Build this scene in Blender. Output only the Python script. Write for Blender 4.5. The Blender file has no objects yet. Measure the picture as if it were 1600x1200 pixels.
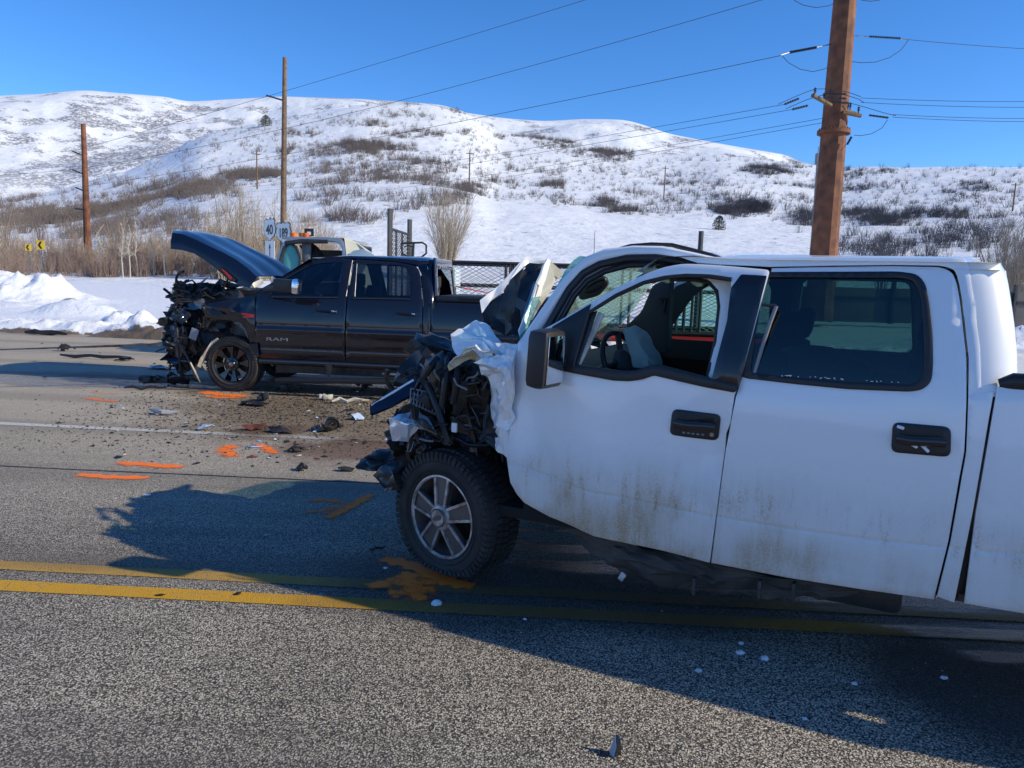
import bpy, bmesh, math, random
import numpy as np
from mathutils import Vector, Matrix, noise, geometry

SC = bpy.context.scene
COL = SC.collection
rnd = random.Random(11)

# ------------------------------------------------------------------ camera
F = 1150.0; CH = 1.785; PITCH = math.atan(159 / 1150); ROLL = .03
_R = np.array([1, 0, 0.]); _U = np.array([0, math.sin(PITCH), math.cos(PITCH)]); _F = np.array([0, math.cos(PITCH), -math.sin(PITCH)])
CR = _R * math.cos(ROLL) + _U * math.sin(ROLL)
CU = -_R * math.sin(ROLL) + _U * math.cos(ROLL)
cam_d = bpy.data.cameras.new('camera'); cam = bpy.data.objects.new('camera', cam_d); COL.objects.link(cam)
M = Matrix(((CR[0], CU[0], -_F[0], 0), (CR[1], CU[1], -_F[1], 0), (CR[2], CU[2], -_F[2], CH), (0, 0, 0, 1)))
cam.matrix_world = M
cam_d.sensor_width = 36; cam_d.lens = 36 * F / 1600; cam_d.clip_start = .05; cam_d.clip_end = 6000
SC.camera = cam

# ------------------------------------------------------------------ light
SUN_EL = math.radians(30.5); SUN_AZ = math.atan2(.967, -.255)     # clockwise from +Y
w = bpy.data.worlds.new('World'); SC.world = w; w.use_nodes = True
nt = w.node_tree; nt.nodes.clear()
sky = nt.nodes.new('ShaderNodeTexSky'); sky.sky_type = 'NISHITA'; sky.sun_disc = False
sky.sun_elevation = SUN_EL; sky.sun_rotation = SUN_AZ; sky.altitude = 2000; sky.air_density = 1.0; sky.dust_density = .1; sky.ozone_density = 3.0
hs = nt.nodes.new('ShaderNodeHueSaturation'); hs.inputs['Saturation'].default_value = 1.24; hs.inputs['Value'].default_value = 1.08; hs.inputs['Hue'].default_value = .501
bg = nt.nodes.new('ShaderNodeBackground'); bg.inputs['Strength'].default_value = .15
wo = nt.nodes.new('ShaderNodeOutputWorld')
nt.links.new(sky.outputs[0], hs.inputs['Color']); tint = nt.nodes.new('ShaderNodeMix'); tint.data_type = 'RGBA'; tint.blend_type = 'MULTIPLY'; tint.inputs[0].default_value = 1; tint.inputs[7].default_value = (.76, .89, 1.05, 1)
nt.links.new(hs.outputs[0], tint.inputs[6]); nt.links.new(tint.outputs[2], bg.inputs[0]); nt.links.new(bg.outputs[0], wo.inputs[0])
sd = bpy.data.lights.new('sun', 'SUN'); sd.energy = 4.2; sd.angle = math.radians(.55); sd.color = (1, .89, .66)
sun = bpy.data.objects.new('sun', sd); COL.objects.link(sun)
ldir = Vector((-.967 * math.cos(SUN_EL), .255 * math.cos(SUN_EL), -math.sin(SUN_EL)))
sun.rotation_euler = ldir.to_track_quat('-Z', 'Y').to_euler(); sun.location = (30, -10, 30)
SC.view_settings.view_transform = 'Standard'; SC.view_settings.look = 'None'; SC.view_settings.gamma = 1
SC.view_settings.exposure = .24; SC.view_settings.use_curve_mapping = False
SC.render.engine = 'CYCLES'
SC.cycles.max_bounces = 8; SC.cycles.transparent_max_bounces = 24

# ------------------------------------------------------------------ pixel <-> place
def ray(x, y):
    u = x - 800; v = 600 - y
    return _F * F + CR * u + CU * v
_C = np.array([0, 0, CH])
def gnd(x, y, z=0.):
    d = ray(x, y); return Vector(_C + d * ((z - CH) / d[2]))
def atY(x, y, Y):
    d = ray(x, y); return Vector(_C + d * (Y / d[1]))

# ------------------------------------------------------------------ materials
def mat(name, col, rough=.6, metal=0., coat=0., spec=.5, bump=None, var=None, emit=None):
    m = bpy.data.materials.new(name); m.use_nodes = True
    n = m.node_tree; b = n.nodes['Principled BSDF']
    b.inputs['Base Color'].default_value = (*col, 1); b.inputs['Roughness'].default_value = rough
    b.inputs['Metallic'].default_value = metal; b.inputs['Coat Weight'].default_value = coat
    b.inputs['Coat Roughness'].default_value = .04; b.inputs['Specular IOR Level'].default_value = spec
    if var:     # (scale, amount, second colour)
        tc = n.nodes.new('ShaderNodeTexCoord'); no = n.nodes.new('ShaderNodeTexNoise'); no.inputs['Scale'].default_value = var[0]; no.inputs['Detail'].default_value = 6
        rp = n.nodes.new('ShaderNodeValToRGB'); rp.color_ramp.elements[0].position = .5 - var[1]; rp.color_ramp.elements[1].position = .5 + var[1]
        rp.color_ramp.elements[0].color = (*col, 1); rp.color_ramp.elements[1].color = (*var[2], 1)
        n.links.new(tc.outputs['Object'], no.inputs['Vector']); n.links.new(no.outputs[0], rp.inputs[0]); n.links.new(rp.outputs[0], b.inputs['Base Color'])
    if bump:    # (scale, strength, distance)
        tc = n.nodes.new('ShaderNodeTexCoord'); no = n.nodes.new('ShaderNodeTexNoise'); no.inputs['Scale'].default_value = bump[0]; no.inputs['Detail'].default_value = 5
        bm_ = n.nodes.new('ShaderNodeBump'); bm_.inputs['Strength'].default_value = bump[1]; bm_.inputs['Distance'].default_value = bump[2]
        n.links.new(tc.outputs['Object'], no.inputs['Vector']); n.links.new(no.outputs[0], bm_.inputs['Height']); n.links.new(bm_.outputs[0], b.inputs['Normal'])
    return m

def N(nt_, t, **k):
    o = nt_.nodes.new('ShaderNode' + t)
    for a, v in k.items():
        if a.startswith('i_'): o.inputs[a[2:].replace('_', ' ')].default_value = v
        else: setattr(o, a, v)
    return o
def MA(nt_, op, a, b=None, c=None, clamp=False):
    o = nt_.nodes.new('ShaderNodeMath'); o.operation = op; o.use_clamp = clamp
    for i, v in enumerate((a, b, c)):
        if v is None: continue
        if isinstance(v, (int, float)): o.inputs[i].default_value = v
        else: nt_.links.new(v, o.inputs[i])
    return o.outputs[0]
def MIX(nt_, f, a, b):
    o = nt_.nodes.new('ShaderNodeMix'); o.data_type = 'RGBA'
    for i, v in ((0, f), (6, a), (7, b)):
        if isinstance(v, (int, float)): o.inputs[i].default_value = v
        elif isinstance(v, tuple): o.inputs[i].default_value = (*v, 1)
        else: nt_.links.new(v, o.inputs[i])
    return o.outputs[2]
def RANGE(nt_, v, a, b, lo=0., hi=1.):
    o = nt_.nodes.new('ShaderNodeMapRange'); o.interpolation_type = 'SMOOTHSTEP'
    nt_.links.new(v, o.inputs[0])
    for i, x in enumerate((a, b, lo, hi)): o.inputs[i + 1].default_value = x
    return o.outputs[0]

def white_paint_mat():
    m = mat('dirty white paint', (.86, .865, .87), .22, coat=.9); n = m.node_tree; b = n.nodes['Principled BSDF']
    tc = N(n, 'TexCoord'); sep = N(n, 'SeparateXYZ'); n.links.new(tc.outputs['Object'], sep.inputs[0])
    mp = N(n, 'Mapping'); mp.inputs['Scale'].default_value = (19, 5, 3.4); n.links.new(tc.outputs['Object'], mp.inputs[0])
    st = N(n, 'TexNoise', i_Scale=1., i_Detail=6., i_Roughness=.7); n.links.new(mp.outputs[0], st.inputs[0])
    bl = N(n, 'TexNoise', i_Scale=2.3, i_Detail=5.); n.links.new(tc.outputs['Object'], bl.inputs[0])
    fine = N(n, 'TexNoise', i_Scale=130., i_Detail=3.); n.links.new(tc.outputs['Object'], fine.inputs[0])
    h = RANGE(n, sep.outputs[2], 1.12, .5)
    front = RANGE(n, sep.outputs[0], 1.3, -.9, .7, 1.)
    d = MA(n, 'MULTIPLY', MA(n, 'MULTIPLY', h, front), RANGE(n, bl.outputs[0], .38, .62, .3, 1.))
    d = MA(n, 'MULTIPLY', d, RANGE(n, st.outputs[0], .30, .66, .35, 1.))
    d = MA(n, 'MULTIPLY', d, RANGE(n, fine.outputs[0], .35, .6, .5, 1.))
    # band of rusty splash just above the body crease
    band = MA(n, 'MULTIPLY', RANGE(n, sep.outputs[2], .66, .70), RANGE(n, sep.outputs[2], 1.0, .72))
    d2 = MA(n, 'MULTIPLY', MA(n, 'MULTIPLY', band, RANGE(n, st.outputs[0], .5, .68)), RANGE(n, fine.outputs[0], .4, .55))
    dd = MA(n, 'ADD', MA(n, 'ADD', MA(n, 'MULTIPLY', d, .75), MA(n, 'MULTIPLY', d2, .40)), MA(n, 'MULTIPLY', MA(n, 'MULTIPLY', MA(n, 'MULTIPLY', h, front), RANGE(n, bl.outputs[0], .3, .6, .5, 1.)), .50), clamp=True)
    n.links.new(MIX(n, dd, (.86, .865, .865), (.46, .35, .22)), b.inputs['Base Color'])
    n.links.new(RANGE(n, dd, 0., .4, .22, .75), b.inputs['Roughness'])
    n.links.new(RANGE(n, dd, 0., .3, .9, .05), b.inputs['Coat Weight'])
    return m

def glass_mat(name, tint, mixf, rough=.02):
    m = bpy.data.materials.new(name); m.use_nodes = True; n = m.node_tree; n.nodes.clear()
    o = N(n, 'OutputMaterial'); g = N(n, 'BsdfGlossy'); g.inputs['Roughness'].default_value = rough; t = N(n, 'BsdfTransparent'); t.inputs[0].default_value = (*tint, 1)
    fr = N(n, 'Fresnel'); fr.inputs[0].default_value = 1.5
    mx = N(n, 'MixShader'); n.links.new(MA(n, 'MULTIPLY', fr.outputs[0], mixf), mx.inputs[0]); n.links.new(t.outputs[0], mx.inputs[1]); n.links.new(g.outputs[0], mx.inputs[2])
    n.links.new(mx.outputs[0], o.inputs[0]); return m

def shatter_mat():
    m = bpy.data.materials.new('shattered glass'); m.use_nodes = True; n = m.node_tree; b = n.nodes['Principled BSDF']; o = n.nodes['Material Output']
    tc = N(n, 'TexCoord'); v = N(n, 'TexVoronoi', feature='DISTANCE_TO_EDGE', i_Scale=45.); n.links.new(tc.outputs['Object'], v.inputs['Vector'])
    v2 = N(n, 'TexVoronoi', i_Scale=45.); n.links.new(tc.outputs['Object'], v2.inputs['Vector'])
    crack = RANGE(n, v.outputs[0], .0, .09, 1., 0.)
    b.inputs['Base Color'].default_value = (.45, .68, .62, 1); b.inputs['Roughness'].default_value = .15
    t = N(n, 'BsdfTransparent'); t.inputs[0].default_value = (.42, .74, .66, 1)
    mx = N(n, 'MixShader'); f = MA(n, 'ADD', MA(n, 'ADD', MA(n, 'MULTIPLY', crack, .5), .30), MA(n, 'MULTIPLY', RANGE(n, v2.outputs[1], .3, .9), .35), clamp=True)
    n.links.new(f, mx.inputs[0]); n.links.new(t.outputs[0], mx.inputs[1]); n.links.new(b.outputs[0], mx.inputs[2]); n.links.new(mx.outputs[0], o.inputs[0])
    return m

def blob_mask(n, xy, cx, cy, rx, ry, ang=0., soft=.5, wob=.35):
    # soft ellipse on the ground with a noisy rim; xy = separated coords, returns 0..1
    c, s = math.cos(ang), math.sin(ang)
    dx = MA(n, 'SUBTRACT', xy[0], cx); dy = MA(n, 'SUBTRACT', xy[1], cy)
    a = MA(n, 'DIVIDE', MA(n, 'ADD', MA(n, 'MULTIPLY', dx, c), MA(n, 'MULTIPLY', dy, s)), rx)
    b = MA(n, 'DIVIDE', MA(n, 'SUBTRACT', MA(n, 'MULTIPLY', dy, c), MA(n, 'MULTIPLY', dx, s)), ry)
    r = MA(n, 'SQRT', MA(n, 'ADD', MA(n, 'MULTIPLY', a, a), MA(n, 'MULTIPLY', b, b)))
    r = MA(n, 'ADD', r, MA(n, 'MULTIPLY', MA(n, 'SUBTRACT', xy[2], .5), wob * 2))
    return RANGE(n, r, 1 + soft / 2, 1 - soft / 2)

def asphalt_mat(kind='road', paint=None):
    m = bpy.data.materials.new('asphalt ' + kind); m.use_nodes = True; n = m.node_tree; b = n.nodes['Principled BSDF']
    g = N(n, 'NewGeometry'); pos = g.outputs['Position']; sep = N(n, 'SeparateXYZ'); n.links.new(pos, sep.inputs[0])
    wn = N(n, 'TexNoise', i_Scale=1.6, i_Detail=6., i_Roughness=.65); n.links.new(pos, wn.inputs['Vector'])
    big = N(n, 'TexNoise', i_Scale=.35, i_Detail=4.); n.links.new(pos, big.inputs['Vector'])
    jit = N(n, 'TexNoise', i_Scale=60., i_Detail=2.); n.links.new(pos, jit.inputs['Vector'])
    vm = N(n, 'VectorMath', operation='MULTIPLY_ADD'); n.links.new(jit.outputs[1], vm.inputs[0]); vm.inputs[1].default_value = (.012, .012, .012); n.links.new(pos, vm.inputs[2])
    v1 = N(n, 'TexVoronoi', i_Scale=122.); n.links.new(vm.outputs[0], v1.inputs['Vector'])
    v2 = N(n, 'TexVoronoi', i_Scale=190.); n.links.new(vm.outputs[0], v2.inputs['Vector'])
    sc = N(n, 'SeparateColor'); n.links.new(v1.outputs['Color'], sc.inputs[0])
    stone = RANGE(n, v1.outputs['Distance'], .75, .35)            # 1 in the stone, 0 in the binder
    pick = RANGE(n, sc.outputs[0], .0, .45, .15, 1.)
    stc = MIX(n, sc.outputs[1], (.24, .20, .155), (.80, .70, .55)); stc = MIX(n, RANGE(n, sc.outputs[2], .75, .95), stc, (.80, .74, .63))
    worn = RANGE(n, big.outputs[0], .35, .65, .72, 1.)
    base = MIX(n, MA(n, 'MULTIPLY', MA(n, 'MULTIPLY', stone, pick), worn), (.022, .020, .019), stc)
    base = MIX(n, MA(n, 'MULTIPLY', RANGE(n, v2.outputs['Distance'], .5, .15), .35), base, (.26, .235, .20))
    mp = N(n, 'Mapping'); mp.inputs['Scale'].default_value = (.35, 5., 1.); mp.inputs['Rotation'].default_value = (0, 0, .06); n.links.new(pos, mp.inputs[0])
    lon = N(n, 'TexNoise', i_Scale=1., i_Detail=7., i_Roughness=.7); n.links.new(mp.outputs[0], lon.inputs['Vector'])
    base = MIX(n, RANGE(n, lon.outputs[0], .50, .72, 0., .38), base, (.06, .055, .05))
    base = MIX(n, RANGE(n, lon.outputs[0], .46, .28, 0., .22), base, (.50, .46, .40))
    xy = (sep.outputs[0], sep.outputs[1], wn.outputs[0])
    # salt and wear: far lanes paler and browner, wheel paths
    far = RANGE(n, sep.outputs[1], 3.6, 10., .0, .58)
    base = MIX(n, far, base, (.52, .45, .355))
    path = MA(n, 'SINE', MA(n, 'MULTIPLY', MA(n, 'ADD', sep.outputs[1], MA(n, 'MULTIPLY', sep.outputs[0], .07)), 3.4))
    base = MIX(n, RANGE(n, path, .2, 1., 0., .28), base, (.10, .09, .08))
    def stains(base):
        for p, c, a in STAINS:
            base = MIX(n, MA(n, 'MULTIPLY', blob_mask(n, xy, *p), a), base, c)
        return base
    base = stains(base)
    wet = None
    for p in WETS:
        q = blob_mask(n, xy, *p); wet = q if wet is None else MA(n, 'MAXIMUM', wet, q)
    wet = MA(n, 'MULTIPLY', wet, RANGE(n, lon.outputs[0], .40, .56, .35, 1.))
    base2 = MIX(n, MA(n, 'MULTIPLY', wet, .85), base, (.022, .022, .024))
    hgt = MA(n, 'ADD', MA(n, 'MULTIPLY', stone, 1.), MA(n, 'MULTIPLY', RANGE(n, v2.outputs['Distance'], .6, .1), .3))
    rough = RANGE(n, wet, 0., 1., .85, .15)
    if paint:
        pc, edge = paint
        wear = N(n, 'TexNoise', i_Scale=22., i_Detail=8., i_Roughness=.75); n.links.new(pos, wear.inputs['Vector'])
        vc = N(n, 'TexVoronoi', feature='DISTANCE_TO_EDGE', i_Scale=7.); n.links.new(pos, vc.inputs['Vector'])
        crk = RANGE(n, vc.outputs[0], .0, .02, 1., 0.)
        f = RANGE(n, MA(n, 'ADD', wear.outputs[0], MA(n, 'MULTIPLY', stone, .12)), edge - .06, edge + .06)
        f = MA(n, 'MULTIPLY', f, MA(n, 'SUBTRACT', 1., MA(n, 'MULTIPLY', crk, .7)))
        f = MA(n, 'MULTIPLY', f, RANGE(n, wet, 0., 1., 1., .45))
        pcv = MIX(n, big.outputs[0], pc, tuple(c * .75 for c in pc))
        pst = stains(pcv)
        base2 = MIX(n, f, base2, pst)
    n.links.new(base2, b.inputs['Base Color']); n.links.new(rough, b.inputs['Roughness']); b.inputs['Specular IOR Level'].default_value = .4
    bp = N(n, 'Bump'); bp.inputs['Strength'].default_value = .8; bp.inputs['Distance'].default_value = .004 if not paint else .0025
    n.links.new(hgt, bp.inputs['Height']); n.links.new(bp.outputs[0], b.inputs['Normal'])
    return m
# real stains on the road: (cx, cy, rx, ry, angle, softness, wobble), colour, amount
def _g(x, y): p = gnd(x, y); return p.x, p.y
STAINS = [((*_g(520, 650), 1.9, 1.5, -.2, .9, .8), (.17, .115, .065), .8), ((*_g(560, 705), .8, .55, .2, .8, 1.), (.12, .06, .035), .75), ((*_g(540, 620), 2.2, .8, 0, .8, .9), (.17, .125, .08), .7),
          ((*_g(620, 640), 1.0, .7, .2, .8, .9), (.36, .30, .21), .5), ((*_g(430, 672), .55, .25, .3, .8, 1.), (.10, .05, .028), .7), ((*_g(200, 590), 1.6, .5, -.1, .9, .9), (.16, .06, .03), .45),
          ((*_g(860, 930), 1.4, .5, -.1, .9, .6), (.03, .028, .028), .75), ((*_g(1550, 1085), .5, .6, 0, .8, .5), (.03, .03, .03), .85), ((*_g(180, 880), .8, .12, 0, .9, .6), (.11, .09, .06), .35)]
WETS = [(*_g(1480, 962), .85, .30, -.15, .5, .45), (*_g(1540, 1010), .32, .22, -.4, .8, .7), (*_g(900, 860), .7, .45, -.3, .5, .6), (*_g(150, 598), 2.6, .55, -.06, .7, .6), (*_g(600, 600), 2.4, .55, -.06, .6, .7)]

M_ = {}
M_['asphalt'] = asphalt_mat()
M_['yellow'] = asphalt_mat('yellow', ((.62, .33, .02), .33)); M_['yellow_old'] = asphalt_mat('old yellow', ((.48, .28, .06), .43))
M_['white_line'] = asphalt_mat('white line', ((.60, .58, .54), .40)); M_['white_worn'] = asphalt_mat('worn white line', ((.46, .44, .41), .52))
M_['paintw'] = white_paint_mat()
M_['paintw2'] = mat('white paint', (.86, .86, .85), .24, coat=.8)
M_['primer'] = mat('cream inner paint', (.62, .60, .52), .5, var=(7, .12, (.34, .30, .24)))
M_['blackpaint'] = mat('black blue paint', (.006, .007, .014), .12, coat=1., spec=.25, var=(2.5, .3, (.010, .011, .018)))
M_['bluehood'] = mat('hood paint', (.003, .006, .020), .28, coat=.55, spec=.3)
M_['trim'] = mat('black plastic', (.018, .018, .020), .45, bump=(180, .15, .001))
M_['trimg'] = mat('gloss black trim', (.010, .010, .014), .22, coat=.3)
M_['rubber'] = mat('tyre rubber', (.022, .021, .021), .8, var=(6, .12, (.045, .040, .035)), bump=(60, .3, .002))
M_['junk'] = mat('greasy black metal', (.012, .012, .013), .38, var=(9, .1, (.05, .042, .036)), bump=(30, .5, .004))
M_['junk2'] = mat('grey bent steel', (.10, .10, .105), .42, metal=.7, var=(8, .12, (.05, .04, .03)), bump=(25, .4, .004))
M_['steel'] = mat('bare steel', (.45, .45, .46), .35, metal=1., var=(5, .1, (.25, .23, .2)))
M_['chrome'] = mat('chrome', (.8, .8, .82), .06, metal=1.)
M_['rim'] = mat('painted alloy rim', (.13, .11, .10), .45, metal=.2, var=(14, .1, (.13, .10, .085)))
M_['rimface'] = mat('machined alloy', (.62, .56, .52), .35, metal=.35, var=(20, .12, (.28, .22, .19)))
M_['rimblack'] = mat('gloss black rim', (.01, .01, .011), .15, coat=.8)
M_['headlight'] = mat('lamp plastic', (.55, .58, .62), .12, metal=.3, coat=1.)
M_['glass_dark'] = glass_mat('privacy glass', (.33, .42, .41), 1.6)
M_['glass_teal'] = glass_mat('clear tinted glass', (.60, .82, .76), 1.0)
M_['glass_black'] = glass_mat('tinted window', (.38, .44, .48), 1.6)
M_['shatter'] = shatter_mat()
M_['seat'] = mat('dark grey cloth', (.022, .023, .026), .9, bump=(120, .2, .002))
M_['liner'] = mat('grey interior trim', (.055, .055, .058), .7)
M_['airbag'] = mat('pale green airbag cloth', (.30, .40, .38), .85, bump=(22, .8, .01))
M_['rust'] = mat('weathering steel', (.10, .034, .016), .75, var=(2.2, .16, (.24, .088, .036)), bump=(40, .3, .005))
M_['wood'] = mat('pole wood', (.13, .075, .04), .85, var=(4, .2, (.22, .15, .09)), bump=(14, .5, .01))
M_['wire'] = mat('dark cable', (.04, .04, .045), .6)
M_['insul'] = mat('grey insulator', (.22, .23, .25), .4)
M_['dirty'] = mat('muddy underbody', (.035, .030, .026), .8, var=(7, .2, (.10, .085, .07)), bump=(25, .6, .01))
M_['under'] = mat('dark undercoating', (.008, .008, .008), .8)
M_['dkmetal'] = mat('painted black steel', (.025, .025, .027), .4, var=(6, .12, (.045, .04, .038)))
M_['silver'] = mat('silver paint', (.42, .43, .42), .3, metal=.5, coat=.5)
M_['cream'] = mat('cream paint', (.66, .64, .50), .35, coat=.4)
M_['amber'] = mat('amber plastic', (.75, .16, .02), .25)
M_['red'] = mat('red plastic', (.5, .02, .02), .3)
M_['strap'] = mat('orange ratchet strap', (.65, .10, .02), .7)
M_['signy'] = mat('yellow sign sheeting', (.85, .55, .02), .4)
M_['signw'] = mat('white sign sheeting', (.78, .78, .76), .4)
M_['signk'] = mat('black sign print', (.012, .012, .012), .45)
M_['twig_red'] = mat('reddish twigs', (.235, .175, .15), .85); M_['twig_tan'] = mat('tan twigs', (.34, .27, .19), .85)
M_['twig_dark'] = mat('dark scrub twigs', (.13, .108, .10), .9); M_['twig_dark2'] = mat('brown scrub twigs', (.155, .125, .112), .9)
M_['bark_white'] = mat('pale aspen bark', (.46, .42, .35), .8)
M_['juniper'] = mat('juniper needles', (.035, .055, .035), .8)
M_['earth'] = mat('dead grass and earth', (.16, .115, .065), .9, var=(9, .15, (.07, .05, .03)), bump=(18, 1., .04))
M_['ice'] = mat('packed snow lump', (.82, .85, .88), .45, bump=(40, .5, .01))

# ------------------------------------------------------------------ mesh helpers
def mesh(name, V, Fc, smooth=True, ang=35):
    me = bpy.data.meshes.new(name); me.from_pydata([tuple(v) for v in V], [], [tuple(f) for f in Fc]); me.update()
    if smooth:
        me.polygons.foreach_set('use_smooth', [True] * len(me.polygons)); me.set_sharp_from_angle(angle=math.radians(ang))
    return me
def npmesh(name, V, T, smooth=False):
    me = bpy.data.meshes.new(name); V = np.asarray(V, dtype=np.float32); T = np.asarray(T, dtype=np.int32); k = T.shape[1]
    me.vertices.add(len(V)); me.vertices.foreach_set('co', V.ravel()); me.loops.add(T.size); me.loops.foreach_set('vertex_index', T.ravel())
    me.polygons.add(len(T)); me.polygons.foreach_set('loop_start', np.arange(0, T.size, k, dtype=np.int32))
    me.polygons.foreach_set('use_smooth', np.full(len(T), smooth)); me.update(calc_edges=True); me.validate(); return me
def ob(name, me, m, parent=None, loc=None):
    o = bpy.data.objects.new(name, me)
    if m is not None and me is not None and not me.materials:
        for q in (m if isinstance(m, (list, tuple)) else [m]): me.materials.append(q)
    COL.objects.link(o)
    if parent: o.parent = parent
    if loc is not None: o.location = loc
    return o
def thing(name, label, cat, loc=(0, 0, 0), rz=0, group=None):
    o = bpy.data.objects.new(name, None); COL.objects.link(o); o.location = loc; o.rotation_euler = (0, 0, rz); o.empty_display_size = .2
    return tag(o, label, cat, group)
def tag(o, label, cat, group=None, kind=None):
    o['label'] = label; o['category'] = cat
    if group: o['group'] = group
    if kind: o['kind'] = kind
    return o
def struct(o): o['kind'] = 'structure'; return o
def stuff(o): o['kind'] = 'stuff'; return o

class MB:
    def __init__(s): s.v = []; s.f = []
    def add(s, V, Fc):
        n = len(s.v); s.v += [tuple(v) for v in V]; s.f += [tuple(i + n for i in f) for f in Fc]; return s
    def box(s, c, d, rot=None, ch=0.):
        # chamfered box
        hx, hy, hz = d[0] / 2, d[1] / 2, d[2] / 2; k = min(ch, hx * .9, hy * .9, hz * .9)
        if k <= 0:
            V = [(x, y, z) for x in (-hx, hx) for y in (-hy, hy) for z in (-hz, hz)]
            Fc = [(0, 1, 3, 2), (4, 6, 7, 5), (0, 4, 5, 1), (2, 3, 7, 6), (0, 2, 6, 4), (1, 5, 7, 3)]
        else:
            b = bmesh.new(); bmesh.ops.create_cube(b, size=1); 
            for v in b.verts: v.co = Vector((v.co.x * d[0], v.co.y * d[1], v.co.z * d[2]))
            bmesh.ops.bevel(b, geom=list(b.edges), offset=k, segments=2, affect='EDGES', profile=.6)
            b.verts.index_update(); V = [v.co.copy() for v in b.verts]; Fc = [[v.index for v in f.verts] for f in b.faces]; b.free()
        R_ = rot if rot is not None else Matrix.Identity(3)
        return s.add([Vector(c) + R_ @ Vector(v) for v in V], Fc)
    def tube(s, P, r, n=8, cap=True, flat=1.):
        P = [Vector(p) for p in P]; k = len(P); rr = r if isinstance(r, (list, tuple)) else [r] * k
        V = []; Fc = []; pn = None
        for i, p in enumerate(P):
            t = (P[min(i + 1, k - 1)] - P[max(i - 1, 0)]).normalized()
            if pn is None:
                a = Vector((0, 0, 1)) if abs(t.z) < .9 else Vector((1, 0, 0)); pn = (a - t * a.dot(t)).normalized()
            else: pn = (pn - t * pn.dot(t)).normalized()
            bn = t.cross(pn)
            for j in range(n):
                q = 2 * math.pi * j / n; V.append(p + (pn * math.cos(q) + bn * math.sin(q) * flat) * rr[i])
        for i in range(k - 1):
            for j in range(n):
                a = i * n + j; b = i * n + (j + 1) % n; Fc.append((a, b, b + n, a + n))
        if cap: Fc.append(tuple(range(n - 1, -1, -1))); Fc.append(tuple((k - 1) * n + j for j in range(n)))
        return s.add(V, Fc)
    def lathe(s, prof, n=32, M4=None, closed=False):
        # prof: (radius, axial) around local Y axis
        V = []; Fc = []; k = len(prof)
        for i in range(n):
            q = 2 * math.pi * i / n
            for (r_, a_) in prof: V.append(Vector((r_ * math.cos(q), a_, r_ * math.sin(q))))
        for i in range(n):
            for j in range(k - (0 if closed else 1)):
                j2 = (j + 1) % k; a = i * k; b = ((i + 1) % n) * k; Fc.append((a + j, a + j2, b + j2, b + j))
        if M4 is not None: V = [M4 @ v for v in V]
        return s.add(V, Fc)
    def prism(s, poly, d, fn):
        # poly 2D list; fn(a,b,depth)->3D
        k = len(poly); V = [fn(a, b, 0) for a, b in poly] + [fn(a, b, d) for a, b in poly]
        Fc = [tuple(range(k - 1, -1, -1)), tuple(range(k, 2 * k))] + [(i, (i + 1) % k, k + (i + 1) % k, k + i) for i in range(k)]
        return s.add(V, Fc)
    def ob(s, name, m, parent=None, ang=35, smooth=True, loc=None): return ob(name, mesh(name, s.v, s.f, smooth, ang), m, parent, loc)

def fillet(poly, r, n=4):
    out = []; k = len(poly)
    for i in range(k):
        p = Vector(poly[i]).to_2d(); a = Vector(poly[i - 1]).to_2d() - p; b = Vector(poly[(i + 1) % k]).to_2d() - p
        rr = r[i] if isinstance(r, (list, tuple)) else r; q = min(rr, a.length * .45, b.length * .45)
        if q < 1e-4: out.append(tuple(p)); continue
        s_, e_ = p + a.normalized() * q, p + b.normalized() * q
        for j in range(n + 1):
            t = j / n; out.append(tuple(s_ * (1 - t) ** 2 + p * 2 * t * (1 - t) + e_ * t ** 2))
    return out
def inpoly(P, poly):
    x, y = P[:, 0], P[:, 1]; c = np.zeros(len(P), bool); k = len(poly); j = k - 1
    for i in range(k):
        xi, yi = poly[i]; xj, yj = poly[j]
        if yi != yj: c ^= ((yi > y) != (yj > y)) & (x < (xj - xi) * (y - yi) / (yj - yi) + xi)
        j = i
    return c
def inset(poly, d):
    k = len(poly); A = sum(poly[i][0] * poly[(i + 1) % k][1] - poly[(i + 1) % k][0] * poly[i][1] for i in range(k)); sg = 1 if A > 0 else -1; out = []
    for i in range(k):
        p = Vector(poly[i]).to_2d(); a = (p - Vector(poly[i - 1]).to_2d()); b = (Vector(poly[(i + 1) % k]).to_2d() - p)
        a = a.normalized() if a.length > 1e-7 else b.normalized(); b = b.normalized() if b.length > 1e-7 else a
        t = a + b; t = t.normalized() if t.length > 1e-6 else a; nn = Vector((-t.y, t.x)) * sg
        out.append(tuple(p + nn * d))
    return out
def dens(poly, sp):
    out = []; k = len(poly)
    for i in range(k):
        a = Vector(poly[i]).to_2d(); b = Vector(poly[(i + 1) % k]).to_2d(); m = max(1, int((b - a).length / sp))
        for j in range(m): out.append(tuple(a + (b - a) * (j / m)))
    return out
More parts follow.
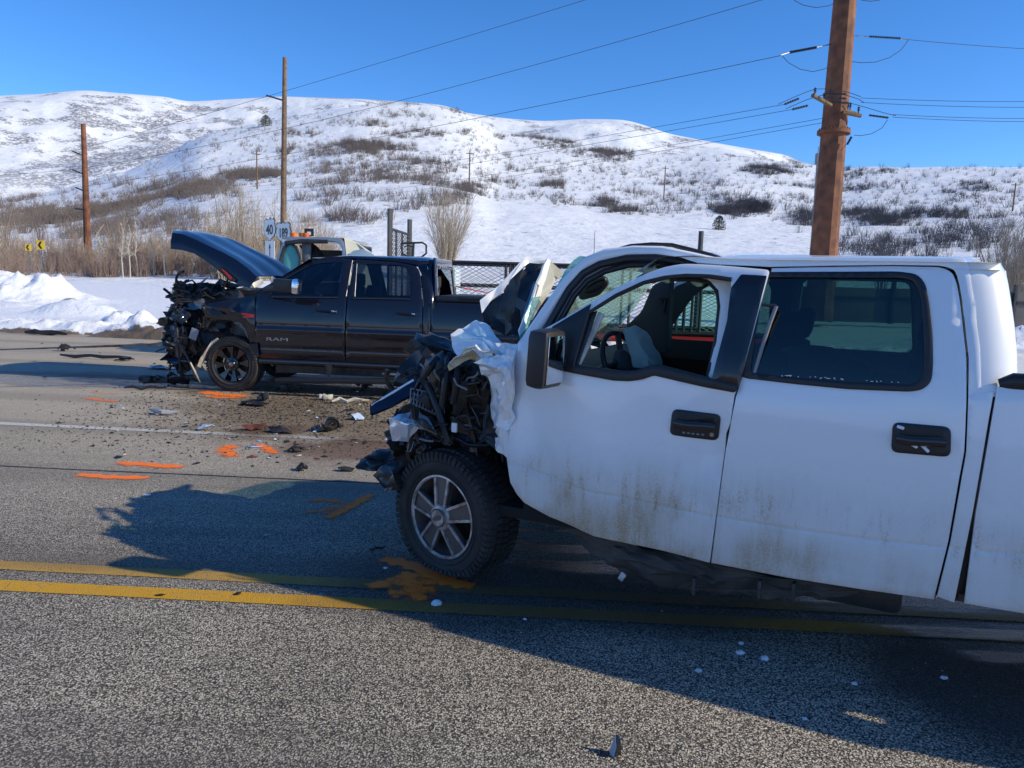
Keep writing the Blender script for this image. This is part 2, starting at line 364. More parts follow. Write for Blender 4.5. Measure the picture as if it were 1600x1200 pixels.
def panel(name, outline, fn, m, parent, holes=(), sp=.05, thick=.02, edge=.005, lines=(), ang=40, smooth=True):
    """sheet-metal panel: outline & holes in 2D, fn(a,b,depth)->3D."""
    outline = dens(outline, sp); holes = [dens(h, sp) for h in holes]
    pts = []; ed = []; rim = set()
    def loop(pl, isrim):
        n0 = len(pts); pts.extend(pl); k = len(pl); ed.extend((n0 + i, n0 + (i + 1) % k) for i in range(k))
        if isrim: rim.update(range(n0, n0 + k))
    loop(outline, True)
    for h in holes: loop(h, True)
    A = np.array(outline); x0, y0 = A.min(0); x1, y1 = A.max(0)
    gx, gy = np.meshgrid(np.arange(x0 + sp * .37, x1, sp), np.arange(y0 + sp * .41, y1, sp)); G = np.stack([gx.ravel(), gy.ravel()], 1)
    G = G[inpoly(G, inset(outline, max(edge * 2, sp * .3)))]
    for h in holes: G = G[~inpoly(G, inset(h, -max(edge * 2, sp * .3)))]
    extra = []
    if edge > 0:
        I = np.array(inset(outline, edge)); extra.append(I[inpoly(I, outline)])
        for h in holes: I = np.array(inset(h, -edge)); I = I[~inpoly(I, h)]; extra.append(I[inpoly(I, outline)])
    for ln in lines:
        I = np.array(ln); extra.append(I[inpoly(I, inset(outline, edge))])
    allp = [Vector(p) for p in pts] + [Vector((float(a), float(b))) for a, b in G] + [Vector((float(a), float(b))) for e in extra for a, b in e]
    vs, es, fs, ov, oe, of = geometry.delaunay_2d_cdt(allp, ed, [], 0, 1e-5)
    P = np.array([[v.x, v.y] for v in vs]); T = np.array([list(f) for f in fs]); Cn = P[T].mean(1)
    k = inpoly(Cn, outline)
    for h in holes: k &= ~inpoly(Cn, h)
    T = T[k]
    isr = [any(o in rim for o in ov[i]) for i in range(len(vs))]
    n0 = len(vs)
    V = [Vector(fn(p[0], p[1], edge * .7 if isr[i] else 0.)) for i, p in enumerate(P)] + [Vector(fn(p[0], p[1], thick)) for p in P]
    Fc = [tuple(t) for t in T] + [tuple(n0 + q for q in t[::-1]) for t in T]
    cnt = {}
    for t in T:
        for i in range(3):
            a, b = t[i], t[(i + 1) % 3]; cnt.setdefault((min(a, b), max(a, b)), []).append((a, b))
    for e in cnt.values():
        if len(e) == 1: a, b = e[0]; Fc.append((b, a, n0 + a, n0 + b))
    used = sorted({i for f in Fc for i in f}); mp = {u: i for i, u in enumerate(used)}
    me = mesh(name, [V[u] for u in used], [tuple(mp[i] for i in f) for f in Fc], smooth, ang)
    return ob(name, me, m, parent)
def crumple(name, V, Fc, m, parent, cuts=3, amp=.03, scale=6, thick=.006, ang=22, seed=0.):
    b = bmesh.new(); vs = [b.verts.new(Vector(v)) for v in V]
    for f in Fc: b.faces.new([vs[i] for i in f])
    bmesh.ops.triangulate(b, faces=list(b.faces))
    bmesh.ops.subdivide_edges(b, edges=list(b.edges), cuts=cuts, use_grid_fill=True)
    b.normal_update()
    off = Vector((seed, seed * 1.7, 0))
    for v in b.verts:
        p = v.co * scale + off
        n1 = 1 - 2 * abs(noise.noise(p)); n2 = 1 - 2 * abs(noise.noise(p * 2.3 + Vector((5, 5, 5)))); e = noise.noise_vector(p * .9)
        v.co += v.normal * (n1 * amp + n2 * amp * .45) + e * amp * .5
    r = bmesh.ops.solidify(b, geom=list(b.faces), thickness=thick)
    me = bpy.data.meshes.new(name); b.to_mesh(me); b.free()
    me.polygons.foreach_set('use_smooth', [True] * len(me.polygons)); me.set_sharp_from_angle(angle=math.radians(ang))
    return ob(name, me, m, parent)
def textmesh(s, size, fn, name, m, parent, thick=.002, weight=0.):
    cu = bpy.data.curves.new('t', 'FONT'); cu.body = s; cu.size = size; cu.extrude = thick; cu.align_x = 'CENTER'; cu.align_y = 'CENTER'; cu.offset = weight
    t = bpy.data.objects.new('t', cu); COL.objects.link(t); dg = bpy.context.evaluated_depsgraph_get()
    me = bpy.data.meshes.new_from_object(t.evaluated_get(dg)); bpy.data.objects.remove(t); me.name = name
    for v in me.vertices: v.co = Vector(fn(v.co.x, v.co.y, v.co.z))
    me.materials.clear()
    return ob(name, me, m, parent)

class Side:
    """near flank of a vehicle: local x = rearward, y = inward from the flank, z up."""
    def __init__(s, th, O, zb, k, curve=.0):
        s.th = math.radians(th); s.O = np.array([*O, 0.]); s.E = np.array([math.cos(s.th), -math.sin(s.th), 0]); s.N = np.array([math.sin(s.th), math.cos(s.th), 0]); s.zb = zb; s.k = k; s.c = curve
    def t(s, z): x = z - s.zb; return s.k * .5 * (x + math.sqrt(x * x + .02)) + s.c * (z - .95) ** 2
    def at(s, x, y, t):          # photo direction met at depth t in the vehicle -> local 3D
        d = ray(x, y); P = _C + d * (((s.O - _C) @ s.N + t) / (d @ s.N)); q = P - s.O
        return Vector((q @ s.E, t, P[2]))
    def sz(s, x, y):
        t = 0.
        for _ in range(14): p = s.at(x, y, t); t = s.t(p.z)
        return (p.x, p.z)
    def poly(s, L): return [s.sz(*p) for p in L]

# ------------------------------------------------------------------ numpy noise
_tab = np.random.RandomState(5).rand(512, 512)
def vn(x, y):
    xi = np.floor(x).astype(int); yi = np.floor(y).astype(int); fx = x - xi; fy = y - yi
    fx = fx * fx * (3 - 2 * fx); fy = fy * fy * (3 - 2 * fy); a, b, c, d = xi & 511, (xi + 1) & 511, yi & 511, (yi + 1) & 511
    return (_tab[a, c] * (1 - fx) + _tab[b, c] * fx) * (1 - fy) + (_tab[a, d] * (1 - fx) + _tab[b, d] * fx) * fy
def fbm(x, y, o=5, g=.5):
    s = 0; a = 1; t = 0
    for i in range(o): s = s + a * vn(x * 2 ** i + 17.3 * i, y * 2 ** i + 9.1 * i); t += a; a *= g
    return s / t - .5
def sm(x, a, b): t = np.clip((x - a) / (b - a), 0, 1); return t * t * (3 - 2 * t)

# ------------------------------------------------------------------ lie of the land
def road_edge(x):
    x = np.asarray(x, float); xl = np.clip(-x, 0, 60); return 18.9 - .045 * x + .0035 * np.minimum(xl, 30) ** 2 + .21 * np.maximum(xl - 30, 0)
def skyline(L):
    A = []
    for x, y in L: d = ray(x, y); A.append((math.atan2(d[0], d[1]), math.atan2(d[2], math.hypot(d[0], d[1]))))
    A = np.array(A); g = np.linspace(A[0, 0], A[-1, 0], 900); v = np.interp(g, A[:, 0], A[:, 1]); k = np.exp(-np.linspace(-2, 2, 33) ** 2); k /= k.sum()
    return g, np.convolve(np.pad(v, 16, 'edge'), k, 'valid')
MID = skyline([(-300, 330), (-100, 322), (0, 312), (100, 298), (200, 268), (270, 238), (310, 212), (412, 192), (506, 173), (560, 161), (640, 160), (690, 164), (735, 178), (780, 206), (880, 218), (960, 230), (1040, 240), (1120, 240), (1200, 247), (1253, 253), (1310, 262), (1360, 258), (1420, 260), (1500, 258), (1600, 259), (1900, 268)])
FAR = skyline([(-300, 165), (0, 150), (60, 148), (130, 141), (200, 147), (260, 151), (290, 160), (350, 156), (440, 151), (560, 155), (640, 160), (735, 178), (785, 185), (849, 190), (912, 186), (976, 187), (1002, 194), (1044, 209), (1100, 220), (1160, 231), (1230, 242), (1253, 254), (1300, 285), (1600, 300), (1900, 300)])
RM = 290.; RF = 1050.
def soft(z, lim, w_): d = lim - z; return lim - .5 * (d + np.sqrt(d * d + w_ * w_)) + .18 * w_
def land(x, y):
    x = np.asarray(x, float); y = np.asarray(y, float); r = np.hypot(x, y); az = np.arctan2(x, y)
    out = sm(np.abs(az), .72, 1.15)
    em = np.interp(az, *MID) * (1 - out) + .05 * out; ef = np.interp(az, *FAR) * (1 - out) + .06 * out
    rm = RM + 40 * np.sin(az * 3 + 1)
    z0 = .12 + 1.7 * sm(np.maximum(y - road_edge(x), -(y + 9)), 0, 48)
    zm = CH + rm * np.tan(em); zf = CH + RF * np.tan(ef)
    t = np.clip((r - 62) / (rm - 62), 0, 1); s = t ** 1.22 * (1 - .10 * np.sin(t * math.pi) ** 2); s = s + .035 * np.sin(t * 9 + az * 6) * t * (1 - t)
    z = z0 + (zm - z0) * s
    n = fbm(x / 42, y / 42, 5, .52) * 4.5 * sm(r, 75, 190) * (1 - sm(t, .82, 1.) * .92)
    z = z + n
    # behind the near hill: a hollow, then the high ridge
    u = np.clip((r - rm) / (RF - rm), 0, 1); dip = zm - 14 * sm(u, 0, .12)
    zz = dip + (zf - dip) * sm(u, .10, 1.) ** 1.0 + fbm(x / 150, y / 150, 6, .55) * 44 * sm(u, .08, .4) * (1 - sm(u, .8, 1.) * .93)
    z = np.where(r > rm, soft(zz, CH + r * np.tan(np.maximum(ef, em)), 5.), soft(z, CH + r * np.tan(em), 1.2 * sm(r, 70, 140)))
    z = np.where(r > RF, zf - (r - RF) * .12, z)
    return z
def g2(x, y, cx, cy, sx, sy): return np.exp(-((x - cx) / sx) ** 2 - ((y - cy) / sy) ** 2)
def near(x, y):
    """snow field beside the road, with its ploughed edge and heaps"""
    e = y - road_edge(x); z = land(x, y)
    z = z - .16 * (1 - sm(e, .0, .9)) + .13 * g2(e, 0, .9, 0, .7, 1) * (.6 + 1.6 * (fbm(x * 1.3, y * 1.3, 4) + .2))
    rough = g2(e, 0, 1.7, 0, 1.6, 1)
    z = z + rough * (fbm(x * 3, y * 3, 5, .68) * .62) + .05 * fbm(x * .5, y * .5, 4) * sm(e, 1, 4)
    for cx, cy, sx, sy, h, q in HEAPS:
        dx = x + .7 * fbm(x * .6, y * .6, 3); w_ = g2(dx, y, cx, cy, sx, sy)
        z = z + h * w_ * (1 + q * 1.1 * fbm(x * 1.3, y * 1.3, 5, .6)) + q * .16 * np.sqrt(w_) * fbm(x * 2.6, y * 2.6, 5, .62) * 2 + q * .10 * np.sqrt(w_) * fbm(x * 7, y * 7, 4, .7) * 2
    return z
def G_(px, py, z=.3): p = gnd(px, py, z); return p.x, p.y
HEAPS = [(*G_(105, 486), 1.0, .55, .50, .35), (*G_(150, 488), 1.0, .4, .3, .4), (*G_(186, 500), .55, .5, .42, .5), (*G_(232, 507), .5, .5, .45, .9), (*G_(20, 478), 2.0, .8, .12, .4),
         (*G_(262, 512), 1.2, .8, .25, .9), (-24.5, 31, 3.4, 1.6, 1.15, 1.2), (-20.6, 32.2, 1.7, 1.3, 1.0, 1.2), (-26., 27.5, 2.6, 1.1, .6, 1.2), (-31, 30, 5, 2, 1.5, 1.1), (*G_(0, 452), 1.4, .6, .45, 1.0),
         (16., 23.5, 3., 1.2, .5, .8), (22., 24., 4., 1.5, .8, .9)]

def snow_mat(name, far=False):
    m = mat(name, (.80, .82, .85), .55); n = m.node_tree; b = n.nodes['Principled BSDF']; g = N(n, 'NewGeometry'); pos = g.outputs['Position']
    sep = N(n, 'SeparateXYZ'); n.links.new(pos, sep.inputs[0])
    fine = N(n, 'TexNoise', i_Scale=4., i_Detail=8., i_Roughness=.65); n.links.new(pos, fine.inputs['Vector'])
    if far:
        a = N(n, 'TexNoise', i_Scale=.030, i_Detail=9., i_Roughness=.74); n.links.new(pos, a.inputs['Vector'])
        c = N(n, 'TexNoise', i_Scale=.0045, i_Detail=4.); n.links.new(pos, c.inputs['Vector'])
        d = N(n, 'TexNoise', i_Scale=.45, i_Detail=5., i_Roughness=.7); n.links.new(pos, d.inputs['Vector'])
        q = MA(n, 'ADD', MA(n, 'MULTIPLY', a.outputs[0], .7), MA(n, 'MULTIPLY', c.outputs[0], .55))
        ymask = RANGE(n, sep.outputs[1], 380, 520)
        rk = MA(n, 'MULTIPLY', RANGE(n, q, .645, .685), ymask)
        rk = MA(n, 'MULTIPLY', rk, RANGE(n, d.outputs[0], .42, .52))
        mid = MA(n, 'MULTIPLY', RANGE(n, d.outputs[0], .57, .64), MA(n, 'MULTIPLY', RANGE(n, a.outputs[0], .46, .56), RANGE(n, sep.outputs[1], 60, 110, 0., .8)))
        mid = MA(n, 'MULTIPLY', mid, RANGE(n, sep.outputs[1], 520, 380))
        f = MA(n, 'MAXIMUM', MA(n, 'MULTIPLY', rk, .85), mid)
        n.links.new(MIX(n, f, (.80, .82, .85), (.15, .135, .15)), b.inputs['Base Color'])
        bp = N(n, 'Bump'); bp.inputs['Strength'].default_value = .5; bp.inputs['Distance'].default_value = 2.4
        e = N(n, 'TexNoise', i_Scale=.12, i_Detail=8., i_Roughness=.62); n.links.new(pos, e.inputs['Vector']); n.links.new(e.outputs[0], bp.inputs['Height']); n.links.new(bp.outputs[0], b.inputs['Normal'])
    else:
        # grit thrown on the ploughed edge
        tc = N(n, 'VertexColor'); tc.layer_name = 'dirt'; sc = N(n, 'SeparateColor'); n.links.new(tc.outputs[0], sc.inputs[0])
        hi = N(n, 'TexNoise', i_Scale=9., i_Detail=8., i_Roughness=.75); n.links.new(pos, hi.inputs['Vector'])
        f = RANGE(n, MA(n, 'ADD', sc.outputs[0], MA(n, 'MULTIPLY', MA(n, 'SUBTRACT', hi.outputs[0], .5), 1.3)), .42, .62)
        gr = MIX(n, hi.outputs[0], (.05, .036, .024), (.24, .18, .12))
        n.links.new(MIX(n, f, (.80, .82, .86), gr), b.inputs['Base Color'])
        bp = N(n, 'Bump'); bp.inputs['Strength'].default_value = .55; bp.inputs['Distance'].default_value = .12; n.links.new(fine.outputs[0], bp.inputs['Height']); n.links.new(bp.outputs[0], b.inputs['Normal'])
    b.inputs['Subsurface Weight'].default_value = 0; return m
M_['snow'] = snow_mat('snow'); M_['snowfar'] = snow_mat('hill snow', True)

def gridmesh(name, X, Y, Z, smooth=True):
    h, w_ = X.shape; V = np.stack([X, Y, Z], 2).reshape(-1, 3); i = np.arange(h * w_).reshape(h, w_)
    Q = np.stack([i[:-1, :-1], i[:-1, 1:], i[1:, 1:], i[1:, :-1]], 2).reshape(-1, 4); return npmesh(name, V, Q, smooth)

# hills: all round the place
A1 = np.radians(np.arange(-52, 52.01, .2)); A2 = np.radians(np.arange(56, 304.1, 4)); AZ = np.concatenate([A1, A2, [A1[0] + 2 * math.pi]])
RR = np.concatenate([np.arange(1.5, 24, 2.5), 24 * 1.0155 ** np.arange(0, 275)])
rr, aa = np.meshgrid(RR, AZ, indexing='ij'); X = rr * np.sin(aa); Y = rr * np.cos(aa); Z = land(X, Y)
Z = Z - .8 * (1 - sm(Y, 40, 47)) * sm(Y, -12, -8) * (rr < 90) - .0 * rr
me = gridmesh('hills', X, Y, Z); me.flip_normals()
struct(ob('hills', me, M_['snowfar']))

# near snow field
xs = np.arange(-46, 44, .14); ys = np.concatenate([np.arange(-.3, 5, .09), np.arange(5, 29, .17)])
X, E_ = np.meshgrid(xs, ys); Y = road_edge(X) + E_; Z = near(X, Y); Z[0] -= .2; Z = Z - .5 * sm(E_, 26, 29)
me = gridmesh('snow_field', X, Y, Z)
d = 1.05 * (1 - sm(E_, .1, .6)) * (.75 + .9 * fbm(X * 1.5, Y * 1.5, 4)) + .14 * (1 - sm(E_, .6, 3.0))
for px, py, z_, rx, ry, a_ in ((106, 466, .75, .62, .30, 1.1), (138, 468, .6, .5, .22, .9), (182, 480, .6, .25, .15, .55), (222, 494, .6, .36, .2, .8), (245, 507, .4, .3, .15, .4), (10, 445, .8, .8, .3, .9), (62, 440, 1.0, .3, .2, .5), (40, 428, 1.3, .6, .5, .3), (55, 415, 1.6, .6, .5, .35)):
    c = gnd(px, py, z_); d = np.maximum(d, a_ * g2(X, Y, c.x, c.y, rx, ry))
ca = me.color_attributes.new('dirt', 'FLOAT_COLOR', 'POINT'); dd = np.zeros((d.size, 4), np.float32); dd[:, 0] = np.clip(d.ravel(), 0, 1); dd[:, 3] = 1; ca.data.foreach_set('color', dd.ravel())
struct(ob('snow_field', me, M_['snow']))

# road: one sheet, its far edge following the bend
xs = np.concatenate([np.arange(-140, -30, 5), np.arange(-30, 31, 1.), np.arange(35, 140, 5)]); ts = np.linspace(0, 1, 24)
X, T_ = np.meshgrid(xs, ts); Y = -9.6 + (road_edge(X) + .35 + 9.6) * T_
struct(ob('road', gridmesh('road', X, Y, np.zeros_like(X)), M_['asphalt']))
def stripe(name, fy, wd, x0, x1, m, z, label=None):
    xs = np.arange(x0, x1 + .01, .25); T_ = np.array([0, .5, 1.]); X, T2 = np.meshgrid(xs, T_)
    wob = .006 * fbm(X * 3, T2 * 7, 3); Y = fy(X) + (T2 - .5) * wd + wob * 2
    return struct(ob(name, gridmesh(name, X, Y, np.full_like(X, z)), m))
stripe('yellow_centre_line', lambda x: 3.825 - .045 * x, .135, -30, 30, M_['yellow'], .004)
stripe('yellow_centre_line', lambda x: 4.085 - .050 * x, .125, -30, 30, M_['yellow_old'], .004)
stripe('white_lane_line', lambda x: 7.9 - .06 * x + .0015 * x * x, .14, -40, 30, M_['white_line'], .004)
stripe('white_edge_line', lambda x: road_edge(x) - 3.95, .14, -60, 60, M_['white_worn'], .004)
stripe('white_edge_line', lambda x: -6.2 - .045 * x, .14, -40, 40, M_['white_line'], .004)
# tarred joint between two lanes, a slightly uneven dark seam
M_['tar'] = mat('crack sealer', (.02, .02, .02), .6)
stripe('road_joint', lambda x: 6.22 - .055 * x + .03 * fbm(x * .8, x * 0, 4), .022, -14, 6, M_['tar'], .004)
stripe('road_joint', lambda x: 12.0 - .06 * x + .05 * fbm(x * .5, x * 0 + 3, 4), .03, -30, 10, M_['tar'], .004)

# ------------------------------------------------------------------ twiggy growth
def spikes(B, T, R0):
    """three-sided tapering twigs from B to T"""
    D = T - B; L = np.linalg.norm(D, axis=1, keepdims=True) + 1e-9; D = D / L
    a = np.cross(D, [0.31, .95, .05]); a /= np.linalg.norm(a, axis=1, keepdims=True) + 1e-9; b = np.cross(D, a); r = R0.reshape(-1, 1); n = len(B)
    V = np.stack([B + a * r, B + (-.5 * a + .87 * b) * r, B + (-.5 * a - .87 * b) * r, T], 1).reshape(-1, 3)
    k = np.arange(n)[:, None] * 4; Tt = np.stack([k + [0, 1, 3], k + [1, 2, 3], k + [2, 0, 3]], 1).reshape(-1, 3); return V, Tt
def brush(C_, H, S, rs, ns=10, nt=16, rad=.03, lean=.35, bend=.5):
    """C_ (n,3) bush feet, H heights, S spreads"""
    n = len(C_); c = np.repeat(C_, ns, 0); h = np.repeat(H, ns); s = np.repeat(S, ns)
    a = rs.rand(n * ns) * 2 * math.pi; q = rs.rand(n * ns) ** .6
    off = np.stack([np.cos(a) * q * s * .35, np.sin(a) * q * s * .35, -.1 + 0 * q], 1)
    hh = h * (.55 + .45 * rs.rand(n * ns)); tip = np.stack([np.cos(a) * q * s, np.sin(a) * q * s, hh], 1) + rs.randn(n * ns, 3) * (h * .06)[:, None]
    B = c + off; T = c + tip; V1, F1 = spikes(B, T, rad * (h / 2 + .3) * (.6 + .8 * rs.rand(n * ns)))
    m = n * nt; i = rs.randint(0, ns, m) + np.repeat(np.arange(n), nt) * ns; t = (.25 + .6 * rs.rand(m))[:, None]
    b = B[i] * (1 - t) + T[i] * t; hh = h[i]; d = (T[i] - B[i]) * .5 + rs.randn(m, 3) * (hh * bend * .5)[:, None]; d[:, 2] = np.abs(d[:, 2]) * .8
    d = d / (np.linalg.norm(d, axis=1, keepdims=True) + 1e-9) * (hh * (.18 + .28 * rs.rand(m)))[:, None]
    V2, F2 = spikes(b, b + d, rad * .62 * (hh / 2 + .3))
    return np.concatenate([V1, V2]), np.concatenate([F1, F2 + len(V1)])
def pxof(X, Y, Z):
    dx = X; dy = Y; dz = Z - CH; k = dx * _F[0] + dy * _F[1] + dz * _F[2]; a = (dx * CR[0] + dy * CR[1] + dz * CR[2]) / k * F; b = (dx * CU[0] + dy * CU[1] + dz * CU[2]) / k * F
    return 800 + a, 600 - b
# where scrub grows on the hill (patches traced on the slope)
PATCH = [(560, 228, 95, 13, 1), (500, 243, 85, 11, .9), (640, 205, 50, 6, .8), (270, 285, 100, 18, .5), (390, 262, 55, 13, .8), (480, 232, 50, 8, .7), (600, 312, 70, 14, 1), (520, 300, 60, 15, .9), (700, 300, 55, 16, .7), (560, 330, 60, 8, .9), (870, 290, 60, 11, .9), (760, 285, 60, 10, .5),
         (655, 203, 35, 5, .9), (685, 206, 20, 5, .9), (735, 204, 22, 5, 1), (810, 212, 50, 5, 1), (865, 222, 45, 7, 1), (930, 237, 60, 7, 1), (970, 243, 25, 5, .9), (985, 230, 16, 4, .9), (940, 300, 70, 18, .45), (1160, 320, 45, 13, 1), (1130, 318, 30, 8, .7), (1210, 262, 55, 8, .8), (1340, 268, 45, 7, 1), (1372, 264, 30, 5, .9), (1240, 250, 20, 4, .6),
         (1505, 296, 36, 9, 1), (1530, 286, 34, 7, 1), (1580, 288, 34, 8, 1), (1420, 345, 60, 17, .5), (1520, 345, 80, 17, .55), (1470, 330, 60, 10, .4), (1400, 375, 55, 18, .6), (1340, 370, 40, 20, .5), (1350, 330, 40, 12, .4), (1460, 375, 60, 20, .6), (1560, 380, 50, 20, .55), (1250, 290, 50, 16, .4), (1255, 340, 30, 20, .35), (1350, 290, 50, 8, .35),
         (150, 320, 120, 22, .4), (40, 320, 60, 25, .5), (240, 335, 90, 18, .6), (400, 320, 70, 16, .7), (330, 300, 60, 10, .6), (100, 345, 120, 16, .9), (450, 330, 60, 14, .5), (640, 175, 60, 5, .5), (560, 190, 50, 8, .5), (700, 170, 30, 5, .6), (460, 205, 45, 5, .5), (700, 240, 110, 25, .12), (1040, 290, 120, 30, .12), (900, 260, 140, 20, .10), (600, 270, 120, 40, .22), (1000, 325, 60, 6, .5), (1040, 310, 35, 6, .4), (820, 270, 80, 8, .2), (350, 185, 25, 4, .0)]
def scrub(name, seed, ncand, rmin, rmax, hlo, hhi, m, ns, nt, rad, label, maxn=3600, pw=1.):
    rs = np.random.RandomState(seed); az = rs.uniform(-.70, .70, ncand); r = np.exp(rs.uniform(math.log(rmin), math.log(rmax), ncand))
    x = r * np.sin(az); y = r * np.cos(az); z = land(x, y); rm = RM + 40 * np.sin(az * 3 + 1); ok = r < rm * .995
    px, py = pxof(x, y, z + 1.); D = np.full(ncand, .018)
    for cx, cy, rx, ry, a_ in PATCH:
        q = ((px - cx) / rx) ** 2 + ((py - cy) / ry) ** 2; D = np.maximum(D, a_ * (1 - sm(q, .35, 1.3)))
    D = np.where((px < -20) | (px > 1620), .30, D); cl = fbm(x / 11 + seed, y / 11, 4, .6); D = np.maximum(D * (.04 + 1.15 * sm(cl, -.06, .12)), .034 * sm(r, 150, 170))
    k = np.where(ok & (rs.rand(ncand) < D * pw) & ((r > 150) | (D > .08)))[0][:maxn]; h = rs.uniform(hlo, hhi, len(k)) ** 1. * rs.uniform(.45, 1.1, len(k)) * (.8 + .5 * sm(cl[k], -.1, .15))
    V, T = brush(np.stack([x[k], y[k], z[k]], 1), h, h * rs.uniform(.6, 1.0, len(k)), rs, ns, nt, rad)
    o = ob(name, npmesh(name, V, T), m); tag(o, label, 'shrubs', kind='stuff'); print(name, len(k), len(T)); return o
scrub('hillside_scrub', 1, 60000, 150, 330, 1.1, 2.3, M_['twig_dark'], 15, 14, .024, 'dark leafless oak scrub in patches on the snowy hillside', 8500)
scrub('hillside_scrub', 2, 26000, 150, 330, .9, 2.0, M_['twig_dark2'], 15, 14, .024, 'brown leafless oak scrub mixed among the darker patches on the hillside', 3600)
scrub('slope_scrub', 3, 9000, 78, 150, 1.2, 2.4, M_['twig_dark'], 14, 20, .022, 'leafless scrub on the lower slopes of the hill', 1500, .7)

def thicket(name, rects, m, seed, ns, nt, rad, label, cat='thicket', spread=.45):
    rs = np.random.RandomState(seed); P = []; Hh = []
    for x0, x1, r0, r1, h0, h1, cnt in rects:
        a0 = math.atan2(*ray(x0, 420)[:2]); a1 = math.atan2(*ray(x1, 420)[:2]); az = rs.uniform(a0, a1, cnt); r = rs.uniform(r0, r1, cnt)
        x = r * np.sin(az); y = r * np.cos(az); P.append(np.stack([x, y, land(x, y)], 1)); Hh.append(rs.uniform(h0, h1, cnt) * (.75 + .6 * sm(fbm(x / 3, y / 3, 3), -.2, .25)))
    P = np.concatenate(P); Hh = np.concatenate(Hh); V, T = brush(P, Hh, Hh * spread * rs.uniform(.6, 1.1, len(Hh)), rs, ns, nt, rad, bend=.45)
    o = ob(name, npmesh(name, V, T), m); tag(o, label, cat, kind='stuff'); print(name, len(T)); return o
thicket('willow_thicket', [(-420, 150, 60, 70, 1.0, 2.7, 200), (140, 345, 60, 70, 1.0, 2.6, 105), (-420, 345, 70, 84, .8, 2.2, 90), (330, 520, 66, 80, 1.4, 2.4, 50)], M_['twig_red'], 4, 26, 60, .0105, 'reddish brown leafless willow thicket along the far side of the snow field')
thicket('tan_thicket', [(325, 440, 56, 66, 3.6, 5.8, 30), (430, 520, 58, 66, 2.6, 4.4, 14), (120, 330, 62, 70, 1.8, 3.4, 34), (-300, 100, 66, 74, 1.8, 3.4, 40), (1530, 1700, 50, 60, 2.5, 4.2, 26)], M_['twig_tan'], 5, 18, 56, .0095, 'tall tan leafless brush behind the route signs', spread=.3)
thicket('streamside_scrub', [(-300, 330, 80, 112, 1.6, 3.8, 85), (1330, 1650, 84, 125, 1.0, 2.1, 60), (1560, 1750, 60, 70, 3, 4.6, 20)], M_['twig_dark2'], 6, 18, 44, .012, 'dark leafless trees and scrub at the foot of the hill')

def bare_tree(name, label, cat, px, r, h, spread, nst, m, seed, trunk_h=.25, rad=.05, group=None, twigs=30):
    rs = np.random.RandomState(seed); az = math.atan2(*ray(px, 420)[:2]); x, y = r * math.sin(az), r * math.cos(az); z = float(land(x, y)) if r > 46 else float(near(np.array([x]), np.array([y]))[0])
    t = thing(name, label, cat, (x, y, z), 0, group); mb = MB(); B = []; T = []; Rr = []
    if trunk_h > .3:
        pts = [Vector((rs.randn() * .04 * i, rs.randn() * .04 * i, h * i / 5 * .92 - .1)) for i in range(6)]; mb.tube(pts, [rad * (1 - .16 * i) for i in range(6)], 6)
        for i in range(twigs):
            f = rs.uniform(trunk_h, .98); k = f * 5; a = pts[int(k)].lerp(pts[min(5, int(k) + 1)], k - int(k)); q = rs.rand() * 6.28; L = h * spread * (1.1 - f) * rs.uniform(.5, 1)
            e = a + Vector((math.cos(q) * L, math.sin(q) * L, L * rs.uniform(.5, 1.1))); B.append(a); T.append(e); Rr.append(rad * .3)
            for j in range(5):
                u = a.lerp(e, rs.uniform(.3, .9)); B.append(u); T.append(u + Vector(rs.randn(3) * L * .28) + Vector((0, 0, L * .15))); Rr.append(rad * .13)
    else:
        for s_ in range(nst):
            q = s_ / nst * 6.28 + rs.rand(); o_ = (rs.rand() ** .7) * spread * h; top = Vector((math.cos(q) * o_, math.sin(q) * o_, h * rs.uniform(.72, 1.) * (1 - .25 * (o_ / (spread * h)) ** 2)))
            pts = [Vector((math.cos(q) * .12, math.sin(q) * .12, -.15)).lerp(top, i / 4) + Vector((0, 0, -.10 * h * math.sin(math.pi * i / 4) * (o_ / (spread * h)) * -1)) + Vector(rs.randn(3)) * .05 for i in range(5)]
            mb.tube(pts, [rad * (1 - .2 * i) for i in range(5)], 5)
            for j in range(twigs):
                k = rs.uniform(.8, 3.95); a = pts[int(k)].lerp(pts[int(k) + 1], k - int(k)); dr = (pts[int(k) + 1] - pts[int(k)]).normalized(); e = a + (dr + Vector(rs.randn(3)) * .33).normalized() * h * rs.uniform(.12, .3)
                B.append(a); T.append(e); Rr.append(rad * .26)
                for l in range(3): u = a.lerp(e, rs.uniform(.2, .9)); B.append(u); T.append(u + (dr + Vector(rs.randn(3)) * .5).normalized() * h * .1); Rr.append(rad * .13)
    mb.ob('trunk', m, t); V, F_ = spikes(np.array([list(b) for b in B]), np.array([list(b) for b in T]), np.array(Rr)); ob('crown', npmesh('crown', V, F_), m, t); return t
bare_tree('bare_tree', 'fan-shaped leafless tan tree alone on the smooth snow behind the mesh trailer', 'tree', 697, 62, 6.9, .40, 34, M_['twig_tan'], 3, 0, .042, None, 30)
for i, (px, r, h, lab) in enumerate([(192, 60, 4.3, 'slender pale aspen in the brush just right of the near rust pole'), (203, 60, 4.2, 'second slender pale aspen right of the rust pole'), (214, 61, 4.8, 'tallest slender pale aspen left of the raised black hood'), (240, 61, 4.0, 'forked pale aspen above the raised hood tip'), (158, 62, 4.2, 'slender pale aspen close to the foot of the rust pole'), (258, 60, 3.6, 'short pale aspen nearest the raised hood')]):
    bare_tree('aspen_tree', lab, 'tree', px, r, h, .22, 1, M_['bark_white'], 20 + i, .35, .055, 'slender aspens in the roadside brush', 34)
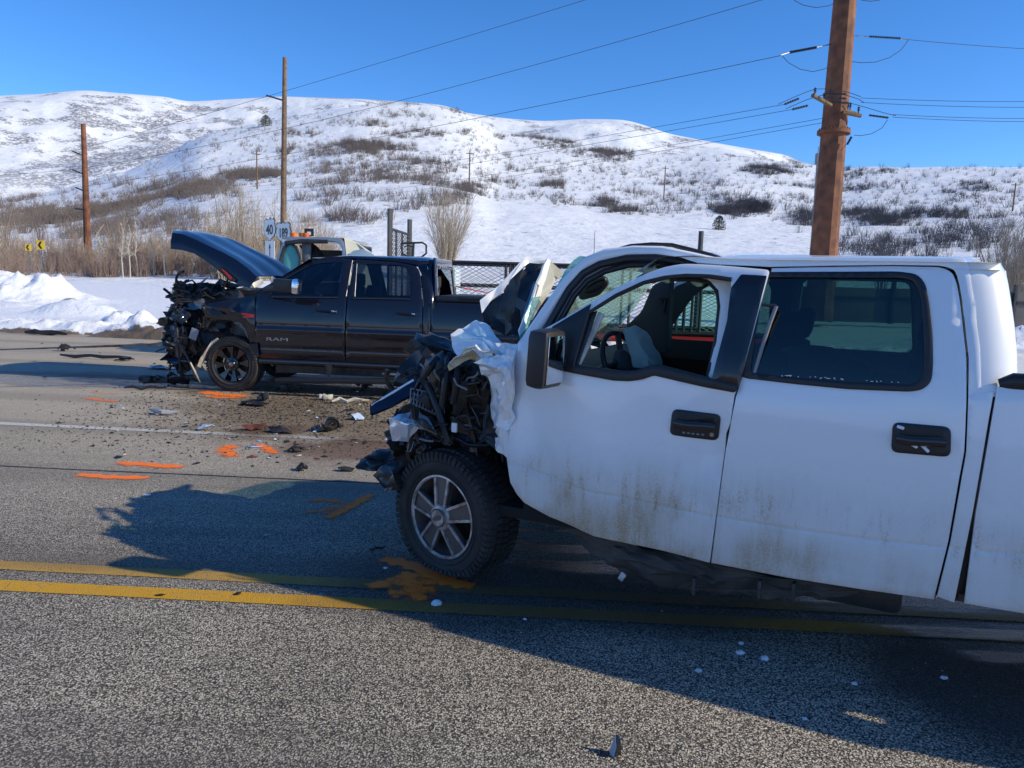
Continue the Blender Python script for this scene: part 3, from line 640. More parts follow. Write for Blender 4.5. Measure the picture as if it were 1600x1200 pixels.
for i, (px, r, h, lab) in enumerate([(352, 58, 6.6, 'tan leafless tree left of the route signs'), (378, 57, 7.0, 'tallest tan leafless tree above the raised hood'), (402, 58, 6.4, 'tan leafless tree just left of the 40 sign'), (470, 58, 5.6, 'thin tan leafless tree above the silver tow cab'), (498, 60, 5.0, 'thin tan leafless tree right of the amber beacons')]):
    bare_tree('bare_tree', lab, 'tree', px, r, h, .20, 9, M_['twig_tan'], 40 + i, 0, .035, 'tan trees behind the route signs', 12)
for i, (px, r, h, lab) in enumerate([(12, 96, 6.5, 'dark leafless tree at the far left edge of the valley'), (66, 104, 5.5, 'dark leafless tree on the valley snow left of the rust pole'), (1380, 60, 4.4, 'leafless shrub tree right of the big rust pole'), (1588, 52, 6.6, 'tall leafless tree at the right edge behind the white cab'), (1560, 54, 5.6, 'leafless tree behind the rear corner of the white cab')]):
    bare_tree('bare_tree', lab, 'tree', px, r, h, .30, 12, M_['twig_dark2'] if i < 3 else M_['twig_tan'], 60 + i, 0, .04, None, 16)
def conifer(px, r, h, w_, label):
    az = math.atan2(*ray(px, 420)[:2]); x, y = r * math.sin(az), r * math.cos(az); t = thing('juniper_tree', label, 'tree', (x, y, float(land(x, y))), 0)
    MB().tube([(0, 0, -.2), (0, 0, h * .9)], [.1, .03], 6).ob('trunk', M_['wood'], t); rs = np.random.RandomState(int(px)); n = 900
    f = rs.rand(n); a = rs.rand(n) * 6.28; R_ = w_ * np.sqrt(rs.rand(n)) * np.sin(np.clip(f * .68 + .32, 0, 1) * math.pi) ** .6; B = np.stack([np.cos(a) * R_, np.sin(a) * R_, h * (-.04 + .95 * f)], 1)
    T = B + np.stack([np.cos(a) * .3, np.sin(a) * .3, .35 + 0 * a], 1) * rs.uniform(.4, 1, (n, 1)) * h * .16; V, F_ = spikes(B, T, np.full(n, .055 * h / 2)); ob('crown', npmesh('crown', V, F_), M_['juniper'], t)
conifer(419, 278, 4.0, 2.0, 'small dark juniper on the high shoulder of the hill left of the wooden pole'); conifer(1119, 130, 2.5, 1.15, 'small dark juniper low on the smooth snow slope above the white truck')

# ================================================================== white pickup
W = Side(26, (1.0, 3.46), 1.38, .24, .04)
WT = thing('pickup_truck', 'white crew-cab pickup with crushed front end and bent driver door on the centre line', 'pickup truck', (1.0, 3.46, 0), -math.radians(26))
WW = 2.02          # width
cl = W.poly([(775, 712), (790, 717), (860, 743), (920, 765), (952, 771), (1035, 789), (1114, 807), (1230, 826), (1369, 845), (1484, 857), (1503, 859), (1600, 866)])
cls = np.array(cl); cls = cls[np.argsort(cls[:, 0])]
def crease(a, b): return .006 * math.exp(-((b - np.interp(a, cls[:, 0], cls[:, 1])) / .008) ** 2)
def wf(a, b, d): return (a, W.t(b) + d + crease(a, b), b)
def wfd(a, b, d):     # front door, buckled
    q = .035 * math.exp(-((a + .02) / .09) ** 2) * math.exp(-((b - 1.02) / .16) ** 2) - .030 * math.exp(-((a + .75) / .35) ** 2 - ((b - .75) / .25) ** 2)
    q += .018 * math.sin(a * 9 + b * 4) * math.exp(-((a + .9) / .3) ** 2) * (1 - sm(b, 1.25, 1.45)) + .012 * math.exp(-((a + .10 + .25 * (b - .9)) / .022) ** 2) * math.exp(-((b - .88) / .12) ** 2) + .010 * noise.noise(Vector((a * 3.5, b * 3, 2))) - .02 * sm(b, 1.5, 1.9) - .012
    return (a, W.t(b) + d + crease(a, b) + q, b)
def rows(f=(-.02, -.011, -.0055, 0, .0055, .011, .02), x0=-1.3, x1=3.2):
    xs = np.arange(x0, x1, .03); return [[(x, float(np.interp(x, cls[:, 0], cls[:, 1])) + o) for x in xs] for o in f]
P = W.poly
door_out = fillet(P([(812, 533), (804, 605), (799, 660), (795, 715), (801, 752), (811, 770), (822, 783), (860, 807), (929, 836), (1040, 861), (1109, 879), (1121, 790), (1132, 703), (1134, 678), (1141, 661), (1148, 617), (1157, 597), (1204, 422), (1130, 415), (1069, 412), (1034, 419), (992, 436), (924, 472), (869, 505)]), [0.0] * 10 + [.004] * 7 + [.02, .1, .1, .1, .1, .1, .05], 4)
door_hole = fillet(P([(899, 573), (921, 488), (965, 461), (1009, 441), (1042, 433), (1075, 430), (1110, 431), (1146, 436), (1137, 502), (1111, 596), (1075, 589), (1047, 582), (1028, 576), (1014, 580), (992, 586), (970, 587), (932, 581)]), [.02] * 7 + [.04] + [.02] * 9, 3)
door = panel('front_door', door_out, wfd, M_['paintw'], WT, [door_hole], sp=.042, thick=.045, edge=.006, lines=rows())
door['label'] = 'buckled white front door, dirty along the bottom'
def wo(off, base=wfd): return lambda a, b, d: tuple(Vector(base(a, b, d)) - Vector((0, off, 0)))
panel('sail_panel', fillet(P([(864, 511), (926, 474), (920, 492), (899, 575), (881, 574), (878, 540)]), .01), wo(.007), M_['trim'], door, sp=.05, thick=.006, edge=.002)
panel('belt_trim', fillet(P([(881, 566), (932, 573), (970, 579), (992, 579), (1012, 572), (1028, 568), (1050, 574), (1111, 590), (1155, 602), (1150, 613), (1100, 604), (1040, 590), (1024, 586), (1006, 592), (985, 595), (960, 594), (883, 579)]), .012), wo(.013), M_['trim'], door, sp=.05, thick=.02, edge=.004)
panel('pillar_trim', fillet(P([(1160, 429), (1200, 431), (1155, 607), (1112, 596), (1137, 502), (1144, 450)]), .008), wo(.008), M_['trimg'], door, sp=.05, thick=.007, edge=.002)
# window rubber round the opening
hp = [(898, 572), (921, 489), (965, 462), (1009, 442), (1042, 434), (1075, 431), (1110, 432), (1145, 437)]
MB().tube([Vector(wfd(*W.sz(*p), -.004)) for p in hp], .011, 8).ob('window_seal', M_['trim'], door)
# regulator glass guide left standing in the opening
panel('glass_run', fillet(P([(934, 487), (943, 492), (905, 574), (900, 573)]), .004), wo(-.02), M_['primer'], door, sp=.05, thick=.015, edge=.002)
panel('glass_run', P([(921, 490), (933, 485), (903, 572), (896, 570)]), wo(-.012), M_['trim'], door, sp=.05, thick=.012, edge=.002)

def handle(par, pts, keyp, base):
    bz = panel('handle_bezel', fillet(P(pts), .03), wo(.010, base), M_['trim'], par, sp=.05, thick=.012, edge=.004)
    q = P(pts); A_ = Vector(q[0]); B_ = Vector(q[1]); D_ = Vector(q[3]); ux = (B_ - A_); uy = (D_ - A_)
    def loc(u, v, d): p = A_ + ux * u + uy * v; return Vector(base(p.x, p.y, d))
    m = MB(); m.prism([(.12, .12), (.88, .12), (.86, .44), (.14, .44)], .004, lambda a, b, d: loc(a, b, -.0115 + d)); m.ob('handle_recess', M_['signk'], bz, smooth=False)
    m = MB(); pth = [loc(.08 + .84 * i / 6, .50 + .02 * math.sin(i), -.030 - .014 * math.sin(math.pi * i / 6)) for i in range(7)]; m.tube(pth, .020, 10, flat=.6); m.ob('handle_grip', M_['trimg'], bz)
    if keyp:
        for i in range(5):
            m = MB(); m.box(loc(.30 + .095 * i, .84, -.013), (.013, .004, .008), ch=.001); m.ob('key_button', M_['insul'], bz)
        m = MB(); m.lathe([(0, -.004), (.010, -.004), (.012, 0), (.012, .004)], 14, Matrix.Translation(loc(.86, .80, -.012))); m.ob('lock', M_['steel'], bz)
    else:
        for u, v, su, k in ((.14, .14, .020, 1), (.36, .66, .032, 2), (.58, .74, .03, 3)):
            V = []; r_ = random.Random(k); m = MB(); m.box(loc(u, v, -.016), (su * 1.5, .012, .014), Matrix.Rotation(.25 * k, 3, 'Y'), ch=.005); o = m.ob('frost', M_['ice'], bz)
    return bz
handle(door, [(1052, 638), (1127, 648), (1121, 690), (1047, 678)], True, wfd)

# mirror
mr = MB(); mr.box((0, 0, 0), (.12, .215, .30), ch=.045); mo = mr.ob('mirror', M_['trim'], door, 50); mo.location = (-.85, -.16, 1.41); mo.rotation_euler = (0, .05, -.12)
m = MB(); m.box((.059, -.0, 0), (.006, .16, .24), ch=.02); m.ob('mirror_glass', M_['chrome'], mo)
m = MB(); m.tube([(-.01, .10, -.02), (0, .17, -.03), (.02, .235, -.02)], .035, 10); m.ob('mirror_arm', M_['trim'], mo)

# cab side: roof rail, rear pillar, corner
side_out = P([(1060, 401), (1090, 411), (1130, 413.5), (1204, 417), (1300, 415), (1394, 414)]) + fillet(P([(1394, 414), (1471, 415), (1493, 421), (1499, 443), (1504, 471), (1511, 534), (1514, 559), (1513, 627), (1510, 707), (1502, 752), (1486, 845), (1463, 938)]), [0, .05, .05] + [.02] * 9) + P([(1491, 942), (1520, 800), (1545, 655), (1553, 612), (1533, 614), (1531, 545), (1524, 479), (1513, 412), (1507, 403), (1300, 401), (1180, 402)])
panel('cab_side', side_out, wf, M_['paintw'], WT, sp=.05, thick=.02, edge=.003, lines=rows())
# rear door
rd_out = P([(1111, 880), (1122, 790), (1134, 703), (1150, 620), (1160, 590), (1206, 419), (1300, 417), (1392, 416)]) + fillet(P([(1392, 416), (1470, 417.5), (1488, 425), (1495, 443), (1500, 471), (1507, 534), (1510, 559), (1510, 627), (1506.5, 707), (1498, 752), (1482, 845), (1459, 937)]), [0, .05, .05] + [.02] * 8 + [.0]) + P([(1345, 921), (1230, 903)])
rd_hole = fillet(P([(1190, 430), (1407, 431), (1429, 433), (1440, 446), (1446, 471), (1450, 517), (1451, 572), (1449, 592), (1436, 604), (1421, 607), (1325, 603), (1242, 596), (1166, 588)]), [.02] * 13, 3)
def wfr(a, b, d): return (a, W.t(b) + d + crease(a, b) - .006 * math.exp(-((b - 1.22) / .10) ** 2) * (1 - math.exp(-((a - .84) / .16) ** 2)), b)
rdoor = panel('rear_door', rd_out, wfr, M_['paintw'], WT, [rd_hole], sp=.042, thick=.045, edge=.006, lines=rows())
ring_o = fillet(P([(1185, 425), (1404, 424), (1433, 428), (1446, 443), (1452, 471), (1457, 517), (1458, 572), (1455, 597), (1441, 609), (1421, 612), (1325, 608), (1242, 600), (1157, 590)]), .03, 3)
ring_i = fillet(P([(1195, 433), (1407, 434), (1425, 437), (1434, 449), (1440, 471), (1443, 517), (1444, 572), (1442, 588), (1430, 599), (1418, 601), (1325, 597), (1242, 590), (1172, 582)]), .03, 3)
panel('window_frame', ring_o, wo(.006, wfr), M_['trim'], rdoor, [ring_i], sp=.05, thick=.012, edge=.003)
panel('window_glass', ring_o, wo(-.008, wfr), M_['glass_dark'], rdoor, sp=.08, thick=.004, edge=0)
handle(rdoor, [(1395, 659), (1486, 667), (1485, 714), (1392, 706)], False, wfr)
# vent glass leaning behind the torn front door frame
mb = MB(); q = [W.at(1192, 476, .10), W.at(1212, 477, .13), W.at(1176, 588, .12), W.at(1182, 520, .08)]
MB().tube([W.at(1213, 478, .05), W.at(1203, 505, .045), W.at(1190, 545, .035), W.at(1177, 588, .03)], .009, 6).ob('vent_frame', M_['insul'], rdoor)
MB().tube([W.at(1190, 476, .05), W.at(1213, 478, .05)], .008, 6).ob('vent_frame', M_['trim'], rdoor)
# snow dust on the sill
mb = MB(); r_ = random.Random(3)
for i in range(34):
    a = r_.random() ** 2.2; x = 1222 + 196 * a; y = 586.5 + 11.5 * a + r_.uniform(-1., 1.); p = Vector(wfr(*W.sz(x, y), -.006)); mb.box(p, (r_.uniform(.002, .008), .004, r_.uniform(.002, .0035)))
stuff(mb.ob('frost', M_['ice'], rdoor, smooth=False))

# rounded rear corners, back wall, roof, right side
_s0 = sorted((W.sz(*p)[1], W.sz(*p)[0]) for p in [(1533, 614), (1532, 580), (1531, 545), (1528, 510), (1524, 479), (1519, 445), (1513, 412)])
def s0(z): return float(np.interp(z, [a for a, b in _s0], [b for a, b in _s0]))
RC = .15
def corner(name, right):
    V = []; Fc = []; zs = [1.375 + i * (1.93 - 1.375) / 30 for i in range(31)]; n = 9
    for z in zs:
        e_ = .015 * float(sm(z, 1.85, 1.94)) ** 2; t0 = W.t(z) + .004 + e_; lo = 1.03 if z < 1.37 else s0(z) - e_
        rr = RC if z > 1.37 else .06
        for j in range(n):
            q = math.pi / 2 * j / (n - 1); x = lo + rr * math.sin(q) - (0 if z > 1.37 else -.0); y = t0 + rr * (1 - math.cos(q)); V.append((x, WW - y if right else y, z))
    for i in range(30):
        for j in range(n - 1):
            a = i * n + j; f = (a, a + 1, a + 1 + n, a + n); Fc.append(f[::-1] if right else f)
    return ob(name, mesh(name, V, Fc, True, 60), M_['paintw2'], WT)
corner('cab_corner', False); corner('cab_corner', True)
def back(a, b, d): return (s0(b) + RC - d if b > 1.37 else 1.09 - d, a, b)
panel('cab_back', [(.20, .5), (WW - .20, .5), (WW - .20, 1.36), (WW - .3, 1.90), (WW - .42, 1.935), (.42, 1.935), (.3, 1.90), (.20, 1.36)], back, M_['paintw2'], WT, [fillet([(.42, 1.42), (WW - .42, 1.42), (WW - .46, 1.82), (.46, 1.82)], .06)], sp=.08, thick=.02)
panel('rear_window', fillet([(.40, 1.40), (WW - .40, 1.40), (WW - .44, 1.84), (.44, 1.84)], .06), lambda a, b, d: (back(a, b, d)[0] - .025, a, b), M_['glass_dark'], WT, sp=.2, thick=.004, edge=0)
# roof, kinked where the front folded down
V = []; Fc = []; na = 34; nb = 22
for i in range(na):
    a = i / (na - 1); s_ = -.50 + a * (s0(1.93) + RC * .86 + .50)
    for j in range(nb):
        u = -1 + 2 * j / (nb - 1); t0 = W.t(1.93) - .015; y = WW / 2 + u * (WW / 2 - t0) * (1 - .03 * sm(a, .92, 1.))
        z = 1.927 + .034 * (1 - abs(u) ** 3.5) * (1 - sm(a, .9, 1.) * .75); cr = 1 - sm(s_, -.5, .05)
        z += cr * (.035 * math.sin(u * 5 + 1) + .05 * noise.noise(Vector((s_ * 4, u * 3, 1)))) - .10 * (1 - sm(s_, -.52, -.36)) + .010 * (math.sin(y * 21) > .2) * (.12 < a < .95) * (abs(u) < .8)
        V.append((s_, y, z))
for i in range(na - 1):
    for j in range(nb - 1): k = i * nb + j; Fc.append((k, k + nb, k + nb + 1, k + 1))
n0 = len(V); V += [(x, y, z - .03) for x, y, z in V]; Fc += [tuple(n0 + q for q in f[::-1]) for f in Fc]
ob('roof', mesh('roof', V, Fc, True, 40), M_['paintw2'], WT)
crumple('roof_fold', [W.at(925, 402, .33), W.at(985, 388, .38), W.at(1040, 386, .42), W.at(1108, 403, .4), W.at(1000, 398, .30), W.at(1060, 402, .29), W.at(1128, 410, .3)], [(0, 1, 4), (1, 2, 5, 4), (2, 3, 6, 5)], M_['paintw2'], WT, 3, .008, 8)
MB().tube([W.at(*p, .31) for p in [(921, 403), (950, 394), (985, 384), (1018, 381.5), (1050, 383), (1080, 391), (1110, 400), (1136, 408)]], [.006, .009, .010, .010, .011, .013, .016, .012], 8).ob('loose_roof_trim', M_['trim'], WT)
# left windscreen pillar and door aperture
def wp(L, dt=0.): return [Vector(((q := W.sz(*p))[0], W.t(q[1]) + dt, q[1])) for p in L]
pil = MB().tube(wp([(800, 556), (817, 533), (850, 484), (882, 439), (909, 412), (940, 399), (985, 393), (1030, 394), (1075, 402), (1125, 410)], .06), [.035, .035, .034, .034, .036, .036, .034, .034, .03, .02], 10, flat=.8).ob('windscreen_pillar', M_['paintw2'], WT)
MB().tube(wp([(816, 566), (838, 535), (862, 490), (884, 452), (906, 427), (932, 413), (975, 403), (1020, 402), (1055, 407), (1085, 413)], .05), .021, 10).ob('door_seal', M_['trim'], WT)
MB().tube(wp([(833, 560), (855, 525), (868, 500), (889, 462), (910, 438), (938, 423), (975, 413), (1015, 412), (1045, 418)], .075), .017, 10).ob('door_seal', M_['trim'], WT)
MB().tube(wp([(826, 562), (846, 532), (864, 497), (886, 458), (908, 433), (938, 417)], .07), .010, 8).ob('pillar_chrome_strip', M_['insul'], WT)
panel('door_post', fillet(P([(1096, 432), (1148, 437), (1141, 502), (1113, 600), (1098, 597), (1112, 535), (1119, 480), (1115, 452)]), .03), lambda a, b, d: (a, W.t(b) + .075 + d, b), M_['paintw2'], WT, sp=.06, thick=.03)
MB().tube(wp([(1040, 436), (1080, 436), (1103, 441), (1116, 455), (1119, 480), (1113, 535), (1100, 596)], .085), .012, 8).ob('door_seal', M_['trim'], WT)
# right side
def wr(a, b, d): return (a, WW - W.t(b) - d, b)
panel('right_side', [(-1.15, .5), (1.05, .5), (1.05, 1.4), (s0(1.9), 1.93), (-.30, 1.93), (-.62, 1.90), (-1.12, 1.45)], wr, M_['paintw2'], WT,
      [fillet([(.13, 1.40), (.86, 1.40), (.80, 1.86), (.16, 1.86)], .05), fillet([(-.95, 1.37), (-.0, 1.34), (.03, 1.86), (-.40, 1.86), (-.62, 1.76)], .05)], sp=.09, thick=.03)
panel('window_glass', fillet([(.12, 1.39), (.87, 1.39), (.81, 1.87), (.15, 1.87)], .05), lambda a, b, d: (a, WW - W.t(b) - .03 + d, b), M_['glass_teal'], WT, sp=.2, thick=.004, edge=0)
panel('window_glass', fillet([(-.96, 1.36), (0, 1.33), (.04, 1.87), (-.42, 1.87), (-.64, 1.77)], .05), lambda a, b, d: (a, WW - W.t(b) - .03 + d, b), M_['glass_teal'], WT, sp=.2, thick=.004, edge=0)
panel('window_surround', [(-1.0, 1.25), (.06, 1.25), (.10, 1.90), (-.44, 1.90), (-.70, 1.79)], lambda a, b, d: (a, WW - W.t(b) - .045 - d, b), M_['liner'], WT, [fillet([(-.80, 1.40), (-.06, 1.40), (-.03, 1.84), (-.38, 1.84), (-.55, 1.76)], .09)], sp=.1, thick=.03)

# windscreen: shattered, still hanging between the pillars
V = []; Fc = []; n = 10
for i in range(n):
    a = i / (n - 1)
    for j in range(n):
        b_ = j / (n - 1); bow = math.sin(b_ * math.pi); s_ = (-1.22 + .42 * a) - .13 * bow * (1 - a * .4); z = 1.36 + .55 * a + .02 * noise.noise(Vector((a * 3, b_ * 4, 0))); y = (.06 + .16 * a) + (WW - .12 - .32 * a) * b_
        V.append((s_ + .02 * noise.noise(Vector((a * 5, b_ * 5, 3))), y, z))
for i in range(n - 1):
    for j in range(n - 1): k = i * n + j; Fc.append((k, k + 1, k + n + 1, k + n))
me = mesh('windscreen', V, Fc, True, 60); o = ob('windscreen', me, M_['shatter'], WT)
crumple('windscreen_edge', [W.at(880, 424, .30), W.at(905, 399, .5), W.at(921, 404, .4), W.at(893, 424, .27), W.at(868, 452, .22)], [(0, 1, 2, 3), (0, 3, 4)], M_['shatter'], WT, 2, .01, 8)
panel('windscreen_corner', P([(843, 463), (878, 425), (884, 432), (826, 520), (815, 512)]), lambda a, b, d: (a, W.t(b) + .16 + d, b), M_['glass_teal'], WT, sp=.08, thick=.004, edge=0)

# cabin
inr = thing  # (kept as parts of the truck)
m = MB(); m.box((-.1, WW / 2, .50), (2.3, WW - .14, .06)); m.box((1.0, WW / 2, .95), (.05, WW - .2, .85)); m.box((-.1, .08, .9), (1.9, .03, .8)); m.box((-.1, WW - .10, .88), (1.9, .03, .76)); m.ob('cabin_floor', M_['under'], WT, smooth=False)
m = MB(); m.box((.25, WW / 2, 1.885), (1.5, WW - .62, .02), ch=.008); m.ob('headliner', M_['liner'], WT)
def seat(x, y, wd, nm='seat'):
    m = MB(); m.box((x - .22, y, .86), (.52, wd, .20), Matrix.Rotation(.10, 3, 'Y'), ch=.06); o = m.ob(nm, M_['seat'], WT, 50)
    m = MB(); m.box((x + .10, y, 1.16), (.16, wd * .96, .66), Matrix.Rotation(.20, 3, 'Y'), ch=.06); m.ob('backrest', M_['seat'], o, 50)
    return o
def headrest(o, x, y): m = MB(); m.box((x + .20, y, 1.585), (.10, .27, .19), Matrix.Rotation(.15, 3, 'Y'), ch=.045); m.ob('headrest', M_['seat'], o, 50)
for y in (.52, 1.50):
    o = seat(.02, y, .54); headrest(o, .02, y)
o = seat(.78, 1.0, 1.6, 'rear_bench')
for y in (.45, 1.55): headrest(o, .72, y)
m = MB(); m.box((-.98, WW / 2, 1.12), (.42, WW - .2, .44), Matrix.Rotation(.12, 3, 'Y'), ch=.10); m.ob('dashboard', M_['liner'], WT, 50)
m = MB(); ctr = W.at(972, 565, .50); R3 = Matrix.Rotation(1.15, 3, 'Y') @ Matrix.Rotation(.25, 3, 'X')
ring = [ctr + R3 @ Vector((.175 * math.cos(a), .175 * math.sin(a), 0)) for a in [i * math.pi / 14 for i in range(29)]]; m.tube(ring, .016, 8, cap=False)
for a in (.3, 2.8, 4.7): m.tube([ctr, ctr + R3 @ Vector((.17 * math.cos(a), .17 * math.sin(a), 0))], .018, 6)
m.tube([ctr, ctr + Vector((-.3, 0, -.15))], .03, 8); m.ob('steering_wheel', M_['trim'], WT)
m = MB(); m.lathe([(0, -.03), (.05, -.03), (.075, 0), (.06, .03), (0, .03)], 16, Matrix.Translation(ctr) @ (R3 @ Matrix.Rotation(1.57, 3, 'X')).to_4x4()); m.ob('horn_pad', M_['liner'], WT)
panel('pillar_cover', fillet([(q.x, q.z) for q in [W.at(*p, 1.25) for p in [(1020, 445), (1048, 434), (1043, 551), (1034, 553), (992, 510), (976, 512), (1002, 487)]]], .03), lambda a, b, d: (a, 1.25 + d, b), M_['liner'], WT, sp=.08, thick=.10)
MB().tube([W.at(1032, 466, 1.22), W.at(1036, 474, 1.22), W.at(1040, 466, 1.22), W.at(1036, 489, 1.22)], .012, 6).ob('belt_anchor', M_['trim'], WT)
V = [W.at(973, 515, .55), W.at(992, 507, .6), W.at(1010, 517, .62), W.at(1024, 540, .62), W.at(1037, 563, .6), W.at(1038, 573, .55), W.at(1014, 575, .45), W.at(990, 573, .45), W.at(983, 550, .47), W.at(1000, 535, .50), W.at(1012, 556, .46)]
o = crumple('deployed_airbag', V, [(0, 1, 9), (1, 2, 9), (2, 3, 9), (3, 10, 9), (3, 4, 10), (4, 5, 10), (5, 6, 10), (6, 7, 10), (7, 8, 10), (8, 9, 10), (8, 0, 9)], M_['airbag'], WT, 4, .014, 11, .004, 60); o['label'] = 'pale green deployed airbag hanging in the driver window'
panel('sun_visor', fillet([(q.x, q.z) for q in [W.at(*p, .55) for p in [(900, 440), (945, 430), (952, 442), (935, 462), (905, 470)]]], .03), lambda a, b, d: (a, .55 + d, b), M_['liner'], WT, sp=.06, thick=.02)
cv = W.at(930, 446, .50); m = MB(); m.tube([cv + Vector((.055 * math.cos(i * .3307) + .018 * math.sin(i * .3307), 0, .030 * math.sin(i * .3307) + .022 * math.cos(i * .3307))) for i in range(20)], .012, 7, cap=False); m.ob('visor_mirror_frame', M_['trim'], WT)
# things seen on the rear bench through the dark glass
m = MB(); V = []; c = W.at(1262, 575, .45); m.lathe([(0, .10), (.11, .10), (.14, -.08), (.11, -.11), (0, -.11)], 20, Matrix.Translation(c) @ Matrix.Rotation(-1.57, 4, 'X')); m.ob('bucket', M_['airbag'], WT)
crumple('grey_jacket', [W.at(1325, 560, .4), W.at(1352, 572, .4), W.at(1380, 600, .4), W.at(1330, 603, .4), W.at(1345, 585, .3)], [(0, 1, 4), (1, 2, 4), (2, 3, 4), (3, 0, 4)], M_['liner'], WT, 3, .01, 9)

# folded bonnet
H = lambda x, y, t: W.at(x, y, t)
crumple('hood', [H(822, 401, .55), H(778, 447, .40), H(750, 469, .32), H(753, 490, .32), H(767, 470, .36), H(786, 453, .40), H(797, 437, .44), H(826, 411, .55), H(855, 405, .62), H(852, 412, .62)],
        [(0, 1, 6, 7), (1, 2, 4, 5), (2, 3, 4), (1, 5, 6), (0, 7, 9, 8)], M_['paintw2'], WT, 3, .007, 9, .012)
crumple('hood', [H(855, 405, .60), H(859, 408, .62), H(842, 463, .50), H(814, 533, .22), H(810, 517, .22), H(829, 470, .36), H(849, 414, .55)], [(0, 1, 6), (1, 2, 5, 6), (2, 3, 4, 5)], M_['paintw2'], WT, 3, .006, 9, .012)
crumple('hood', [H(857, 406, .70), H(880, 425, 1.35), H(868, 440, 1.3), H(843, 464, .60), H(830, 500, .55)], [(0, 1, 2, 3), (2, 3, 4)], M_['cream'], WT, 2, .006, 6, .01)  # cream colour puts the sunlit tone into the white hood's top
crumple('hood_cavity_shade', [H(753, 488, .62), H(786, 451, .72), H(826, 410, .85), H(852, 412, .85), H(834, 480, .62), H(813, 520, .5), H(786, 520, .6), H(755, 505, .6)], [(0, 1, 6, 7), (1, 2, 3, 4), (1, 4, 5, 6)], M_['junk'], WT, 3, .03, 7, .01)  # dark sheet stands in for the shade inside the folded hood
crumple('hood_rib', [H(800, 428, .52), H(818, 418, .54), H(810, 450, .5), H(790, 500, .46), H(774, 498, .46), H(788, 460, .5), H(797, 505, .46), H(812, 440, .5)], [(0, 1, 2, 5), (5, 2, 3, 4), (2, 7, 6, 3)], M_['junk2'], WT, 3, .008, 12, .01)
crumple('hood_rib', [H(834, 440, .45), H(842, 446, .45), H(822, 505, .32), H(813, 510, .32), H(824, 470, .40)], [(0, 1, 2, 3, 4)], M_['steel'], WT, 3, .006, 12, .008)
# wing skin, crushed into folds
crumple('crushed_fender', [H(702, 521, .10), H(733, 502, .20), H(745, 499, .22), H(765, 508, .22), H(779, 524, .18), H(797, 537, .10), H(792, 544, .05), H(774, 564, .03), H(772, 553, .00), H(751, 553, -.03), H(736, 544, .0), H(713, 551, .04), H(704, 537, .07), H(752, 530, .08)],
        [(0, 1, 13), (1, 2, 13), (2, 3, 13), (3, 4, 13), (4, 5, 6, 13), (6, 7, 13), (7, 8, 13), (8, 9, 13), (9, 10, 13), (10, 11, 13), (11, 12, 13), (12, 0, 13)], M_['paintw2'], WT, 4, .028, 7, .006, 16)
crumple('crushed_fender', [H(702, 576, .05), H(713, 558, .03), H(733, 546, .0), H(772, 553, -.02), H(783, 582, .02), H(778, 596, .05), H(763, 596, .10), H(751, 578, .14), H(733, 567, .12), H(715, 573, .10), H(704, 583, .1), H(752, 562, .05)],
        [(0, 1, 9, 10), (1, 2, 8, 9), (2, 3, 11), (2, 11, 7, 8), (3, 4, 11), (4, 5, 6, 11), (6, 7, 11)], M_['cream'], WT, 4, .026, 9, .006, 16, 3.)
crumple('crushed_fender', [H(774, 537, .03), H(797, 536, .05), H(815, 540, .04), H(805, 605, .01), H(799, 655, .00), H(794, 716, .00), H(775, 707, .02), H(767, 685, .05), H(762, 655, .10), H(763, 600, .06), H(781, 590, .0), H(786, 560, .0), H(783, 640, -.02)],
        [(0, 1, 11), (1, 2, 3, 11), (11, 3, 10), (10, 3, 12), (9, 10, 12), (8, 9, 12), (3, 4, 12), (4, 5, 12), (5, 6, 7, 12), (7, 8, 12)], M_['paintw2'], WT, 4, .022, 10, .006, 16, 7.)
crumple('crushed_fender', [H(738, 566, .0), H(775, 551, -.04), H(801, 556, -.05), H(805, 606, -.04), H(799, 652, -.04), H(788, 674, -.03), H(774, 664, .0), H(779, 624, .02), H(764, 600, .03), H(748, 590, .03), H(786, 590, -.09), H(772, 575, -.08)],
        [(0, 1, 11), (1, 2, 10, 11), (2, 3, 10), (3, 4, 10), (4, 5, 6, 10), (6, 7, 10), (7, 8, 11, 10), (8, 9, 11), (9, 0, 11)], M_['paintw2'], WT, 4, .026, 8, .005, 14, 11.)
crumple('door_edge_fold', [H(790, 545, -.02), H(806, 548, -.02), H(802, 600, -.03), H(790, 590, -.05)], [(0, 1, 2, 3)], M_['paintw2'], WT, 3, .012, 12, .005, 18, 2.)
m = MB(); m.box(H(797, 598, -.03), (.05, .02, .06), ch=.008); m.ob('side_marker', M_['trimg'], WT)

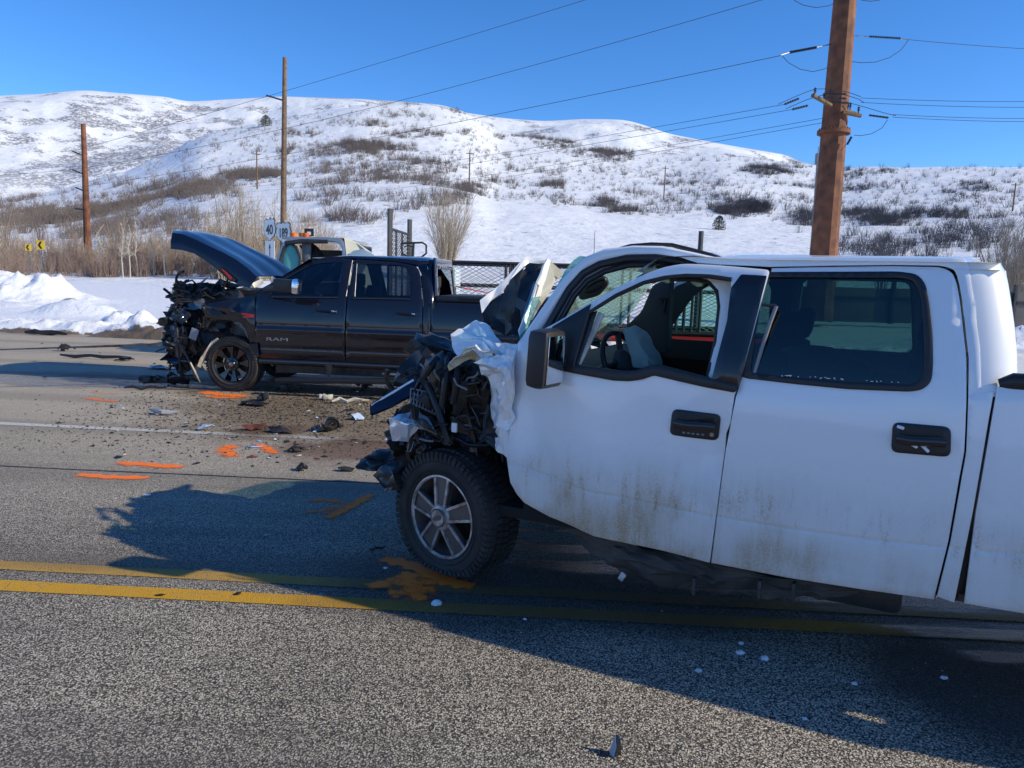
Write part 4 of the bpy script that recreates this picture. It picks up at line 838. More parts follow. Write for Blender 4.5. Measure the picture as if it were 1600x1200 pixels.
# the wrecked nose
r_ = random.Random(21)
def nose_pt(r_, full=True):
    while True:
        s_ = r_.uniform(-1.92, -1.2); z = r_.uniform(.42, 1.45); t = r_.uniform(.12, 1.8) if full else r_.uniform(.05, .5)
        if z < 1.05 + (s_ + 2.0) * .75 and not (z < .86 and t < .42): return Vector((s_, t, z))
m = MB(); 
crumple('engine_block', [(-1.95, .45, .55), (-1.25, .45, .5), (-1.25, 1.6, .5), (-1.95, 1.6, .55), (-1.85, .5, 1.0), (-1.25, .4, 1.38), (-1.25, 1.6, 1.38), (-1.85, 1.5, 1.05)], [(0, 1, 5, 4), (1, 2, 6, 5), (2, 3, 7, 6), (3, 0, 4, 7), (4, 5, 6, 7), (0, 3, 2, 1)], M_['junk'], WT, 6, .07, 4, .01, 25)
crumple('wheel_liner', [H(735, 600, .35), H(762, 655, .25), H(770, 700, .25), H(700, 700, .45), H(670, 620, .5), H(690, 590, .45), H(720, 650, .3)], [(0, 1, 6), (1, 2, 6), (2, 3, 6), (3, 4, 6), (4, 5, 6), (5, 0, 6)], M_['trim'], WT, 4, .04, 5, .008)
for i in range(34):      # hoses and harness
    m = MB(); p = nose_pt(r_, i % 3 == 0); q = [p]; d = Vector((r_.gauss(0, 1), r_.gauss(0, .6), r_.gauss(0, .8))).normalized()
    for k in range(6): d = (d + Vector((r_.gauss(0, .5), r_.gauss(0, .4), r_.gauss(0, .5) - .1))).normalized(); q.append(q[-1] + d * r_.uniform(.025, .055))
    m.tube(q, r_.choice([.006, .009, .012, .016]), 7); m.ob('hose', M_[r_.choice(['trim', 'junk', 'trim', 'dkmetal'])], WT)
for i in range(48):      # brackets and torn plates
    p = nose_pt(r_, i % 3 == 0); e = [Vector((r_.gauss(0, 1), r_.gauss(0, .7), r_.gauss(0, 1))) * r_.uniform(.04, .09) for _ in range(5)]
    crumple('torn_plate', [p + e[0], p + e[1], p + e[2], p + e[3], p + e[4]], [(0, 1, 2), (1, 2, 3), (2, 3, 4)], M_[r_.choice(['junk', 'junk', 'trim', 'junk2', 'dkmetal', 'trim', 'steel' if i % 4 == 0 else 'junk2'])], WT, 2, .012, 12, .006, 20, i)
for i in range(14):
    m = MB(); m.box(nose_pt(r_, False), (r_.uniform(.05, .14), r_.uniform(.03, .08), r_.uniform(.04, .12)), Matrix.Rotation(r_.uniform(0, 3), 3, Vector((r_.random(), r_.random(), r_.random()))), ch=.008); m.ob('bracket', M_[r_.choice(['junk', 'trim', 'junk2'])], WT)
for a, b_ in (((683, 560), (662, 590)), ((700, 560), (690, 640)), ((715, 575), (708, 630)), ((668, 600), (700, 690)), ((655, 640), (640, 700))):
    m = MB(); P0 = H(*a, .15); P1 = H(*b_, .12); m.tube([P0, P0.lerp(P1, .5) + Vector((.03, -.04, .02)), P1], .022, 8); m.ob('hose', M_['trim'], WT)
# packed wreckage behind the torn skin
def lumpy(name, c, dims, m_, par, seed, amp=.5, sc=2.2, sub_=4):
    b = bmesh.new(); bmesh.ops.create_cube(b, size=2); bmesh.ops.subdivide_edges(b, edges=list(b.edges), cuts=8, use_grid_fill=True); Rm = Matrix.Rotation(seed * 1.3, 3, Vector((math.sin(seed), math.cos(seed * 2), .6)))
    for v in b.verts:
        p = v.co.copy(); q = p * sc + Vector((seed * 3.1, seed, 0)); rg = 1 - 2 * abs(noise.noise(q)); r2 = 1 - 2 * abs(noise.noise(q * 2.4)); p = p * (1 + amp * (rg - .5) * .5) + noise.noise_vector(q * .6) * amp * .7 + v.normal * r2 * amp * .16
        p = Rm @ p; v.co = Vector(c) + Vector((p.x * dims[0], p.y * dims[1], p.z * dims[2]))
    me = bpy.data.meshes.new(name); b.to_mesh(me); b.free(); me.polygons.foreach_set('use_smooth', [True] * len(me.polygons)); me.set_sharp_from_angle(angle=math.radians(24)); return ob(name, me, m_, par)
for i, (nm, x, y, t, d_, mm) in enumerate([('fuse_box', 672, 585, .45, (.12, .10, .10), 'trim'), ('battery', 700, 640, .45, (.16, .12, .13), 'trim'), ('fan_shroud', 655, 660, .5, (.12, .14, .12), 'junk'), ('washer_bottle', 735, 590, .35, (.14, .12, .10), 'junk'), ('inner_fender', 748, 650, .30, (.12, .08, .20), 'junk'), ('radiator_support', 640, 690, .35, (.10, .12, .09), 'junk2'), ('bumper_beam', 620, 720, .45, (.14, .16, .05), 'junk'), ('engine_cover', 700, 575, .8, (.25, .2, .16), 'junk'), ('lower_duct', 690, 690, .40, (.16, .10, .07), 'trim'), ('relay_box', 722, 617, .22, (.05, .05, .05), 'junk2'), ('horn', 665, 700, .22, (.06, .05, .05), 'junk2'), ('inner_fender', 770, 640, .32, (.07, .06, .22), 'junk')]):
    lumpy(nm, H(x, y, t), d_, M_[mm], WT, i + 1.)
m = MB(); c = H(735, 640, .16); R3 = Matrix.Rotation(.25, 3, 'Y') @ Matrix.Rotation(.3, 3, 'Z')
m.box(c, (.18, .02, .30), R3)
for i in range(26): m.box(c + R3 @ Vector((-.085 + i * .0068, -.016, 0)), (.0025, .014, .29), R3)
m.ob('radiator_core', M_['junk2'], WT, smooth=False)
r3 = random.Random(4)
for i in range(40):
    x, y = r3.uniform(640, 765), r3.uniform(580, 695); p = H(x, y, r3.uniform(.05, .2)); q = [p]; d = Vector((r3.gauss(0, 1), 0, r3.gauss(0, 1))).normalized()
    for k in range(5): d = (d + Vector((r3.gauss(0, .6), r3.gauss(0, .3), r3.gauss(0, .6)))).normalized(); q.append(q[-1] + d * r3.uniform(.015, .04))
    m = MB(); m.tube(q, r3.choice([.003, .004, .006]), 5); m.ob('wiring', M_[r3.choice(['trim', 'trim', 'insul', 'junk2', 'junk'])], WT)
# black box hanging by the fender, coil spring and airbox
crumple('air_box', [H(662, 560, .25), H(690, 545, .22), H(712, 566, .15), H(702, 600, .12), H(690, 625, .15), H(662, 620, .3), H(655, 590, .3), H(685, 585, .05)], [(0, 1, 7), (1, 2, 7), (2, 3, 7), (3, 4, 7), (4, 5, 7), (5, 6, 7), (6, 0, 7)], M_['trim'], WT, 4, .02, 6, .01, 30)
m = MB(); c = H(741, 640, .18); m.tube([c + Vector((.06 * math.cos(i * .7), .06 * math.sin(i * .7), -.16 + i * .0075)) for i in range(46)], .009, 6); m.ob('coil_spring', M_['junk2'], WT)
m = MB(); m.tube([c + Vector((0, 0, -.25)), c + Vector((0, 0, .2))], .028, 10); m.ob('shock_absorber', M_['junk2'], WT)
crumple('radiator', [H(722, 600, .2), H(748, 590, .2), H(757, 665, .2), H(738, 690, .2), H(718, 660, .2)], [(0, 1, 2, 3, 4)], M_['junk2'], WT, 4, .025, 14, .01, 18)
# grille piece with its bright moulding
crumple('hood_lip', [H(580, 634, .05), H(612, 616, .10), H(648, 595, .15), H(658, 597, .15), H(650, 612, .12), H(640, 622, .10), H(610, 638, .05), H(580, 649, .02)], [(0, 1, 6, 7), (1, 2, 4, 5), (1, 5, 6), (2, 3, 4)], M_['bluehood'], WT, 2, .004, 6, .02, 30)
MB().tube([H(581, 634, .04), H(612, 615, .09), H(647, 594, .14)], .010, 8).ob('grille_moulding', M_['paintw2'], WT)
gp = [H(642, 612, .10), H(652, 604, .12), H(688, 622, .20), H(682, 640, .18), H(644, 622, .10)]
for i in range(9):
    a = i / 8; MB().tube([gp[0].lerp(gp[2], a) + Vector((0, 0, .02)), gp[4].lerp(gp[3], a) + Vector((0, -.02, -.03))], .004, 5).ob('grille_bar', M_['insul'], WT)
for i in range(4):
    a = i / 3; MB().tube([gp[0].lerp(gp[4], a) + Vector((0, 0, .02 - .05 * a)), gp[2].lerp(gp[3], a) + Vector((0, 0, .02 - .05 * a))], .005, 5).ob('grille_bar', M_['insul'], WT)
crumple('headlamp', [H(606, 652, .05), H(622, 646, .08), H(655, 642, .12), H(668, 650, .12), H(684, 676, .08), H(655, 670, .02), H(635, 690, .0), H(612, 690, .02), H(606, 670, .03), H(640, 662, -.03)], [(0, 1, 9), (1, 2, 9), (2, 3, 9), (3, 4, 9), (4, 5, 9), (5, 6, 9), (6, 7, 9), (7, 8, 9), (8, 0, 9)], M_['headlight'], WT, 3, .018, 8, .01, 25)
crumple('headlamp_reflector', [H(640, 650, .06), H(662, 655, .06), H(684, 678, .04), H(660, 668, -.04)], [(0, 1, 3), (1, 2, 3)], mat('bronze reflector', (.42, .30, .22), .25, .7), WT, 3, .01, 10, .01)
m = MB(); m.box(H(710, 668, .05), (.035, .012, .055), ch=.004); m.ob('white_connector', M_['signw'], WT)
crumple('splash_shield', [H(578, 740, .2), H(600, 722, .25), H(640, 708, .35), H(648, 718, .3), H(640, 745, .2), H(622, 768, .1), H(598, 768, .12), H(612, 740, .1)], [(0, 1, 7), (1, 2, 3, 7), (3, 4, 7), (4, 5, 7), (5, 6, 7), (6, 0, 7)], M_['junk'], WT, 4, .03, 7, .01, 25)
crumple('wheel_liner', [H(640, 705, .2), H(700, 690, .25), H(770, 700, .2), H(765, 690, .1), H(700, 682, .12), H(650, 690, .12)], [(0, 1, 4, 5), (1, 2, 3, 4)], M_['trim'], WT, 3, .025, 6, .01, 30)

# wheels
def tyre(root, R_, wd, rim_r, treads=64, mt='rubber', squash=0.):
    hw = wd / 2; prof = [(rim_r, -hw * .80), (rim_r + .012, -hw * .92), (rim_r + (R_ - rim_r) * .35, -hw * 1.03), (rim_r + (R_ - rim_r) * .7, -hw * 1.0), (R_ - .022, -hw * .90), (R_ - .012, -hw * .78), (R_ - .010, 0), (R_ - .012, hw * .78), (R_ - .022, hw * .90), (rim_r + (R_ - rim_r) * .7, hw), (rim_r + (R_ - rim_r) * .35, hw * 1.03), (rim_r + .012, hw * .92), (rim_r, hw * .8)]
    m = MB(); m.lathe(prof, 72); o = m.ob('tyre', M_[mt], root, 50)
    m = MB()
    for i in range(treads):
        a = 2 * math.pi * i / treads; Rm = Matrix.Rotation(-a, 3, 'Y')
        for k, (y, wy, sk) in enumerate(((-hw * .80, hw * .36, .0), (-hw * .35, hw * .30, .5), (hw * .02, hw * .28, 0.), (hw * .38, hw * .30, .5), (hw * .82, hw * .36, .0))):
            a2 = a + sk * math.pi / treads; Rm = Matrix.Rotation(-a2, 3, 'Y'); ln = 2 * math.pi * R_ / treads * (.66 if k in (0, 4) else .74)
            c = Rm @ Vector((R_ - .006 - (.010 if k in (0, 4) else 0), y, 0)); m.box(c, (.020, wy, ln), Rm @ Matrix.Rotation((.15 if k % 2 else -.15), 3, 'X'))
        for sgn in (-1, 1):   # shoulder lugs run down the sidewall
            Rm = Matrix.Rotation(-a, 3, 'Y'); m.box(Rm @ Vector((R_ - .040, sgn * hw * .965, 0)), (.045, .018, 2 * math.pi * R_ / treads * (.62 if i % 2 else .45)), Rm)
    stuff(m.ob('tread_blocks', M_[mt], o, smooth=False))
    for r2 in (rim_r + .03, rim_r + (R_ - rim_r) * .55):
        m = MB(); m.lathe([(r2, -hw * 1.0), (r2 + .006, -hw * 1.055), (r2 + .012, -hw * 1.0)], 64); m.ob('sidewall_rib', M_[mt], o, 50)
    if squash:
        for oo in [o] + list(o.children):
            for v in oo.data.vertices:
                if v.co.z < -R_ + squash * 2.2: k = (-R_ + squash * 2.2 - v.co.z); v.co.z += k * .55; v.co.y *= 1 + k * 1.6
    return o
def wheel_white(loc, steer, squash=0.):
    wl = bpy.data.objects.new('wheel', None); COL.objects.link(wl); wl.parent = WT; wl.location = loc; wl.rotation_euler = (0, 0, steer)
    R_ = .40; rr = .250; hw = .135; tyre(wl, R_, .27, rr, squash=squash)
    m = MB(); m.lathe([(rr - .012, -.118), (rr + .004, -.128), (rr + .008, -.118), (rr, -.10), (rr - .03, -.05), (rr - .035, .08), (rr, .11)], 64); m.ob('rim', M_['rim'], wl, 50)
    m = MB(); m.lathe([(0, -.02), (.17, -.02), (.18, .0), (.17, .02), (0, .02)], 40); m.ob('brake_disc', M_['junk2'], wl)
    for i in range(5):
        a = 2 * math.pi * i / 5 + .35; Rm = Matrix.Rotation(-a, 4, 'Y'); m = MB(); m2 = MB()
        # pair of machined ridges with a darker trough between
        def sp(pts, dep, mm): mm.prism(pts, dep, lambda p, q, d: Rm @ Vector((p, -.108 + .022 * (1 - p / rr) * -1 + d, q)))
        sp([(.06, -.038), (rr - .004, -.060), (rr - .004, .060), (.06, .038)], .035, m); m.ob('spoke', M_['rim'], wl, 30)
        for sg in (-1, 1):
            m2 = MB(); m2.prism([(.065, sg * .026), (rr - .012, sg * .047), (rr - .012, sg * .063), (.062, sg * .042)], .012, lambda p, q, d: Rm @ Vector((p, -.120 + .022 * (1 - p / rr) * -1 + d, q))); m2.ob('spoke_edge', M_['rimface'], wl, 30)
    m = MB(); m.lathe([(rr - .014, -.119), (rr - .006, -.130), (rr + .004, -.128)], 64); m.ob('rim_edge', M_['rimface'], wl, 50)
    m = MB(); m.lathe([(0, -.158), (.046, -.158), (.052, -.154), (.054, -.146), (.070, -.143), (.078, -.134), (.080, -.11), (.08, -.08)], 40); hub = m.ob('hub_cap', M_['rimface'], wl, 30)
    m = MB(); m.lathe([(.050, -.1585), (.053, -.162), (.057, -.1565)], 36); m.ob('hub_ring', M_['rim'], hub)
    m = MB(); m.prism([(.037 * math.cos(i * .2618), .0155 * math.sin(i * .2618)) for i in range(24)], .004, lambda p, q, d: (p * .92 - q * .35, -.162 + d, q * .92 + p * .35)); m.ob('oval_badge', M_['rim'], hub)
    for i in range(5):
        a = 2 * math.pi * i / 5 + .9; m = MB(); m.lathe([(0, -.142), (.008, -.142), (.009, -.12)], 8, Matrix.Translation((.064 * math.cos(a), 0, .064 * math.sin(a)))); m.ob('lug_nut', M_['junk2'], wl)
    return wl
wc = W.at(697, 815, .10)
wheel_white((wc.x - .00, .21, .385), -math.radians(13), .05)
wheel_white((wc.x - .05, 1.75, .395), -math.radians(13), .02)
wheel_white((2.30, .17, .40), 0, .02); wheel_white((2.30, 1.85, .40), math.pi, .02)
# underbody
crumple('rocker_panel', [H(874, 815, .10), H(943, 842, .08), H(1045, 862, .07), H(1110, 882, .07), H(1230, 904, .08), H(1373, 928, .12), H(1304, 940, .14), H(1200, 934, .12), H(1091, 928, .10), H(1031, 924, .08), H(966, 896, .06), H(920, 866, .08), H(1000, 880, .02), H(1120, 908, .05)],
        [(0, 1, 11), (1, 12, 11), (1, 2, 12), (12, 10, 11), (2, 3, 13, 12), (12, 13, 9, 10), (3, 4, 13), (13, 8, 9), (4, 7, 8, 13), (4, 5, 6, 7)], M_['dirty'], WT, 4, .03, 9, .01, 22)
MB().tube([H(1080, 921, .02), H(1150, 923, .03), H(1340, 925, .05)], .0025, 5).ob('brake_line', M_['dirty'], WT)
for x, y in ((1085, 915), (1187, 920), (1240, 924)):
    m = MB(); m.box(H(x, y, .06), (.016, .04, .09), ch=.004); m.ob('body_mount', M_['dirty'], WT)
m = MB(); m.box(H(972, 901, .03), (.03, .01, .045), Matrix.Rotation(.5, 3, 'Y'), ch=.003); m.ob('torn_clip', M_['headlight'], WT)
m = MB(); m.box((.9, .55, .42), (4.0, .10, .16)); m.box((.9, 1.47, .42), (4.0, .10, .16)); m.box((.0, 1.0, .46), (2.2, 1.7, .05)); m.tube([(2.3, .2, .4), (2.3, 1.8, .4)], .06, 10); m.tube([(-.6, 1., .42), (2.3, 1., .40)], .05, 10); m.ob('chassis_frame', M_['junk'], WT)
m = MB(); m.box((.2, .38, .36), (1.3, .30, .17), ch=.04); m.ob('fuel_tank', M_['dkmetal'], WT)

# bed
def bf(a, b, d): return (a, W.t(min(b, 1.36)) + d + crease(a, b) - .004, b)
bo = P([(1558, 607), (1549, 660), (1525, 800), (1507, 943)])
arc = [(2.30 - .47 * math.cos(i * math.pi / 14), .49 + .43 * math.sin(i * math.pi / 14)) for i in range(15)]
panel('bed_side', [(bo[0][0], 1.42)] + bo[1:] + [(1.75, .495)] + arc + [(2.9, .495), (3.15, .62), (3.18, 1.42)], bf, M_['paintw'], WT, sp=.06, thick=.03, edge=.008, lines=rows())
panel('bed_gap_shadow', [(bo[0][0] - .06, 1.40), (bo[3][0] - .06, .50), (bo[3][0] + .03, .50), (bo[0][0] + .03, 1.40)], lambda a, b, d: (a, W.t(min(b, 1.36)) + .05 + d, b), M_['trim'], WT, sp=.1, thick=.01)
m = MB(); m.tube([(bo[0][0] + .005, .035, 1.43), (bo[0][0] + .05, .03, 1.445), (2.2, .03, 1.445), (3.18, .03, 1.445)], [.02, .035, .035, .035], 10, flat=.8); m.ob('bed_rail_cap', M_['trim'], WT)
m = MB(); m.box((2.16, 1.0, .85), (2.0, 1.9, .03)); m.box((1.17, 1.0, 1.12), (.03, 1.9, .56)); m.box((3.15, 1.0, 1.1), (.05, 1.9, .6)); m.box((2.16, WW - .03, .96), (2.0, .04, .93)); m.tube([(1.2, WW - .03, 1.44), (3.18, WW - .03, 1.44)], .035, 8); m.ob('bed_box', M_['paintw2'], WT, smooth=False)
m = MB(); m.box((3.30, 1.0, .60), (.14, 1.95, .2), ch=.03); m.ob('rear_bumper', M_['chrome'], WT)
for y in (.12, WW - .12): m = MB(); m.box((3.19, y, 1.1), (.03, .16, .42), ch=.01); m.ob('tail_lamp', M_['red'], WT)

# ================================================================== black pickup
B = Side(6, (-4.3, 11.11), 1.45, .34, .20)
BT = thing('pickup_truck', 'black lifted crew-cab pickup with its bonnet up and smashed nose in the far lane', 'pickup truck', (-4.3, 11.11, 0), -math.radians(6)); BW = 2.05
def bfn(a, b, d):
    g_ = .012 * math.exp(-((b - 1.02) / .03) ** 2) - .018 * math.exp(-((b - .98) / .05) ** 2) + .008 * math.exp(-((b - .70) / .015) ** 2)
    return (a, B.t(b) + d + g_, b)
def bo_(off): return lambda a, b, d: (a, bfn(a, b, d)[1] - off, b)
PB = B.poly; BP = M_['blackpaint']
hr = lambda zs=(.68, .69, .70, .71, .72, .95, .97, .99, 1.01, 1.03, 1.06): [[(x * .05, z) for x in range(0, 130)] for z in zs]
fd = fillet(PB([(405, 559), (539, 566), (539, 500), (541.5, 465), (551, 405), (515, 404), (492, 406.5), (470, 416), (437, 435), (404, 453), (398, 490), (400, 527)]), [.0, .0, 0, .01, .03, .1, .1, .1, .1, .03, .02, .02], 4)
fh = fillet(PB([(536, 410), (515, 410), (495, 412), (476, 419), (450, 434), (424, 450), (423, 461), (528, 463)]), .03, 3)
bd = panel('front_door', fd, bfn, BP, BT, [fh], sp=.07, thick=.04, edge=.008, lines=hr())
panel('window_glass', fh, bo_(-.015), M_['glass_black'], bd, sp=.2, thick=.004, edge=0)
rd = fillet(PB([(541, 566.5), (651, 572), (660, 546), (660, 476), (658.5, 451), (656.5, 429), (650, 415), (615, 409), (554, 405), (543.5, 465), (541, 500)]), [0, .02, .05, .02, .02, .05, .08, .1, .03, .01, 0], 4)
rh = fillet(PB([(559, 412), (624, 414), (634, 419), (640, 432), (641, 465.5), (552, 464)]), .03, 3)
br = panel('rear_door', rd, bfn, BP, BT, [rh], sp=.07, thick=.04, edge=.008, lines=hr())
panel('window_glass', rh, bo_(-.015), M_['glass_black'], br, sp=.2, thick=.004, edge=0)
for par, (x0, y0, x1, y1) in ((bd, (495, 485, 525, 487)), (br, (620, 489.5, 650, 491.5))):
    a = Vector(bfn(*B.sz(x0, y0), 0)); b_ = Vector(bfn(*B.sz(x1, y1), 0)); m = MB(); m.tube([a, a + Vector((.02, -.045, 0)), b_ + Vector((-.02, -.045, 0)), b_], .018, 8); m.ob('door_handle', M_['trimg'], par)
    m = MB(); m.box(b_ + Vector((-.03, -.05, .004)), (.05, .02, .03), ch=.006); m.ob('handle_tip', M_['chrome'], par)
for x0, y0, x1, y1 in ((551, 407, 541, 463), (558, 412, 554.5, 463)):
    m = MB(); m.tube([Vector(bfn(*B.sz(x0, y0), -.004)), Vector(bfn(*B.sz(x1, y1), -.004))], .0045, 5); m.ob('door_gap_highlight', M_['steel'], bd)
m = MB(); m.tube([Vector(bfn(*B.sz(424, 464), -.008)), Vector(bfn(*B.sz(528, 465), -.008))], .010, 6); m.ob('belt_trim', M_['trimg'], bd)
m = MB(); m.tube([Vector(bfn(*B.sz(552, 466), -.008)), Vector(bfn(*B.sz(641, 467.5), -.008))], .010, 6); m.ob('belt_trim', M_['trimg'], br)
# cab rear quarter and roof
cq = PB([(652.5, 573), (662, 546), (662, 476), (660.5, 451), (658.5, 429), (651, 413.5), (615, 407.5), (552, 403.5), (492, 404.5), (515, 401), (547, 400), (615, 403), (651, 406), (660, 409), (667, 414), (671, 431), (675, 474), (673, 482), (671, 500), (667, 541), (664, 573)])
panel('cab_side', cq, bfn, BP, BT, sp=.07, thick=.03, edge=.004, lines=hr())
V = []; Fc = []; s_r = B.sz(669, 440)[0]; na, nb = 26, 18; z0 = B.sz(600, 404)[1] - .02
for i in range(na):
    a = i / (na - 1); s_ = B.sz(487, 404)[0] + a * (s_r - B.sz(487, 404)[0])
    for j in range(nb):
        u = -1 + 2 * j / (nb - 1); t0 = B.t(z0) + .005; V.append((s_, BW / 2 + u * (BW / 2 - t0), z0 + .075 * (1 - abs(u) ** 3.2) * (1 - sm(a, .93, 1) * .4) * (1 - (1 - sm(a, 0, .3)) * .75)))
for i in range(na - 1):
    for j in range(nb - 1): k = i * nb + j; Fc.append((k, k + nb, k + nb + 1, k + 1))
ob('roof', mesh('roof', V, Fc, True, 50), BP, BT)
V = []; Fc = []; n = 8     # rounded rear corner with chrome-bright edge light
for i in range(20):
    z = .55 + i / 19 * (z0 + .02 - .55)
    for j in range(n):
        q = math.pi / 2 * j / (n - 1); s_ = B.sz(667, 500)[0] - .02 - .12 * max(0, z - 1.45) ** 1.3; V.append((s_ + .12 * math.sin(q), B.t(z) + .12 * (1 - math.cos(q)), z))
for i in range(19):
    for j in range(n - 1): a = i * n + j; Fc.append((a, a + 1, a + 1 + n, a + n))
ob('cab_corner', mesh('cab_corner', V, Fc, True, 60), BP, BT)
sb = B.sz(667, 500)[0]
panel('cab_back', [(.13, .6), (BW - .13, .6), (BW - .13, 1.45), (BW - .35, z0 + .05), (.35, z0 + .05), (.13, 1.45)], lambda a, b, d: (sb + .10 - .12 * max(0, b - 1.45) ** 1.3 - d, a, b), BP, BT, [fillet([(.38, 1.5), (BW - .38, 1.5), (BW - .45, 1.95), (.45, 1.95)], .06)], sp=.15, thick=.02)
panel('right_side', [(q[0], q[1]) for q in fd[:0]] + [B.sz(398, 490), B.sz(404, 453), B.sz(470, 416), B.sz(492, 406), B.sz(547, 402), B.sz(660, 410), B.sz(671, 440), B.sz(671, 500), B.sz(664, 573), B.sz(405, 559)], lambda a, b, d: (a, BW - B.t(b) - d, b), BP, BT, [fh, rh], sp=.12, thick=.03)
crumple('windscreen', [Vector((B.sz(404, 453)[0] - .05, .12, 1.5)), Vector((B.sz(404, 453)[0] - .05, BW - .12, 1.5)), Vector((B.sz(487, 406)[0], BW - .35, 2.04)), Vector((B.sz(487, 406)[0], .35, 2.04))], [(0, 1, 2, 3)], M_['glass_black'], BT, 3, .0, 1, .004)
m = MB(); m.box((1.7, 1.02, .75), (2.9, 1.8, .06)); m.box((.6, 1.02, 1.25), (.35, 1.8, .5), ch=.08); m.ob('cabin_floor', M_['liner'], BT)
for x, nm in ((1.75, 'seat'), (2.75, 'seat')):
    for y in (.55, 1.5):
        m = MB(); m.box((x, y, 1.3), (.16, .5, .75), Matrix.Rotation(.18, 3, 'Y'), ch=.06); o = m.ob(nm, M_['seat'], BT, 50); m = MB(); m.box((x + .12, y, 1.75), (.1, .26, .2), ch=.05); m.ob('headrest', M_['seat'], o, 50)
m = MB(); c = Vector((1.05, .55, 1.45)); R3 = Matrix.Rotation(1.2, 3, 'Y'); m.tube([c + R3 @ Vector((.19 * math.cos(i * .3307), .19 * math.sin(i * .3307), 0)) for i in range(20)], .016, 6, cap=False); m.tube([c, c + Vector((-.3, 0, -.1))], .04, 6); m.ob('steering_wheel', M_['trim'], BT)
# side steps and sill
a = B.sz(405, 561); b_ = B.sz(652, 573)
m = MB(); m.tube([Vector((a[0], .04, a[1] - .03)), Vector((b_[0], .04, b_[1] - .02))], .045, 8, flat=.6); m.ob('sill', BP, BT)
a = B.at(432, 594, -.10); b_ = B.at(655, 596, -.10); m = MB(); m.box((a + b_) / 2, ((b_ - a).length, .16, .075), Matrix.Rotation(math.atan2(-(b_.z - a.z), b_.x - a.x), 3, 'Y'), ch=.02); st = m.ob('running_board', M_['trim'], BT)
m = MB(); a = B.at(598, 584.5, -.12); b_ = B.at(652, 585.5, -.12); m.box((a + b_) / 2 + Vector((0, 0, .0)), ((b_ - a).length, .08, .03), ch=.008); m.ob('sunlit_road_bar', M_['steel'], st)  # bright bar added to imitate sunlit road showing beneath the truck
for x in (515, 640): p = B.at(x, 575, .05); m = MB(); m.prism([(p.x - .05, p.z + .06), (p.x + .07, p.z + .06), (p.x + .03, p.z - .13), (p.x - .01, p.z - .13)], .02, lambda a, b, d: (a, -.02 + d, b)); m.ob('step_bracket', M_['junk2'], st)
# bed
b0 = B.sz(673, 484)[0]; zb = B.sz(700, 473)[1]
arc = [(3.82 - .50 * math.cos(i * math.pi / 14), .60 + .42 * math.sin(i * math.pi / 14)) for i in range(15)]
panel('bed_side', [(b0 + .02, zb), (b0 + .02, .60)] + arc + [(4.75, .6), (5.2, .72), (5.25, zb)], bfn, BP, BT, sp=.09, thick=.03, edge=.006, lines=hr())
m = MB(); m.box((b0 + 1.0, BW / 2, zb + .05), (1.9, BW - .25, .10), ch=.04); m.ob('bed_cover', M_['trim'], BT)
m = MB(); m.box((b0 + .03, BW / 2, 1.05), (.04, BW - .1, zb - .65)); m.box((5.2, BW / 2, 1.1), (.06, BW - .1, .8)); m.box((b0 + .95, BW - .04, 1.05), (2.1, .04, .85)); m.box((b0 + .9, BW / 2, .8), (2.0, BW - .1, .04)); m.ob('bed_box', BP, BT, smooth=False)
m = MB()
for i in range(40): m.tube([(b0 + .42 + i * .022, .16, zb + .055), (b0 + .42 + i * .022, .16, zb + .095)], .012, 6)
m.tube([(b0 + .40, .15, zb + .07), (5.2, .15, zb + .07)], .035, 8); m.ob('cover_roll', M_['trim'], BT)
m = MB(); m.box((2.1, .5, .55), (5.2, .1, .18)); m.box((2.1, 1.55, .55), (5.2, .1, .18)); m.tube([(3.82, .1, .42), (3.82, 1.95, .42)], .08, 10); m.tube([(0.02, .2, .40), (0.02, 1.9, .40)], .06, 10); m.box((1.8, 1.0, .6), (3.4, 1.5, .08)); m.box((2.1, .35, .42), (3.0, .12, .26)); m.ob('chassis_frame', M_['junk'], BT, smooth=False)  # last box added to darken the open gap below the sill
# tow mirror
m = MB(); m.box(B.at(449, 447, -.30), (.40, .15, .20), Matrix.Rotation(.05, 3, 'Y'), ch=.05); mo = m.ob('mirror', M_['trim'], BT, 50)
m = MB(); m.box(B.at(463.5, 448, -.31), (.11, .17, .225), Matrix.Rotation(.05, 3, 'Y'), ch=.05); m.ob('mirror_cap', M_['chrome'], mo, 50)
m = MB(); m.tube([B.at(414, 453, -.0), B.at(430, 450, -.22)], .05, 8, flat=.7); m.ob('mirror_arm', M_['trim'], mo)
# front wing, torn round the wheel
K = lambda x, y, t=None: (Vector((B.sz(x, y)[0], B.t(B.sz(x, y)[1]), B.sz(x, y)[1])) if t is None else B.at(x, y, t))
crumple('crushed_fender', [K(266, 466, .25), K(315, 466, .12), K(370, 466, .05), K(397, 461, .05), K(398, 490, .0), K(398, 520, 0), K(404, 558, 0), K(396, 546, .02), K(390, 534, .0), K(380, 515, -.02), K(360, 501, -.03), K(335, 499, .0), K(318, 494, .03), K(302, 484, .10), K(276, 480, .25), K(320, 478, -.04), K(355, 482, -.06), K(378, 490, -.02)],
        [(0, 1, 14), (1, 15, 13, 14), (1, 2, 16, 15), (15, 12, 13), (15, 16, 11, 12), (16, 10, 11), (2, 3, 4, 17, 16), (16, 17, 10), (17, 9, 10), (4, 5, 8, 17), (17, 8, 9), (5, 6, 7, 8)], BP, BT, 3, .022, 4, .006, 25)
crumple('crushed_fender', [K(300, 470, .1), K(316, 466, .02), K(352, 492, -.05), K(330, 492, -.05), K(308, 480, .05)], [(0, 1, 4), (1, 2, 3, 4)], M_['chrome' if 0 else 'blackpaint'], BT, 2, .012, 7, .006, 18, 4.)
